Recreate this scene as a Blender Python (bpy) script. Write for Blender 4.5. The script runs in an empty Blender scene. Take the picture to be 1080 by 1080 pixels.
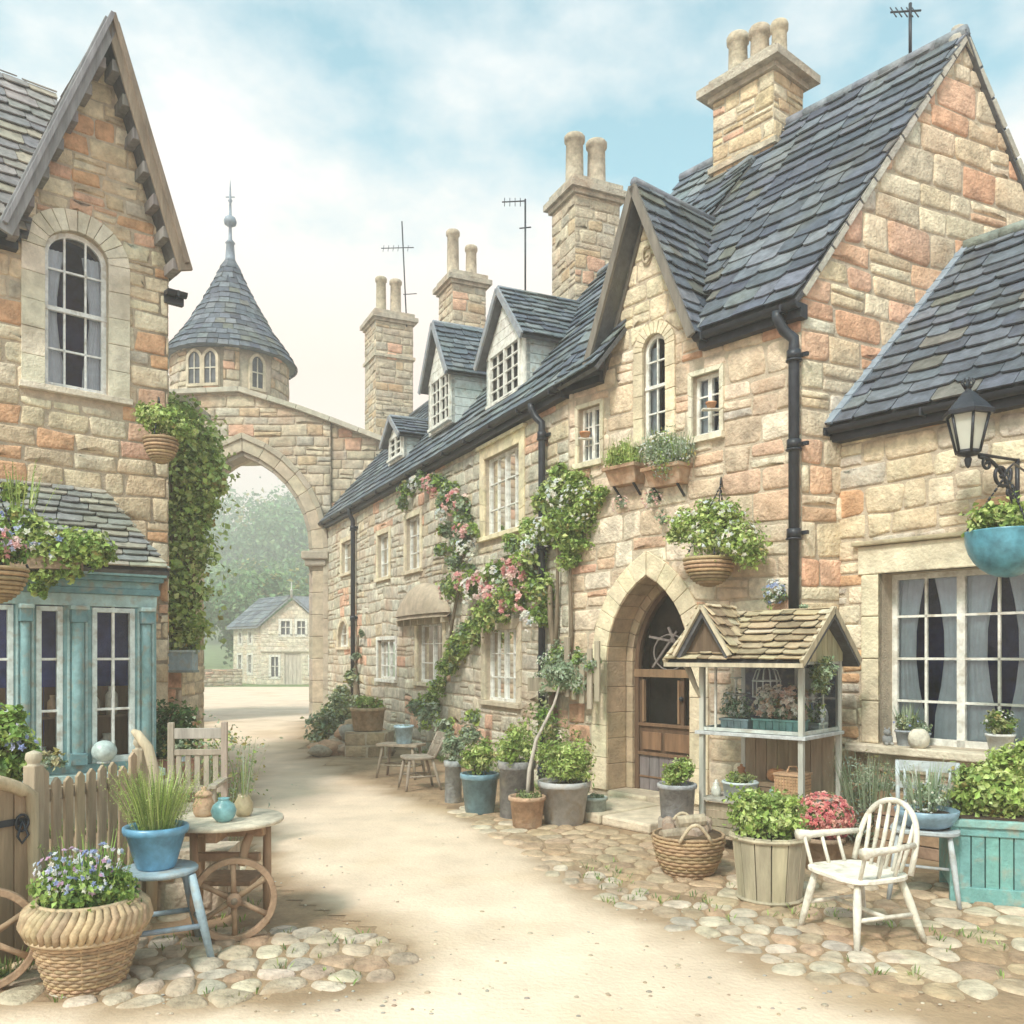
import bpy, math, random
from mathutils import Vector as V, Matrix, noise
from mathutils.geometry import tessellate_polygon
R = math.radians
S = bpy.context.scene
COL = S.collection
# ------------------------------------------------------------ camera, sky, sun, exposure
EYE = 1.7; FP = 935.0; CX = 540.0; HY = 690.0     # focal length and horizon in photo pixels
cam = bpy.data.cameras.new('camera'); cam_o = bpy.data.objects.new('camera', cam); COL.objects.link(cam_o)
cam_o.location = (0, 0, EYE); cam_o.rotation_euler = (R(90), 0, 0)
cam.sensor_width = 36; cam.lens = 36 * FP / 1080; cam.shift_y = 150 / 1080; cam.clip_end = 2000; cam.clip_start = .05
S.camera = cam_o
SUN_EL, SUN_AZ = 48, 213          # degrees; azimuth clockwise from +Y (behind the camera, to the left)
w = bpy.data.worlds.new('World'); S.world = w; w.use_nodes = True
nt = w.node_tree; nt.nodes.clear()
def N(nt, t, **k):
    n = nt.nodes.new(t)
    for a, b in k.items(): setattr(n, a, b)
    return n
out = N(nt, 'ShaderNodeOutputWorld'); bg = N(nt, 'ShaderNodeBackground'); L = nt.links.new
sky = N(nt, 'ShaderNodeTexSky', sky_type='NISHITA', sun_disc=False, sun_elevation=R(SUN_EL), sun_rotation=R(SUN_AZ), dust_density=2.0)
sc = N(nt, 'ShaderNodeVectorMath', operation='MULTIPLY'); sc.inputs[1].default_value = (.15, .26, .20); L(sky.outputs[0], sc.inputs[0])
tc = N(nt, 'ShaderNodeTexCoord'); sep = N(nt, 'ShaderNodeSeparateXYZ'); L(tc.outputs['Generated'], sep.inputs[0])
ramp = N(nt, 'ShaderNodeValToRGB'); L(sep.outputs[2], ramp.inputs[0])
cr = ramp.color_ramp; cr.elements[0].position = 0; cr.elements[0].color = (.90, .82, .77, 1); cr.elements[1].position = .62; cr.elements[1].color = (.90, .89, .88, 1)
for p, c in ((.18, (.92, .80, .72, 1)), (.30, (.95, .74, .65, 1)), (.40, (.90, .82, .77, 1))):
    e = cr.elements.new(p); e.color = c
nz = N(nt, 'ShaderNodeTexNoise'); nz.inputs['Scale'].default_value = 2.9; nz.inputs['Detail'].default_value = 7; nz.inputs['Roughness'].default_value = .55
mp = N(nt, 'ShaderNodeMapping'); mp.inputs['Scale'].default_value = (1, 1, 1.7); mp.inputs['Location'].default_value = (.35, 1.1, .2)
L(tc.outputs['Generated'], mp.inputs[0]); L(mp.outputs[0], nz.inputs[0])
# clear sky shows through the cloud higher up
mr = N(nt, 'ShaderNodeMapRange'); L(sep.outputs[2], mr.inputs[0]); mr.inputs[1].default_value = .27; mr.inputs[2].default_value = .50; mr.inputs[3].default_value = -.32; mr.inputs[4].default_value = .22
ad = N(nt, 'ShaderNodeMath', operation='ADD'); L(nz.outputs[0], ad.inputs[0]); L(mr.outputs[0], ad.inputs[1])
mr2 = N(nt, 'ShaderNodeMapRange'); L(ad.outputs[0], mr2.inputs[0]); mr2.inputs[1].default_value = .54; mr2.inputs[2].default_value = .75; mr2.inputs[4].default_value = .95
mx = N(nt, 'ShaderNodeMix', data_type='RGBA'); L(mr2.outputs[0], mx.inputs[0]); L(ramp.outputs[0], mx.inputs[6]); L(sc.outputs[0], mx.inputs[7])
L(mx.outputs[2], bg.inputs[0]); bg.inputs[1].default_value = .92; L(bg.outputs[0], out.inputs[0])
sl = bpy.data.lights.new('sun', 'SUN'); sl.energy = 2.5; sl.angle = R(9); sl.color = (1, .885, .83)
so = bpy.data.objects.new('sun', sl); COL.objects.link(so)
sd = V((math.sin(R(SUN_AZ)) * math.cos(R(SUN_EL)), math.cos(R(SUN_AZ)) * math.cos(R(SUN_EL)), math.sin(R(SUN_EL))))
so.rotation_euler = sd.to_track_quat('Z', 'Y').to_euler(); so.location = sd * 60
S.view_settings.view_transform = 'Standard'; S.view_settings.look = 'None'; S.view_settings.exposure = 0.56; S.view_settings.gamma = 1
S.render.engine = 'CYCLES'; S.cycles.max_bounces = 6; S.cycles.transparent_max_bounces = 12; S.cycles.volume_bounces = 1

# ------------------------------------------------------------ materials
def mat(name, col=None, rough=.8, n_scale=6, n_amt=.25, bump=.3, b_scale=30, metal=0, stretch=(1, 1, 1), stain=None, stain_amt=0, stain_scale=1.5, trans=0, spec=.4, attr=True, grime=None, grime_amt=0):
    m = bpy.data.materials.new(name); m.use_nodes = True; t = m.node_tree; b = t.nodes['Principled BSDF']; l = t.links.new
    b.inputs['Roughness'].default_value = rough; b.inputs['Metallic'].default_value = metal; b.inputs['Specular IOR Level'].default_value = spec
    tc = N(t, 'ShaderNodeTexCoord'); mp = N(t, 'ShaderNodeMapping'); mp.inputs['Scale'].default_value = stretch; l(tc.outputs['Object'], mp.inputs[0])
    if attr: a = N(t, 'ShaderNodeVertexColor', layer_name='Col'); src = a.outputs[0]
    else: a = N(t, 'ShaderNodeRGB'); a.outputs[0].default_value = (*col, 1); src = a.outputs[0]
    if n_amt:
        n1 = N(t, 'ShaderNodeTexNoise'); n1.inputs['Scale'].default_value = n_scale; n1.inputs['Detail'].default_value = 6; n1.inputs['Roughness'].default_value = .65; l(mp.outputs[0], n1.inputs[0])
        r1 = N(t, 'ShaderNodeMapRange'); r1.inputs[1].default_value = .3; r1.inputs[2].default_value = .7; r1.inputs[3].default_value = 1 - n_amt; r1.inputs[4].default_value = 1 + n_amt * .7; l(n1.outputs[0], r1.inputs[0])
        vm = N(t, 'ShaderNodeVectorMath', operation='SCALE'); l(src, vm.inputs[0]); l(r1.outputs[0], vm.inputs['Scale']); src = vm.outputs[0]
    if stain:
        n3 = N(t, 'ShaderNodeTexNoise'); n3.inputs['Scale'].default_value = stain_scale; n3.inputs['Detail'].default_value = 5; l(tc.outputs['Object'], n3.inputs[0])
        r3 = N(t, 'ShaderNodeMapRange'); r3.inputs[1].default_value = .52; r3.inputs[2].default_value = .72; r3.inputs[4].default_value = stain_amt; l(n3.outputs[0], r3.inputs[0])
        m3 = N(t, 'ShaderNodeMix', data_type='RGBA'); l(r3.outputs[0], m3.inputs[0]); l(src, m3.inputs[6]); m3.inputs[7].default_value = (*stain, 1); src = m3.outputs[2]
    if grime:
        n4 = N(t, 'ShaderNodeTexNoise'); n4.inputs['Scale'].default_value = 2.2; n4.inputs['Detail'].default_value = 9; n4.inputs['Roughness'].default_value = .75; l(tc.outputs['Object'], n4.inputs[0])
        r4 = N(t, 'ShaderNodeMapRange'); r4.inputs[1].default_value = .56; r4.inputs[2].default_value = .74; r4.inputs[4].default_value = grime_amt; l(n4.outputs[0], r4.inputs[0])
        m4 = N(t, 'ShaderNodeMix', data_type='RGBA'); l(r4.outputs[0], m4.inputs[0]); l(src, m4.inputs[6]); m4.inputs[7].default_value = (*grime, 1); src = m4.outputs[2]
    l(src, b.inputs['Base Color'])
    if bump:
        n2 = N(t, 'ShaderNodeTexNoise'); n2.inputs['Scale'].default_value = b_scale; n2.inputs['Detail'].default_value = 5; l(mp.outputs[0], n2.inputs[0])
        bp = N(t, 'ShaderNodeBump'); bp.inputs['Strength'].default_value = bump; bp.inputs['Distance'].default_value = .02; l(n2.outputs[0], bp.inputs['Height']); l(bp.outputs[0], b.inputs['Normal'])
    if trans:
        tr = N(t, 'ShaderNodeBsdfTranslucent'); l(src, tr.inputs[0]); ms = N(t, 'ShaderNodeMixShader'); ms.inputs[0].default_value = trans
        l(b.outputs[0], ms.inputs[1]); l(tr.outputs[0], ms.inputs[2]); l(ms.outputs[0], t.nodes['Material Output'].inputs[0])
    return m
M = {}
M['stone'] = mat('rubble_stone', rough=.92, n_scale=7, n_amt=.42, bump=1.0, b_scale=30, stain=(.50, .27, .14), stain_amt=.42, stain_scale=1.5, grime=(.24, .19, .14), grime_amt=.36)
M['ashlar'] = mat('dressed_stone', rough=.9, n_scale=6, n_amt=.3, bump=.6, b_scale=35, stain=(.38, .31, .22), stain_amt=.5, stain_scale=2.5, grime=(.22, .19, .15), grime_amt=.4)
M['mortar'] = mat('lime_mortar', rough=.95, n_scale=14, n_amt=.25, bump=.6, b_scale=60)
M['slate'] = mat('roof_slate', rough=.62, n_scale=9, n_amt=.45, bump=.4, b_scale=40, stain=(.20, .20, .12), stain_amt=.35, stain_scale=1.2)
M['wood'] = mat('weathered_wood', rough=.8, n_scale=14, n_amt=.35, bump=.4, b_scale=40, stretch=(1, 1, .12))
M['woodh'] = mat('weathered_board', rough=.82, n_scale=11, n_amt=.35, bump=.4, b_scale=40)
M['paint'] = mat('aged_paint', rough=.6, n_scale=10, n_amt=.28, bump=.3, b_scale=50, stain=(.36, .30, .22), stain_amt=.65, stain_scale=11)
M['glaze'] = mat('glazed_ceramic', rough=.32, n_scale=9, n_amt=.45, bump=.08, b_scale=30, spec=.6)
M['clay'] = mat('fired_clay', rough=.88, n_scale=11, n_amt=.42, bump=.5, b_scale=40, stain=(.55, .5, .42), stain_amt=.5, stain_scale=5)
M['iron'] = mat('black_iron', col=(.035, .038, .05), attr=False, rough=.42, n_scale=12, n_amt=.4, bump=.12, b_scale=40, metal=.2)
M['lead'] = mat('lead_flashing', col=(.26, .31, .38), attr=False, rough=.55, n_scale=12, n_amt=.3, bump=.2)
M['wicker'] = mat('wicker', rough=.75, n_scale=22, n_amt=.35, bump=.3, b_scale=70)
M['leaf'] = mat('leaf', rough=.55, n_scale=30, n_amt=.2, bump=0, trans=.28)
M['petal'] = mat('petal', rough=.6, n_amt=0, bump=0, trans=.3)
M['bark'] = mat('bark', rough=.9, n_scale=16, n_amt=.4, bump=.8, b_scale=30, stretch=(1, 1, .3))
M['soil'] = mat('soil', col=(.07, .045, .03), attr=False, rough=1, n_scale=30, n_amt=.5, bump=.8)
M['cloth'] = mat('cloth', rough=.95, n_scale=10, n_amt=.12, bump=.15, b_scale=90, trans=.15)
M['shade'] = mat('painted_shade_pane', col=(.10, .105, .12), attr=False, rough=.35, n_scale=6, n_amt=.5, bump=0)  # opaque panes: dark grey stands in for the unlit room behind
M['gloom'] = mat('painted_hall_gloom', col=(.075, .05, .038), attr=False, rough=.9, n_scale=3, n_amt=.6, bump=0)  # darkness behind the door glass, painted brown on a flat sheet
M['dark'] = mat('painted_room_gloom', col=(.07, .085, .27), attr=False, rough=.9, n_scale=2.5, n_amt=.8, bump=0)  # room darkness painted as deep blue on sheets behind the windows
M['cobble'] = mat('cobble', rough=.9, n_scale=9, n_amt=.4, bump=.8, b_scale=34, stain=(.34, .23, .14), stain_amt=.6, stain_scale=3)
M['sand'] = mat('sandy_road', rough=.97, n_scale=1.6, n_amt=.16, bump=.45, b_scale=30, stain=(.56, .40, .25), stain_amt=.55, stain_scale=.7)
M['earth'] = mat('brown_earth', col=(.33, .225, .14), attr=False, rough=.98, n_scale=3, n_amt=.4, bump=1.0, b_scale=22, stain=(.46, .34, .22), stain_amt=.6, stain_scale=1.6)
M['grass'] = mat('grassy_ground', col=(.16, .22, .08), attr=False, rough=.98, n_scale=.6, n_amt=.4, bump=.7, b_scale=6)
m = bpy.data.materials.new('window_glass'); m.use_nodes = True; t = m.node_tree; t.nodes.clear()
o_ = N(t, 'ShaderNodeOutputMaterial'); ms = N(t, 'ShaderNodeMixShader'); tr = N(t, 'ShaderNodeBsdfTransparent'); gl = N(t, 'ShaderNodeBsdfGlossy'); fr = N(t, 'ShaderNodeFresnel')
tr.inputs[0].default_value = (.85, .9, .95, 1); gl.inputs['Roughness'].default_value = .03; fr.inputs[0].default_value = 1.38
nn = N(t, 'ShaderNodeTexNoise'); nn.inputs['Scale'].default_value = 3; bb = N(t, 'ShaderNodeBump'); bb.inputs['Strength'].default_value = .12; tcc = N(t, 'ShaderNodeTexCoord')
t.links.new(tcc.outputs['Object'], nn.inputs[0]); t.links.new(nn.outputs[0], bb.inputs['Height']); t.links.new(bb.outputs[0], gl.inputs['Normal'])
t.links.new(fr.outputs[0], ms.inputs[0]); t.links.new(tr.outputs[0], ms.inputs[1]); t.links.new(gl.outputs[0], ms.inputs[2]); t.links.new(ms.outputs[0], o_.inputs[0]); M['glass'] = m
M['lampglass'] = mat('frosted_lamp_glass', col=(.85, .85, .78), attr=False, rough=.35, n_amt=.05, bump=0, trans=.4)

# ------------------------------------------------------------ geometry helpers
def P(px, py, Y): return V(((px - CX) / FP * Y, Y, EYE - (py - HY) / FP * Y))
def G(px, py):
    Y = EYE * FP / (py - HY); return V(((px - CX) / FP * Y, Y, 0))
def jit(c, a, rnd=random): k = 1 + rnd.uniform(-a, a); return tuple(max(0, x * k * (1 + rnd.uniform(-a, a) * .25)) for x in c[:3])
class MB:
    def __init__(s): s.v = []; s.f = []; s.m = []; s.c = []; s.sm = []
    def add(s, vs, fs, mi=0, col=(.5, .5, .5), smooth=False):
        b = len(s.v); s.v += [tuple(x) for x in vs]; s.c += [tuple(col[:3]) + (1,)] * len(vs)
        for f in fs: s.f.append([b + i for i in f]); s.m.append(mi); s.sm.append(smooth)
    def box(s, o, a, b, c, mi=0, col=(.5, .5, .5)):      # corner + three edge vectors
        o, a, b, c = V(o), V(a), V(b), V(c)
        vs = [o, o + a, o + a + b, o + b, o + c, o + a + c, o + a + b + c, o + b + c]
        fs = [(0, 3, 2, 1), (4, 5, 6, 7), (0, 1, 5, 4), (1, 2, 6, 5), (2, 3, 7, 6), (3, 0, 4, 7)]
        if a.cross(b).dot(c) < 0: fs = [f[::-1] for f in fs]
        s.add(vs, fs, mi, col)
    def cbox(s, c, sx, sy, sz, mi=0, col=(.5, .5, .5), rot=None):
        rot = rot or Matrix.Identity(3); a = rot @ V((sx, 0, 0)); b = rot @ V((0, sy, 0)); d = rot @ V((0, 0, sz))
        s.box(V(c) - (a + b + d) / 2, a, b, d, mi, col)
    def beam(s, p, q, w, h, mi=0, col=(.5, .5, .5), up=V((0, 0, 1))):
        p, q = V(p), V(q); d = q - p; x = d.cross(up)
        if x.length < 1e-5: x = d.cross(V((0, 1, 0)))
        x.normalize(); y = x.cross(d).normalized(); s.box(p - x * w / 2 - y * h / 2, x * w, d, y * h, mi, col)
    def tube(s, pts, r, seg=8, mi=0, col=(.5, .5, .5), cap=True, smooth=True):
        pts = [V(p) for p in pts]; n = len(pts); rs = r if isinstance(r, (list, tuple)) else [r] * n
        vs = []; ref = None
        for i, p in enumerate(pts):
            d = (pts[min(i + 1, n - 1)] - pts[max(i - 1, 0)])
            if d.length < 1e-7: d = V((0, 0, 1))
            d.normalize()
            if ref is None: ref = d.cross(V((0, 0, 1)) if abs(d.z) < .9 else V((1, 0, 0))).normalized()
            x = (ref - d * ref.dot(d)); x = x.normalized() if x.length > 1e-6 else d.orthogonal().normalized(); ref = x; y = d.cross(x)
            for k in range(seg):
                a = 2 * math.pi * k / seg; vs.append(p + (x * math.cos(a) + y * math.sin(a)) * rs[i])
        fs = [(i * seg + k, i * seg + (k + 1) % seg, (i + 1) * seg + (k + 1) % seg, (i + 1) * seg + k) for i in range(n - 1) for k in range(seg)]
        if cap: fs += [tuple(range(seg))[::-1], tuple((n - 1) * seg + k for k in range(seg))]
        s.add(vs, fs, mi, col, smooth)
    def lathe(s, c, prof, seg=24, mi=0, col=(.5, .5, .5), smooth=True, wob=0, ang=0):
        c = V(c); vs = []
        for r, z in prof:
            for k in range(seg):
                a = ang + 2 * math.pi * k / seg; q = 1 + wob * noise.noise(V((math.cos(a) * 2, math.sin(a) * 2, z * 6)) + c)
                vs.append(c + V((r * q * math.cos(a), r * q * math.sin(a), z)))
        n = len(prof)
        fs = [(i * seg + k, i * seg + (k + 1) % seg, (i + 1) * seg + (k + 1) % seg, (i + 1) * seg + k) for i in range(n - 1) for k in range(seg)]
        if prof[0][0] > 1e-4: fs.append(tuple(range(seg))[::-1])
        if prof[-1][0] > 1e-4: fs.append(tuple((n - 1) * seg + k for k in range(seg)))
        s.add(vs, fs, mi, col, smooth)
    def ell(s, c, rx, ry, rz, mi=0, col=(.5, .5, .5), seg=14, rings=8, nz=0):
        prof = []; c = V(c); vs = []
        for i in range(rings + 1):
            t = math.pi * i / rings
            for k in range(seg):
                a = 2 * math.pi * k / seg; d = V((math.sin(t) * math.cos(a), math.sin(t) * math.sin(a), -math.cos(t)))
                q = 1 + nz * noise.noise(d * 1.7 + c * 3); vs.append(c + V((d.x * rx, d.y * ry, d.z * rz)) * q)
        fs = [(i * seg + k, i * seg + (k + 1) % seg, (i + 1) * seg + (k + 1) % seg, (i + 1) * seg + k) for i in range(rings) for k in range(seg)]
        s.add(vs, fs, mi, col, True)
    def prism(s, pts, ext, mi=0, col=(.5, .5, .5)):
        pts = [V(p) for p in pts]; e = V(ext); n = len(pts)
        s.add(pts + [p + e for p in pts], [tuple(range(n))[::-1], tuple(range(n, 2 * n))] + [(i, (i + 1) % n, (i + 1) % n + n, i + n) for i in range(n)], mi, col)
    def build(s, name, mats, parent=None, bevel=0, world=True, clean=False):
        if not isinstance(mats, (list, tuple)): mats = [mats]
        off = V((0, 0, 0))
        if world and parent is not None:
            p = parent
            while p is not None: off += p.location; p = p.parent
        me = bpy.data.meshes.new(name); me.from_pydata([tuple(V(x) - off) for x in s.v] if off.length else s.v, [], s.f)
        for m_ in mats: me.materials.append(M[m_] if isinstance(m_, str) else m_)
        me.polygons.foreach_set('material_index', s.m); me.polygons.foreach_set('use_smooth', s.sm)
        ca = me.color_attributes.new('Col', 'FLOAT_COLOR', 'POINT'); ca.data.foreach_set('color', [x for c in s.c for x in c])
        me.update(); o = bpy.data.objects.new(name, me); COL.objects.link(o); o.parent = parent
        if bevel:
            bm_ = o.modifiers.new('bevel', 'BEVEL'); bm_.width = bevel; bm_.segments = 2; bm_.limit_method = 'ANGLE'; bm_.angle_limit = R(40)
        return o
def tag(o, label=None, cat=None, group=None, kind=None):
    if label: o['label'] = label
    if cat: o['category'] = cat
    if group: o['group'] = group
    if kind: o['kind'] = kind
    return o
def thing(name, label, cat, loc=(0, 0, 0), group=None, rz=0):
    o = bpy.data.objects.new(name, None); COL.objects.link(o); o.location = loc; o.rotation_euler = (0, 0, rz); o.empty_display_size = .1
    return tag(o, label, cat, group)
def struct(name, mb, mats): return tag(mb.build(name, mats), kind='structure')
class Fr:       # a wall plane: u along it, v up, w out of it
    def __init__(s, O, d, n): s.O = V((O[0], O[1], 0)); s.d = V((d[0], d[1], 0)).normalized(); s.n = V((n[0], n[1], 0)).normalized()
    def pt(s, u, v, w=0): return s.O + s.d * u + V((0, 0, v)) + s.n * w
    def uv(s, px, py, w=0):
        r = V(((px - CX) / FP, 1, (HY - py) / FP)); O = s.O + s.n * w; k = (O - V((0, 0, EYE))).dot(s.n) / r.dot(s.n)
        p = V((0, 0, EYE)) + r * k; return (p - O).dot(s.d), p.z
# convex polygon clipping (2D)
def clip(poly, a, b, keep_left=True):
    ex, ey = b[0] - a[0], b[1] - a[1]; sg = 1 if keep_left else -1
    def side(p): return sg * (ex * (p[1] - a[1]) - ey * (p[0] - a[0]))
    o = []
    for i in range(len(poly)):
        p, q = poly[i], poly[(i + 1) % len(poly)]; sp, sq = side(p), side(q)
        if sp >= 0: o.append(p)
        if (sp > 0 and sq < 0) or (sp < 0 and sq > 0):
            k = sp / (sp - sq); o.append((p[0] + (q[0] - p[0]) * k, p[1] + (q[1] - p[1]) * k))
    return o
def area(p): return abs(sum(p[i][0] * p[(i + 1) % len(p)][1] - p[(i + 1) % len(p)][0] * p[i][1] for i in range(len(p)))) / 2 if len(p) > 2 else 0
def ccw(p):
    a = sum(p[i][0] * p[(i + 1) % len(p)][1] - p[(i + 1) % len(p)][0] * p[i][1] for i in range(len(p)))
    return p if a > 0 else p[::-1]
def clip_convex(poly, outl):
    for i in range(len(outl)):
        poly = clip(poly, outl[i], outl[(i + 1) % len(outl)])
        if len(poly) < 3: return []
    return poly
def cut_hole(poly, hole):
    ins = clip_convex(poly, hole)
    if area(ins) < 1e-5: return poly
    best = []
    for i in range(len(hole)):
        c = clip(poly, hole[i], hole[(i + 1) % len(hole)], False)
        if area(c) > area(best): best = c
    return best
def grow(poly, g):      # scale a polygon's outline outward about its centre
    cx = sum(p[0] for p in poly) / len(poly); x0 = min(p[0] for p in poly); x1 = max(p[0] for p in poly); y0 = min(p[1] for p in poly); y1 = max(p[1] for p in poly); cy = (y0 + y1) / 2; cx = (x0 + x1) / 2
    kx = 1 + g / max(.01, (x1 - x0) / 2); ky = 1 + g / max(.01, (y1 - y0) / 2)
    return [(cx + (p[0] - cx) * kx, cy + (p[1] - cy) * ky) for p in poly]
def shrink(poly, g):
    x0 = min(p[0] for p in poly); x1 = max(p[0] for p in poly); y0 = min(p[1] for p in poly); y1 = max(p[1] for p in poly)
    cx, cy = (x0 + x1) / 2, (y0 + y1) / 2; kx = max(.1, 1 - g / max(.005, (x1 - x0) / 2)); ky = max(.1, 1 - g / max(.005, (y1 - y0) / 2))
    return [(cx + (p[0] - cx) * kx, cy + (p[1] - cy) * ky) for p in poly]
def pillow(mb, pt, poly, h, bev, col, mi, w0=0):
    n = len(poly); p1 = shrink(poly, bev * .35); p2 = shrink(poly, bev * .85); cx = sum(p[0] for p in poly) / n; cy = sum(p[1] for p in poly) / n
    vs = [pt(*p, w0 - .01) for p in poly] + [pt(*p, w0 + h * .72) for p in p1] + [pt(*p, w0 + h) for p in p2] + [pt(cx, cy, w0 + h * 1.03)]
    fs = []
    for r in range(2): fs += [(r * n + i, r * n + (i + 1) % n, (r + 1) * n + (i + 1) % n, (r + 1) * n + i) for i in range(n)]
    fs += [(2 * n + i, 2 * n + (i + 1) % n, 3 * n) for i in range(n)]
    mb.add(vs, fs, mi, col, True)
PAL_WARM = [((0.673, 0.537, 0.408), 5), ((0.734, 0.607, 0.477), 5), ((0.612, 0.478, 0.358), 3), ((0.632, 0.378, 0.259), .8), ((0.683, 0.478, 0.348), 2.2), ((0.551, 0.478, 0.418), .6), ((0.765, 0.667, 0.536), 3)]
PAL_GREY = [((0.548, 0.507, 0.418), 5), ((0.607, 0.558, 0.457), 4), ((0.490, 0.446, 0.368), 3), ((0.588, 0.498, 0.358), 1.2), ((0.509, 0.488, 0.418), 1.2), ((0.646, 0.609, 0.507), 2)]
PAL_TAN = [((0.581, 0.497, 0.377), 4), ((0.510, 0.437, 0.338), 4), ((0.551, 0.418, 0.278), 2), ((0.510, 0.458, 0.377), 2)]
PAL_SLATE = [((.105, .118, .15), 5), ((.14, .155, .19), 4), ((.08, .09, .12), 3), ((.175, .19, .215), 1.5), ((.16, .155, .14), .8)]
PAL_SLATE_WARM = [((.26, .24, .24), 4), ((.33, .30, .29), 3), ((.22, .21, .22), 2), ((.38, .33, .27), 2), ((.30, .31, .25), 1)]
PAL_SLATE_BLUE = [((.125, .15, .185), 5), ((.165, .195, .225), 4), ((.10, .12, .155), 3), ((.21, .24, .26), 1.5)]
PAL_BROWN = [((.36, .27, .18), 4), ((.45, .34, .23), 3), ((.28, .20, .13), 3), ((.50, .40, .28), 1)]
def pick(pal, rnd): return rnd.choices([p[0] for p in pal], [p[1] for p in pal])[0]
def stones(mb, F, outl, holes, hr, wr, pal, rnd, mi=1, dep=.016, gap=.006, blot=True):
    outl = ccw(outl); holes = [ccw(h) for h in holes]
    u0 = min(p[0] for p in outl); u1 = max(p[0] for p in outl); v0 = min(p[1] for p in outl); v1 = max(p[1] for p in outl)
    v = v0; sd_ = rnd.random() * 50
    def wv(u, v): return v + .055 * noise.noise(V((u * .9, v * .6, sd_)))
    while v < v1:
        h = rnd.uniform(*hr); u = u0 - rnd.random() * wr[0]
        while u < u1:
            wd = rnd.uniform(*wr); parts = [(u, v, u + wd, v + h)]
            q = rnd.random()
            if q < .18: k = rnd.uniform(.4, .6); parts = [(u, v, u + wd, v + h * k), (u, v + h * k, u + wd, v + h)]
            for (a, b, c, d) in parts:
                j = lambda: rnd.uniform(-1, 1) * min(.014, (d - b) * .1)
                g = gap * rnd.uniform(.7, 1.4); k = min(c - a, d - b) * rnd.uniform(.06, .20)
                A, B, C, D = (a + g + j(), b + g + j()), (c - g + j(), b + g + j()), (c - g + j(), d - g + j()), (a + g + j(), d - g + j())
                pl = [(A[0] + k, A[1]), (B[0] - k, B[1]), (B[0] - k * .2, B[1] + k * .3), (B[0], B[1] + k), (C[0], C[1] - k), (C[0] - k * .3, C[1] - k * .2), (C[0] - k, C[1]), (D[0] + k, D[1]), (D[0] + k * .25, D[1] - k * .25), (D[0], D[1] - k), (A[0], A[1] + k), (A[0] + k * .3, A[1] + k * .2)]
                e_ = min(.007, (d - b) * .05); pl = [(x + rnd.uniform(-e_, e_), wv(x, y) + rnd.uniform(-e_, e_)) for x, y in pl]
                pl = clip_convex(pl, outl)
                if len(pl) < 3: continue
                for hh in holes:
                    pl = cut_hole(pl, hh)
                    if len(pl) < 3: break
                if len(pl) < 3 or area(pl) < .0012: continue
                col = pick(pal, rnd)
                if blot and noise.noise(V(((a + sd_) * .8, b * .8, sd_))) > .25 and rnd.random() < .34: col = (.68, .43, .31)
                pillow(mb, F.pt, pl, dep * rnd.uniform(.6, 1.3), min(.03, (d - b) * .2), jit(col, .08, rnd), mi)
            u += wd
        v += h
def panel(mb, F, outl, holes, th, mi=0, col=(.52, .435, .34), w=0):      # a slab with holes
    loops = [ccw(outl)] + [ccw(h)[::-1] for h in holes]; flat = [p for l in loops for p in l]
    tris = tessellate_polygon([[V((p[0], p[1], 0)) for p in l] for l in loops]); n = len(flat)
    vs = [F.pt(p[0], p[1], w) for p in flat] + [F.pt(p[0], p[1], w - th) for p in flat]
    fs = [tuple(t) for t in tris] + [tuple(i + n for i in t[::-1]) for t in tris]; b = 0
    for l in loops:
        m_ = len(l); fs += [(b + i, b + (i + 1) % m_, b + (i + 1) % m_ + n, b + i + n) for i in range(m_)]; b += m_
    mb.add(vs, fs, mi, col)
class Sl:       # a sloping plane with the same pt(u,v,w)
    def __init__(s, O, U, W): s.O = V(O); s.U = V(U).normalized(); s.W = V(W).normalized(); s.N = s.U.cross(s.W).normalized(); s.N = -s.N if s.N.z < 0 else s.N
    def pt(s, u, v, w=0): return s.O + s.U * u + s.W * v + s.N * w
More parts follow.
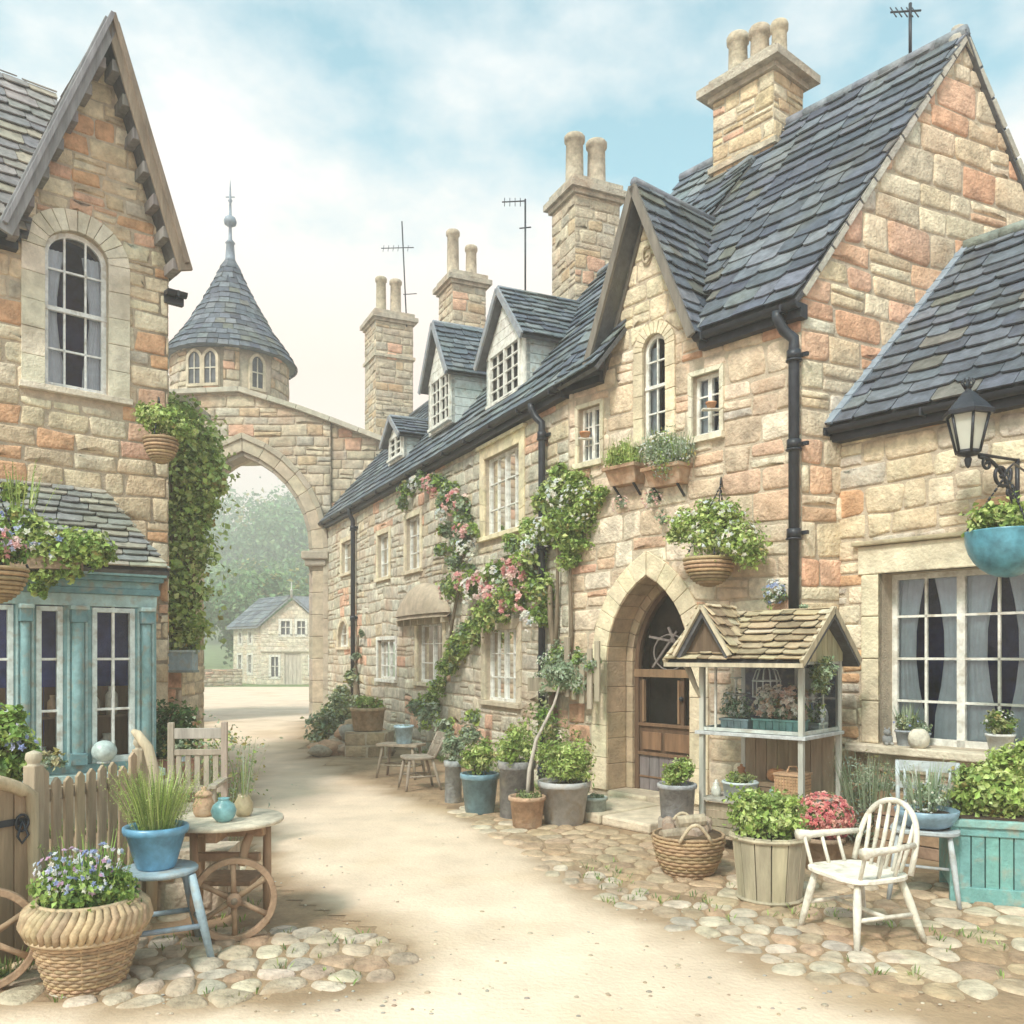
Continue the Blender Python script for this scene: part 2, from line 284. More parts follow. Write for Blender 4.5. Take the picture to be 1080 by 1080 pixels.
def slates(mb, F, outl, rh, wr, pal, rnd, mi=0, th=.016, slab=True, holes=(), slabmi=None):
    outl = ccw(outl); u0 = min(p[0] for p in outl); u1 = max(p[0] for p in outl); v0 = min(p[1] for p in outl); v1 = max(p[1] for p in outl)
    if slab: mb.prism([F.pt(*p, -.05) for p in outl], F.pt(0, 0, .045) - F.pt(0, 0, 0), mi if slabmi is None else slabmi, (.10, .10, .11))
    v = v0 - rh * .1; sd_ = rnd.random() * 90
    while v < v1:
        h = rh * rnd.uniform(.85, 1.15); u = u0 - rnd.random() * wr[0]
        while u < u1:
            wd = rnd.uniform(*wr); a, c = u + .004, u + wd - .004; b = v + rnd.uniform(-.16, .10) * rh; d = v + h * 1.25
            b2 = b + rnd.uniform(-.08, .08) * rh; k = wd * rnd.uniform(.05, .12)
            wvv = lambda x, y: (x, y + .035 * noise.noise(V((x * 1.1, y, sd_))))
            pl = [wvv(a + k, b), wvv((a + c) / 2, (b + b2) / 2 - rh * .05), wvv(c - k, b2), wvv(c, b2 + k), wvv(c, d), wvv(a, d), wvv(a, b + k)]
            pl = clip_convex(pl, outl)
            for hh in holes:
                if len(pl) > 2: pl = cut_hole(pl, ccw(hh))
            if len(pl) > 2 and area(pl) > .0008:
                tw = rnd.uniform(-.007, .007); lift = rnd.uniform(0, .008)
                def z(p): return .004 + lift + (.034) * max(0, (d - p[1])) / (d - b) + tw * (p[0] - a) / wd
                n = len(pl)
                mb.add([F.pt(p[0], p[1], z(p) + th) for p in pl] + [F.pt(p[0], p[1], z(p)) for p in pl],
                       [tuple(range(n))] + [(i, i + n, (i + 1) % n + n, (i + 1) % n) for i in range(n)], mi, jit(pick(pal, rnd), .15, rnd))
            u += wd
        v += h
def opening(u0, u1, v0, v1, kind='rect', spring=None):     # outline from bottom left, counter-clockwise
    if kind == 'rect': return [(u0, v0), (u1, v0), (u1, v1), (u0, v1)]
    hw = (u1 - u0) / 2; c = (u0 + u1) / 2; spring = spring if spring is not None else v1 - hw; rise = v1 - spring
    pts = [(u0, v0), (u1, v0)]
    if rise <= hw + 1e-4:       # elliptic
        for i in range(0, 13): a = math.pi * i / 12; pts.append((c + hw * math.cos(a), spring + rise * math.sin(a)))
    else:                       # pointed, two arcs
        Rr = (rise * rise + hw * hw) / (2 * hw); am = math.atan2(rise, Rr - hw)
        for i in range(0, 8): a = am * i / 7; pts.append((u1 - Rr + Rr * math.cos(a), spring + Rr * math.sin(a)))
        for i in range(6, -1, -1): a = am * i / 7; pts.append((u0 + Rr - Rr * math.cos(a), spring + Rr * math.sin(a)))
    return pts
def offset(path, g):        # offset an open polyline to its right side by g (path runs up the right, over, down the left -> outward)
    o = []
    for i, p in enumerate(path):
        a = path[max(0, i - 1)]; b = path[min(len(path) - 1, i + 1)]
        def nr(p, q): dx, dy = q[0] - p[0], q[1] - p[1]; l = math.hypot(dx, dy) or 1; return (dy / l, -dx / l)
        n1 = nr(a, p) if i else nr(p, b); n2 = nr(p, b) if i < len(path) - 1 else nr(a, p)
        mx_, my_ = n1[0] + n2[0], n1[1] + n2[1]; l = math.hypot(mx_, my_) or 1; mx_ /= l; my_ /= l; k = g / max(.35, mx_ * n1[0] + my_ * n1[1]); o.append((p[0] + mx_ * k, p[1] + my_ * k))
    return o
def resample(path, n):
    ds = [0]
    for i in range(1, len(path)): ds.append(ds[-1] + math.hypot(path[i][0] - path[i - 1][0], path[i][1] - path[i - 1][1]))
    o = []
    for k in range(n + 1):
        t_ = ds[-1] * k / n; i = 1
        while i < len(ds) - 1 and ds[i] < t_: i += 1
        q = (t_ - ds[i - 1]) / max(1e-6, ds[i] - ds[i - 1]); o.append((path[i - 1][0] + (path[i][0] - path[i - 1][0]) * q, path[i - 1][1] + (path[i][1] - path[i - 1][1]) * q))
    return o
def ring(mb, F, outl, g0, g1, w0, w1, mi, col, rnd=None, block=None, closed_bottom=True):
    # blocks or a smooth strip round an opening, from offset g0 to g1, between depths w0 < w1
    path = outl[1:] + [outl[0]]
    segs = []
    if len(path) <= 4:
        for i in range(len(path) - 1):
            a, b = offset(path, g0), offset(path, g1); segs.append((a[i], a[i + 1], b[i], b[i + 1]))
    else:
        a, b = offset(path, g0), offset(path, g1); segs = [(a[i], a[i + 1], b[i], b[i + 1]) for i in range(len(path) - 1)]
    for (a, b, c, d) in segs:
        ln = math.hypot(b[0] - a[0], b[1] - a[1]); k = max(1, round(ln / block)) if block else 1
        for q in range(k):
            t0, t1 = q / k, (q + 1) / k; e = .0025 / max(ln, .01) if block else 0; t0 += e; t1 -= e
            lp = lambda p, r, t_: (p[0] + (r[0] - p[0]) * t_, p[1] + (r[1] - p[1]) * t_)
            pl = [lp(a, b, t0), lp(a, b, t1), lp(c, d, t1), lp(c, d, t0)]; cc = jit(col, .1, rnd) if rnd else col; dw = rnd.uniform(-.004, .004) if rnd and block else 0
            mb.prism([F.pt(*p, w0) for p in pl], F.n * (w1 - w0 + dw), mi, cc)
    if closed_bottom:
        a, b = outl[0], outl[1]; mb.prism([F.pt(a[0] - g1, a[1] - g1, w0), F.pt(b[0] + g1, a[1] - g1, w0), F.pt(b[0] + g1, a[1] - g0, w0), F.pt(a[0] - g1, a[1] - g0, w0)], F.n * (w1 - w0), mi, col)
def inside_y(outl, u):     # top of the opening at u
    best = outl[0][1]
    for i in range(1, len(outl)):
        p, q = outl[i], outl[(i + 1) % len(outl)]
        if min(p[0], q[0]) - 1e-9 <= u <= max(p[0], q[0]) + 1e-9 and abs(p[0] - q[0]) > 1e-6:
            y = p[1] + (q[1] - p[1]) * (u - p[0]) / (q[0] - p[0]); best = max(best, y)
    return best
def span_at(outl, v):
    xs = []
    for i in range(len(outl)):
        p, q = outl[i], outl[(i + 1) % len(outl)]
        if (p[1] - v) * (q[1] - v) <= 0 and abs(p[1] - q[1]) > 1e-6: xs.append(p[0] + (q[0] - p[0]) * (v - p[1]) / (q[1] - p[1]))
    return (min(xs), max(xs)) if xs else (0, 0)
WHITE = (.80, .80, .76)
def window(F, parent, u0, u1, v0, v1, rnd, kind='rect', spring=None, cas=2, cols=2, rows=3, fcol=WHITE, sur=.09, scol=(.72, .63, .47), rec=.075, curt=.5, sill=True, hood=False, fw=.035, bar=.016, label=None, transom=None, block=.22, pairs=1):
    ol = opening(u0, u1, v0, v1, kind, spring); W = v0
    mb = MB()
    ring(mb, F, ol, 0.0, sur, -.02, .03, 0, scol, rnd, block, closed_bottom=False)
    if sill: mb.box(F.pt(u0 - sur * 1.1, v0 - .065, -.06), F.d * (u1 - u0 + sur * 2.2), F.n * .125, V((0, 0, .063)), 0, jit(scol, .08, rnd))
    if hood:
        mb.box(F.pt(u0 - sur * 1.3, v1 + sur, -.02), F.d * (u1 - u0 + sur * 2.6), F.n * .09, V((0, 0, .05)), 0, jit(scol, .08, rnd))
    wo = mb.build('window', 'ashlar', parent, bevel=.004)
    if label: wo['label'] = label
    fb = MB(); inner = ol
    ring(fb, F, ol, -fw, 0.0, -rec - .03, -rec + .015, 0, fcol)      # sash frame against the reveal
    fb.box(F.pt(u0, v0, -rec - .03), F.d * (u1 - u0), F.n * .05, V((0, 0, fw * 1.2)), 0, fcol)
    cw = (u1 - u0) / cas
    for c in range(cas):
        a = u0 + c * cw
        if c: fb.box(F.pt(a - fw * .7, v0, -rec - .032), F.d * fw * 1.4, F.n * .052, V((0, 0, inside_y(ol, a) - v0)), 0, fcol)
        for k in range(1, cols):
            x = a + cw * k / cols; fb.box(F.pt(x - bar / 2, v0 + .01, -rec - .02), F.d * bar, F.n * .03, V((0, 0, inside_y(ol, x) - v0 - .012)), 0, fcol)
    for k in range(1, rows):
        y = v0 + (v1 - v0) * k / rows; a, b = span_at(ol, y); q = bar * (2.2 if transom == k else 1)
        fb.box(F.pt(a, y - q / 2, -rec - .024), F.d * (b - a), F.n * (.034 + (.02 if transom == k else 0)), V((0, 0, q)), 0, fcol)
    fb.build('frame', 'paint', wo)
    gb = MB(); gb.add([F.pt(*p, -rec - .012) for p in ol], [tuple(range(len(ol)))]); gb.build('pane', 'glass', wo)
    if curt:
        cc = (.78, .80, .84)
        for s2 in range(2 * pairs):
            s_ = s2 % 2; U0, U1 = u0 + (u1 - u0) * (s2 // 2) / pairs, u0 + (u1 - u0) * (s2 // 2 + 1) / pairs; cb = MB(); vs = []; nn_ = 14; ww = (U1 - U0) * curt * .5; hgt = min(v1, inside_y(ol, u0 + .02)) - .02
            for row in range(7):
                t_ = row / 6; sw = ww * (1 - .35 * math.sin(math.pi * min(1, t_ * 1.15)) * (1 if curt > .4 else 0))
                for k in range(nn_ + 1):
                    x = k / nn_ * sw; x = U0 + .01 + x if s_ == 0 else U1 - .01 - x
                    vs.append(F.pt(x, v0 + .02 + (hgt - v0 - .02) * (1 - t_), -rec - .06 + .012 * math.sin(k * 2.1 + row * .3)))
            cb.add(vs, [(r * (nn_ + 1) + k, r * (nn_ + 1) + k + 1, (r + 1) * (nn_ + 1) + k + 1, (r + 1) * (nn_ + 1) + k) for r in range(6) for k in range(nn_)], 0, cc, True); cb.build('curtain', 'cloth', wo)
    return grow(ol, sur * .9) if kind == 'rect' else ol, ol
# ------------------------------------------------------------ foliage
GRN = [(.20, .33, .07), (.28, .42, .10), (.14, .25, .06), (.36, .50, .14), (.10, .18, .05)]
LIME = [(.38, .50, .13), (.49, .60, .20), (.28, .39, .10), (.58, .65, .28), (.19, .27, .07)]
OLIVE = [(.22, .28, .10), (.30, .34, .14), (.15, .20, .08), (.38, .40, .20)]
GREYG = [(.30, .38, .25), (.38, .46, .32), (.22, .30, .18), (.45, .52, .40)]
def leaf(mb, p, n, sz, col, rnd, asp=.55):
    n = n.normalized(); x = n.orthogonal().normalized(); a = rnd.uniform(0, 6.283); x = x * math.cos(a) + n.cross(x) * math.sin(a); y = n.cross(x); w_ = sz * asp * .5
    mb.add([p - x * sz * .5, p + y * w_ + n * sz * .12, p + x * sz * .55 - n * sz * .12, p - y * w_ + n * sz * .12], [(0, 1, 2), (0, 2, 3)], 0, col)
def bush(mb, blobs, n, sz, pal, rnd, asp=.6, spread=.2, per=14, up=.35):
    wts = [(b[1][0] * b[1][1] * b[1][2]) ** (2 / 3) for b in blobs]
    n = int(n * 1.35); sz *= .88
    for k in range(max(1, n // per)):
        c, r = rnd.choices(blobs, wts)[0]; c = V(c)
        d = V((rnd.gauss(0, 1), rnd.gauss(0, 1), rnd.gauss(0, 1))).normalized(); q = rnd.random() ** .45 * rnd.uniform(.85, 1.12)
        cc = c + V((d.x * r[0], d.y * r[1], d.z * r[2])) * q; base = rnd.choice(pal) if rnd.random() > .035 else (.38, .33, .12); sp = spread * sum(r) / 3
        for j in range(per):
            p = cc + V((rnd.gauss(0, sp), rnd.gauss(0, sp), rnd.gauss(0, sp * .8)))
            leaf(mb, p, d + V((rnd.gauss(0, .6), rnd.gauss(0, .6), rnd.gauss(0, .6) + up)), sz * rnd.uniform(.45, 1.55), jit(base, .25, rnd), rnd, asp)
def blades(mb, c, r, h, n, pal, rnd, w_=.008, lean=.35, leafy=0):
    c = V(c)
    for k in range(n):
        a = rnd.uniform(0, 6.283); q = rnd.random() ** .5 * r; b = c + V((math.cos(a) * q, math.sin(a) * q, 0)); hh = h * rnd.uniform(.55, 1.1)
        t_ = b + V((math.cos(a) * lean * hh * q / r * rnd.uniform(.5, 1.5), math.sin(a) * lean * hh * q / r * rnd.uniform(.5, 1.5), hh)); m_ = b.lerp(t_, .55) + V((0, 0, hh * .08)); s_ = V((math.cos(a + 1.57), math.sin(a + 1.57), 0)) * w_
        col = jit(rnd.choice(pal), .2, rnd)
        mb.add([b - s_ * .6, b + s_ * .6, m_ + s_, t_, m_ - s_], [(0, 1, 2, 4), (4, 2, 3)], 0, col)
        for j in range(leafy):
            p = b.lerp(t_, rnd.uniform(.25, 1)); leaf(mb, p + V((rnd.gauss(0, .008), rnd.gauss(0, .008), 0)), V((rnd.gauss(0, 1), rnd.gauss(0, 1), .5)), w_ * 4 * rnd.uniform(.7, 1.3), jit(col, .15, rnd), rnd, .35)
def flowers(mb, blobs, n, sz, pal, rnd, outn=1.0):
    wts = [(b[1][0] * b[1][1] * b[1][2]) ** (2 / 3) for b in blobs]
    for k in range(n):
        c, r = rnd.choices(blobs, wts)[0]; d = V((rnd.gauss(0, 1), rnd.gauss(0, 1) - .5, rnd.gauss(0, 1) + .3)).normalized()
        p = V(c) + V((d.x * r[0], d.y * r[1], d.z * r[2])) * rnd.uniform(.92, 1.1); nn_ = (d + V((rnd.gauss(0, .3), rnd.gauss(0, .3), .2))).normalized()
        x = nn_.orthogonal().normalized(); y = nn_.cross(x); s_ = sz * rnd.uniform(.7, 1.3); col = jit(rnd.choice(pal), .12, rnd); a0 = rnd.random() * 6
        for layer in (0, 1):
            q = s_ * (1 if layer == 0 else .6); vs = [p + nn_ * (.15 * s_ + layer * .25 * s_)]
            for i in range(10):
                a = a0 + layer * .6 + i * .6283; rr = q * (.5 if i % 2 else .28); vs.append(p + (x * math.cos(a) + y * math.sin(a)) * rr + nn_ * (s_ * .22 if i % 2 else .05 * s_))
            mb.add(vs, [(0, 1 + i, 1 + (i + 1) % 10) for i in range(10)], 0, jit(col, .08, rnd))
def pot_mesh(c, prof, col, seg=28, mi=0, wob=.01, band=None):
    mb = MB(); mb.lathe(c, prof, seg, mi, col, True, wob); return mb
def classic_pot(r0, r1, h, rim=.02, lip=None):
    lip = lip or h * .14
    return [(r0 * .96, 0), (r0, .005), (r1 - rim * .9, h - lip), (r1 - rim * .4, h - lip), (r1, h - lip + .006), (r1, h - .006), (r1 - .008, h), (r1 - .02, h - .002), (r1 - .025, h - .03), (r1 - .03, h - .045)]
def potted(name, label, cat, loc, prof, pmat, pcol, blobs=None, n=900, sz=.035, pal=LIME, fl=None, group=None, seed=1, extra=None, asp=.6, wob=.01, seg=28, part='pot', spread=.2, up=.35):
    rnd = random.Random(seed); t = thing(name, label, cat, loc, group); L0 = V(loc)
    pot_mesh(L0, prof, pcol, seg, wob=wob).build(part, pmat, t)
    rt = prof[-1][0]; zt = prof[-1][1]; sb = MB(); sb.lathe(L0, [(rt + .004, zt - .004), (rt * .6, zt + .006), (0.0005, zt + .012)], 18, 0, (.1, .07, .05)); sb.build('soil', 'soil', t)
    if blobs:
        mb = MB(); bl = [(L0 + V(c), r) for c, r in blobs]; bush(mb, bl, n, sz, pal, rnd, asp, spread, up=up)
        for k in range(9):
            a = rnd.random() * 6.28; e = bl[rnd.randrange(len(bl))][0]; mb.tube([L0 + V((math.cos(a) * rt * .4, math.sin(a) * rt * .4, zt)), L0.lerp(e, .5) + V((0, 0, zt * .5)), e], [.005, .004, .002], 5, 0, (.2, .2, .08))
        mb.build('foliage', 'leaf', t)
        if fl: fm = MB(); flowers(fm, bl, fl[0], fl[1], fl[2], rnd); fm.build('flowers', 'petal', t)
    if extra: extra(t, L0, rnd)
    return t
def wicker(mb, c, prof, n=44, rows=14, col=(.42, .29, .17), rr=.006, ax=1.0):
    # woven rings alternately in front of and behind the stakes
    c = V(c); z0, z1 = prof[0][1], prof[-1][1]
    def rad(z):
        for i in range(1, len(prof)):
            if z <= prof[i][1] + 1e-6: a, b = prof[i - 1], prof[i]; return a[0] + (b[0] - a[0]) * (z - a[1]) / max(1e-6, b[1] - a[1])
        return prof[-1][0]
    for r in range(rows):
        z = z0 + (z1 - z0) * (r + .5) / rows; pts = []; rd = rad(z)
        for k in range(n * 2 + 1):
            a = math.pi * k / n; q = rd + rr * .8 * math.cos(k * math.pi / 2 + (r % 2) * math.pi); pts.append(c + V((math.cos(a) * q * ax, math.sin(a) * q, z)))
        mb.tube(pts, (z1 - z0) / rows * .5, 5, 0, jit(col, .18), cap=False)
    for k in range(n // 2): a = 2 * math.pi * k / (n // 2) + .03; mb.tube([c + V((math.cos(a) * rad(z0 + (z1 - z0) * q) * ax, math.sin(a) * rad(z0 + (z1 - z0) * q), z0 + (z1 - z0) * q)) for q in (0, .25, .5, .75, 1)], rr * .9, 5, 0, jit(col, .15))
    mb.lathe(c, [(.001, z0 + .004), (rad(z0) * .97, z0 + .003), (rad((z0 + z1) / 2) * .95, (z0 + z1) / 2), (rad(z1) * .95, z1)], 20, 0, (.14, .09, .05))
# ============================================================ ground
rnd = random.Random(11)
g = MB(); g.add([(-260, -60, 0), (260, -60, 0), (260, 420, 0), (-260, 420, 0)], [(0, 1, 2, 3)]); struct('ground', g, 'earth')
def sheet(name, pts, z, m_, seed=3, amp=.09):
    ps = []; r_ = random.Random(seed)
    for i in range(len(pts)):
        a, b = V(pts[i]), V(pts[(i + 1) % len(pts)]); k = max(1, int((b - a).length / .12)) if (b - a).length < 30 else 6
        for j in range(k):
            p = a.lerp(b, j / k); q = amp * (noise.noise(p * 2.2) * 1.3 + noise.noise(p * 7) * .6); ps.append((p.x + q, p.y + q * .7))
    mb = MB(); tr = tessellate_polygon([[V((x, y, 0)) for x, y in ps]]); mb.add([(x, y, z) for x, y in ps], [tuple(t) for t in tr]); o = struct(name, mb, m_)
    for p in o.data.polygons:
        if p.normal.z < 0: p.flip()
    return o
road_px = [(-60, 1066), (120, 1068), (300, 1062), (425, 1035), (445, 1000), (400, 975), (330, 950), (290, 915), (268, 862), (245, 812), (205, 790), (200, 745), (160, 733), (205, 722), (330, 722), (365, 738), (331, 752), (318, 782), (330, 800), (420, 838), (520, 872), (560, 898), (600, 930), (680, 968), (780, 1008), (900, 1052), (1000, 1075), (1160, 1110)]
rp = [G(*p) for p in road_px] + [V((3.2, 2.4, 0)), V((3.2, -6, 0)), V((-4, -6, 0)), V((-3.6, 3, 0))]
rp = [(p.x, p.y) for p in rp]
def seg_d(x, y):
    best = 9; c = False
    for i in range(len(rp)):
        (x1, y1), (x2, y2) = rp[i], rp[i - 1]; dx, dy = x2 - x1, y2 - y1; t_ = max(0, min(1, ((x - x1) * dx + (y - y1) * dy) / (dx * dx + dy * dy + 1e-9))); best = min(best, math.hypot(x - x1 - t_ * dx, y - y1 - t_ * dy))
        if (y1 > y) != (y2 > y) and x < (x2 - x1) * (y - y1) / (y2 - y1) + x1: c = not c
    return best if c else -best
g = MB(); idx = {}; vs = []; cs = []; fs = []
def rv(i, j, st):
    k = (i, j)
    if k not in idx:
        x, y = i * st, j * st; d_ = seg_d(x, y) + .20 * noise.noise(V((x * 1.6, y * 1.6, 0))) + .10 * noise.noise(V((x * 5, y * 5, 3))); q = max(0, min(1, (d_ + .10) / (.42 if y < 12 else .7))); q = q * q * (3 - 2 * q)
        n_ = noise.noise(V((x * .55, y * .3, 9))); sand = (.74 + .05 * n_, .585 + .05 * n_, .455 + .05 * n_)
        idx[k] = len(vs); vs.append((x, y, .004)); cs.append(tuple(a_ + (b_ - a_) * q for a_, b_ in zip((.33, .225, .14), sand)) + (1,))
    return idx[k]
for (st, j0, j1, x0, x1) in ((.12, -30, 104, -60, 60), (.48, 26, 63, -28, 10)):
    idx = {}
    for j in range(j0, j1):
        y = (j + .5) * st
        for i in range(x0, x1):
            x = (i + .5) * st
            if seg_d(x, y) > -.12: fs.append((rv(i, j, st), rv(i + 1, j, st), rv(i + 1, j + 1, st), rv(i, j + 1, st)))
g.v = vs; g.c = cs; g.f = [list(f) for f in fs]; g.m = [0] * len(fs); g.sm = [False] * len(fs); struct('road', g, 'sand')
# far lane and green beyond the arch
g = MB(); g.add([(-60, 34, .003), (30, 34, .003), (60, 200, .003), (-110, 200, .003)], [(0, 1, 2, 3)]); struct('meadow', g, 'grass')
ln_ = sheet('lane', [(-17, 22.5, 0), (-4.9, 22.5, 0), (-4.9, 30, 0), (-3, 46, 0), (-30, 46, 0), (-22, 36, 0)], .008, 'sand', 5, .15); ln_.data.color_attributes['Col'].data.foreach_set('color', [.74, .59, .46, 1] * len(ln_.data.vertices))
def cobbles(name, poly_px, step, seed, pal, z=.004, h=.022, thin=0):
    r_ = random.Random(seed); poly = [(p.x, p.y) for p in (G(*q) for q in poly_px)]
    def inside(x, y):
        c = False
        for i in range(len(poly)):
            (x1, y1), (x2, y2) = poly[i], poly[i - 1]
            if (y1 > y) != (y2 > y) and x < (x2 - x1) * (y - y1) / (y2 - y1) + x1: c = not c
        return c
    xs = [p[0] for p in poly]; ys = [p[1] for p in poly]; pts = {}; ny = int((max(ys) - min(ys)) / step) + 3; nx = int((max(xs) - min(xs)) / step) + 3
    for j in range(-1, ny):
        for i in range(-1, nx): pts[(i, j)] = (min(xs) + (i + (j % 2) * .5 + r_.uniform(-.33, .33)) * step, min(ys) + (j + r_.uniform(-.33, .33)) * step)
    mb = MB()
    for (i, j), (x, y) in pts.items():
        if not inside(x, y) or r_.random() < thin: continue
        pl = [(x - step, y - step), (x + step, y - step), (x + step, y + step), (x - step, y + step)]
        for di in (-2, -1, 0, 1, 2):
            for dj in (-2, -1, 0, 1, 2):
                q = pts.get((i + di, j + dj))
                if q is None or (di == 0 and dj == 0): continue
                mx_, my_ = (x + q[0]) / 2, (y + q[1]) / 2; dx, dy = q[0] - x, q[1] - y; pl = clip(pl, (mx_, my_), (mx_ - dy, my_ + dx))
                if len(pl) < 3: break
            if len(pl) < 3: break
        if len(pl) < 3: continue
        pl = shrink(pl, r_.uniform(.003, .012))
        for _ in range(2):      # cut the corners round
            n_ = len(pl); pl = [p for k in range(n_) for p in (((pl[k][0] * .75 + pl[(k + 1) % n_][0] * .25), (pl[k][1] * .75 + pl[(k + 1) % n_][1] * .25)), ((pl[k][0] * .25 + pl[(k + 1) % n_][0] * .75), (pl[k][1] * .25 + pl[(k + 1) % n_][1] * .75)))]
        pillow(mb, lambda u, v, w_: V((u, v, z + w_)), pl, h * r_.uniform(.5, 1.3), .035, jit(pick(pal, r_), .12, r_), 0)
    return struct(name, mb, 'cobble')
PC = [((.50, .41, .31), 4), ((.57, .48, .38), 4), ((.43, .33, .24), 3), ((.46, .40, .33), 1.5), ((.45, .31, .21), 1)]
PC2 = [((.45, .33, .22), 4), ((.51, .39, .27), 3), ((.40, .28, .18), 3), ((.55, .46, .35), 2)]
cobbles('cobbled_kerb', [(560, 905), (640, 925), (700, 945), (780, 962), (850, 975), (960, 1012), (930, 1048), (830, 1025), (740, 990), (660, 958), (585, 925)], .17, 4, PC, h=.012)
cobbles('stone_paving', [(470, 845), (560, 866), (690, 884), (780, 905), (900, 912), (1110, 935), (1110, 1040), (1020, 1060), (930, 1048), (960, 1012), (850, 975), (780, 962), (700, 945), (640, 925), (560, 905), (500, 872)], .22, 7, PC2, h=.012)
cobbles('cobbled_path', [(45, 1042), (110, 1000), (180, 985), (245, 978), (330, 978), (400, 992), (432, 1010), (425, 1028), (330, 1050), (200, 1064), (90, 1072)], .18, 9, PC, h=.015)
cobbles('cobbled_verge', [(0, 1068), (50, 1045), (150, 985), (230, 960), (290, 925), (250, 900), (150, 930), (20, 960), (-80, 1000), (-80, 1068)], .22, 13, PC2, h=.012)

# ============================================================ right-hand row
K = V((.677, 10.555, 0)); C = V((2.672, 8.19, 0))
FL = Fr(K, (-.426, .9048), (-.9048, -.426)); FN = Fr(K, (.6448, -.7644), (-.7644, -.6448)); FG = Fr(C, (.9, .436), (.436, -.9))
def rect_on(F, x0, x1, y0, y1, w_=0):
    xm = (x0 + x1) / 2; a = F.uv(x0, 600, w_)[0]; b = F.uv(x1, 600, w_)[0]; v0 = F.uv(xm, y1, w_)[1]; v1 = F.uv(xm, y0, w_)[1]
    return min(a, b), max(a, b), v0, v1
EAVE = 5.02; LEN = 12.6; RH = 7.58
# ---- long terrace
rnd = random.Random(21)
T = thing('terraced_cottage', 'long low stone terrace with blue slate roof and dormers running back to the arch', 'cottage', tuple(FL.pt(5, 0, -2)))
holes = []; sholes = []
def win(F, box, **k):
    u0, u1, v0, v1 = rect_on(F, *box); s_, h_ = window(F, k.pop('parent'), u0, u1, v0, v1, k.pop('rnd', rnd), **k); return s_, h_
LW = [((512, 549, 476, 561), dict(cas=2, cols=2, rows=3, sur=.16, scol=(.78, .68, .47), hood=True, curt=.25)),
      ((429, 444, 545, 601), dict(cas=1, cols=2, rows=3, sur=.1)), ((399, 411, 563, 609), dict(cas=1, cols=2, rows=3, sur=.1)), ((361, 371, 571, 604), dict(cas=1, cols=1, rows=2, sur=.1, curt=0)),
      ((513, 546, 664, 740), dict(cas=2, cols=2, rows=3, sur=.14, scol=(.60, .52, .40), curt=.35)), ((441, 468, 658, 720), dict(cas=2, cols=1, rows=3, sur=.12)),
      ((399, 418, 675, 716), dict(cas=2, cols=2, rows=3, sur=.07, scol=(.78, .77, .72))), ((357, 368, 655, 682), dict(cas=1, cols=2, rows=2, sur=.09, kind='arch', curt=0))]
for b, k in LW:
    s_, h_ = win(FL, b, parent=T, rnd=rnd, **k); sholes.append(s_); holes.append(h_)
outl = [(0, 0), (LEN, 0), (LEN, EAVE), (0, EAVE)]
mb = MB(); panel(mb, FL, outl, holes, .3); stones(mb, FL, [(0.01, 0), (LEN, 0), (LEN, EAVE), (0.01, EAVE)], sholes, (.15, .27), (.22, .55), PAL_GREY, rnd)
mb.build('wall', ['mortar', 'stone'], T)
mb = MB(); mb.box(FL.pt(.3, .02, -4.4), FL.d * (LEN - .3), FL.n * .3, V((0, 0, EAVE)), 0, (.5, .42, .32))
mb.prism([FL.pt(LEN, 0, -.3), FL.pt(LEN, 0, -4.1), FL.pt(LEN, EAVE, -4.1), FL.pt(LEN, RH - .1, -2), FL.pt(LEN, EAVE, -.3)], FL.d * -.3); mb.build('rear_wall', 'mortar', T)
mb = MB(); mb.box(FL.pt(.2, .1, -1.1), FL.d * (LEN - .6), FL.n * .05, V((0, 0, EAVE - .2))); mb.build('gloom_backing', 'dark', T)  # flat sheet coloured dark in place of unlit rooms
slope = math.hypot(2.0 + .18, RH - EAVE + .2)
SF = Sl(FL.pt(0, EAVE - .18, .18), FL.d, FL.pt(0, RH, -2) - FL.pt(0, EAVE - .18, .18))
dorm = [((510, 560), (518, 549), 306, 366, 421, 1.35), ((450, 479), (456, 475), 342, 399, 450, 1.5), ((408, 428), (412, 424), 441, 461, 484, .7)]
mb = MB(); slates(mb, SF, [(-.9, 0), (LEN + .1, 0), (LEN + .1, slope), (-.9, slope)], .2, (.22, .5), PAL_SLATE_BLUE, rnd)
mb.tube([FL.pt(-.9, RH + .03, -2), FL.pt(LEN + .1, RH + .03, -2)], .06, 8, 0, (.2, .23, .27))
SB = Sl(FL.pt(0, EAVE - .1, -4.3), FL.d, FL.pt(0, RH - .02, -2) - FL.pt(0, EAVE - .1, -4.3)); slates(mb, SB, [(-.9, 0), (LEN + .1, 0), (LEN + .1, slope + .05), (-.9, slope + .05)], .35, (.4, .7), PAL_SLATE_BLUE, rnd)
mb.build('roof', 'slate', T)
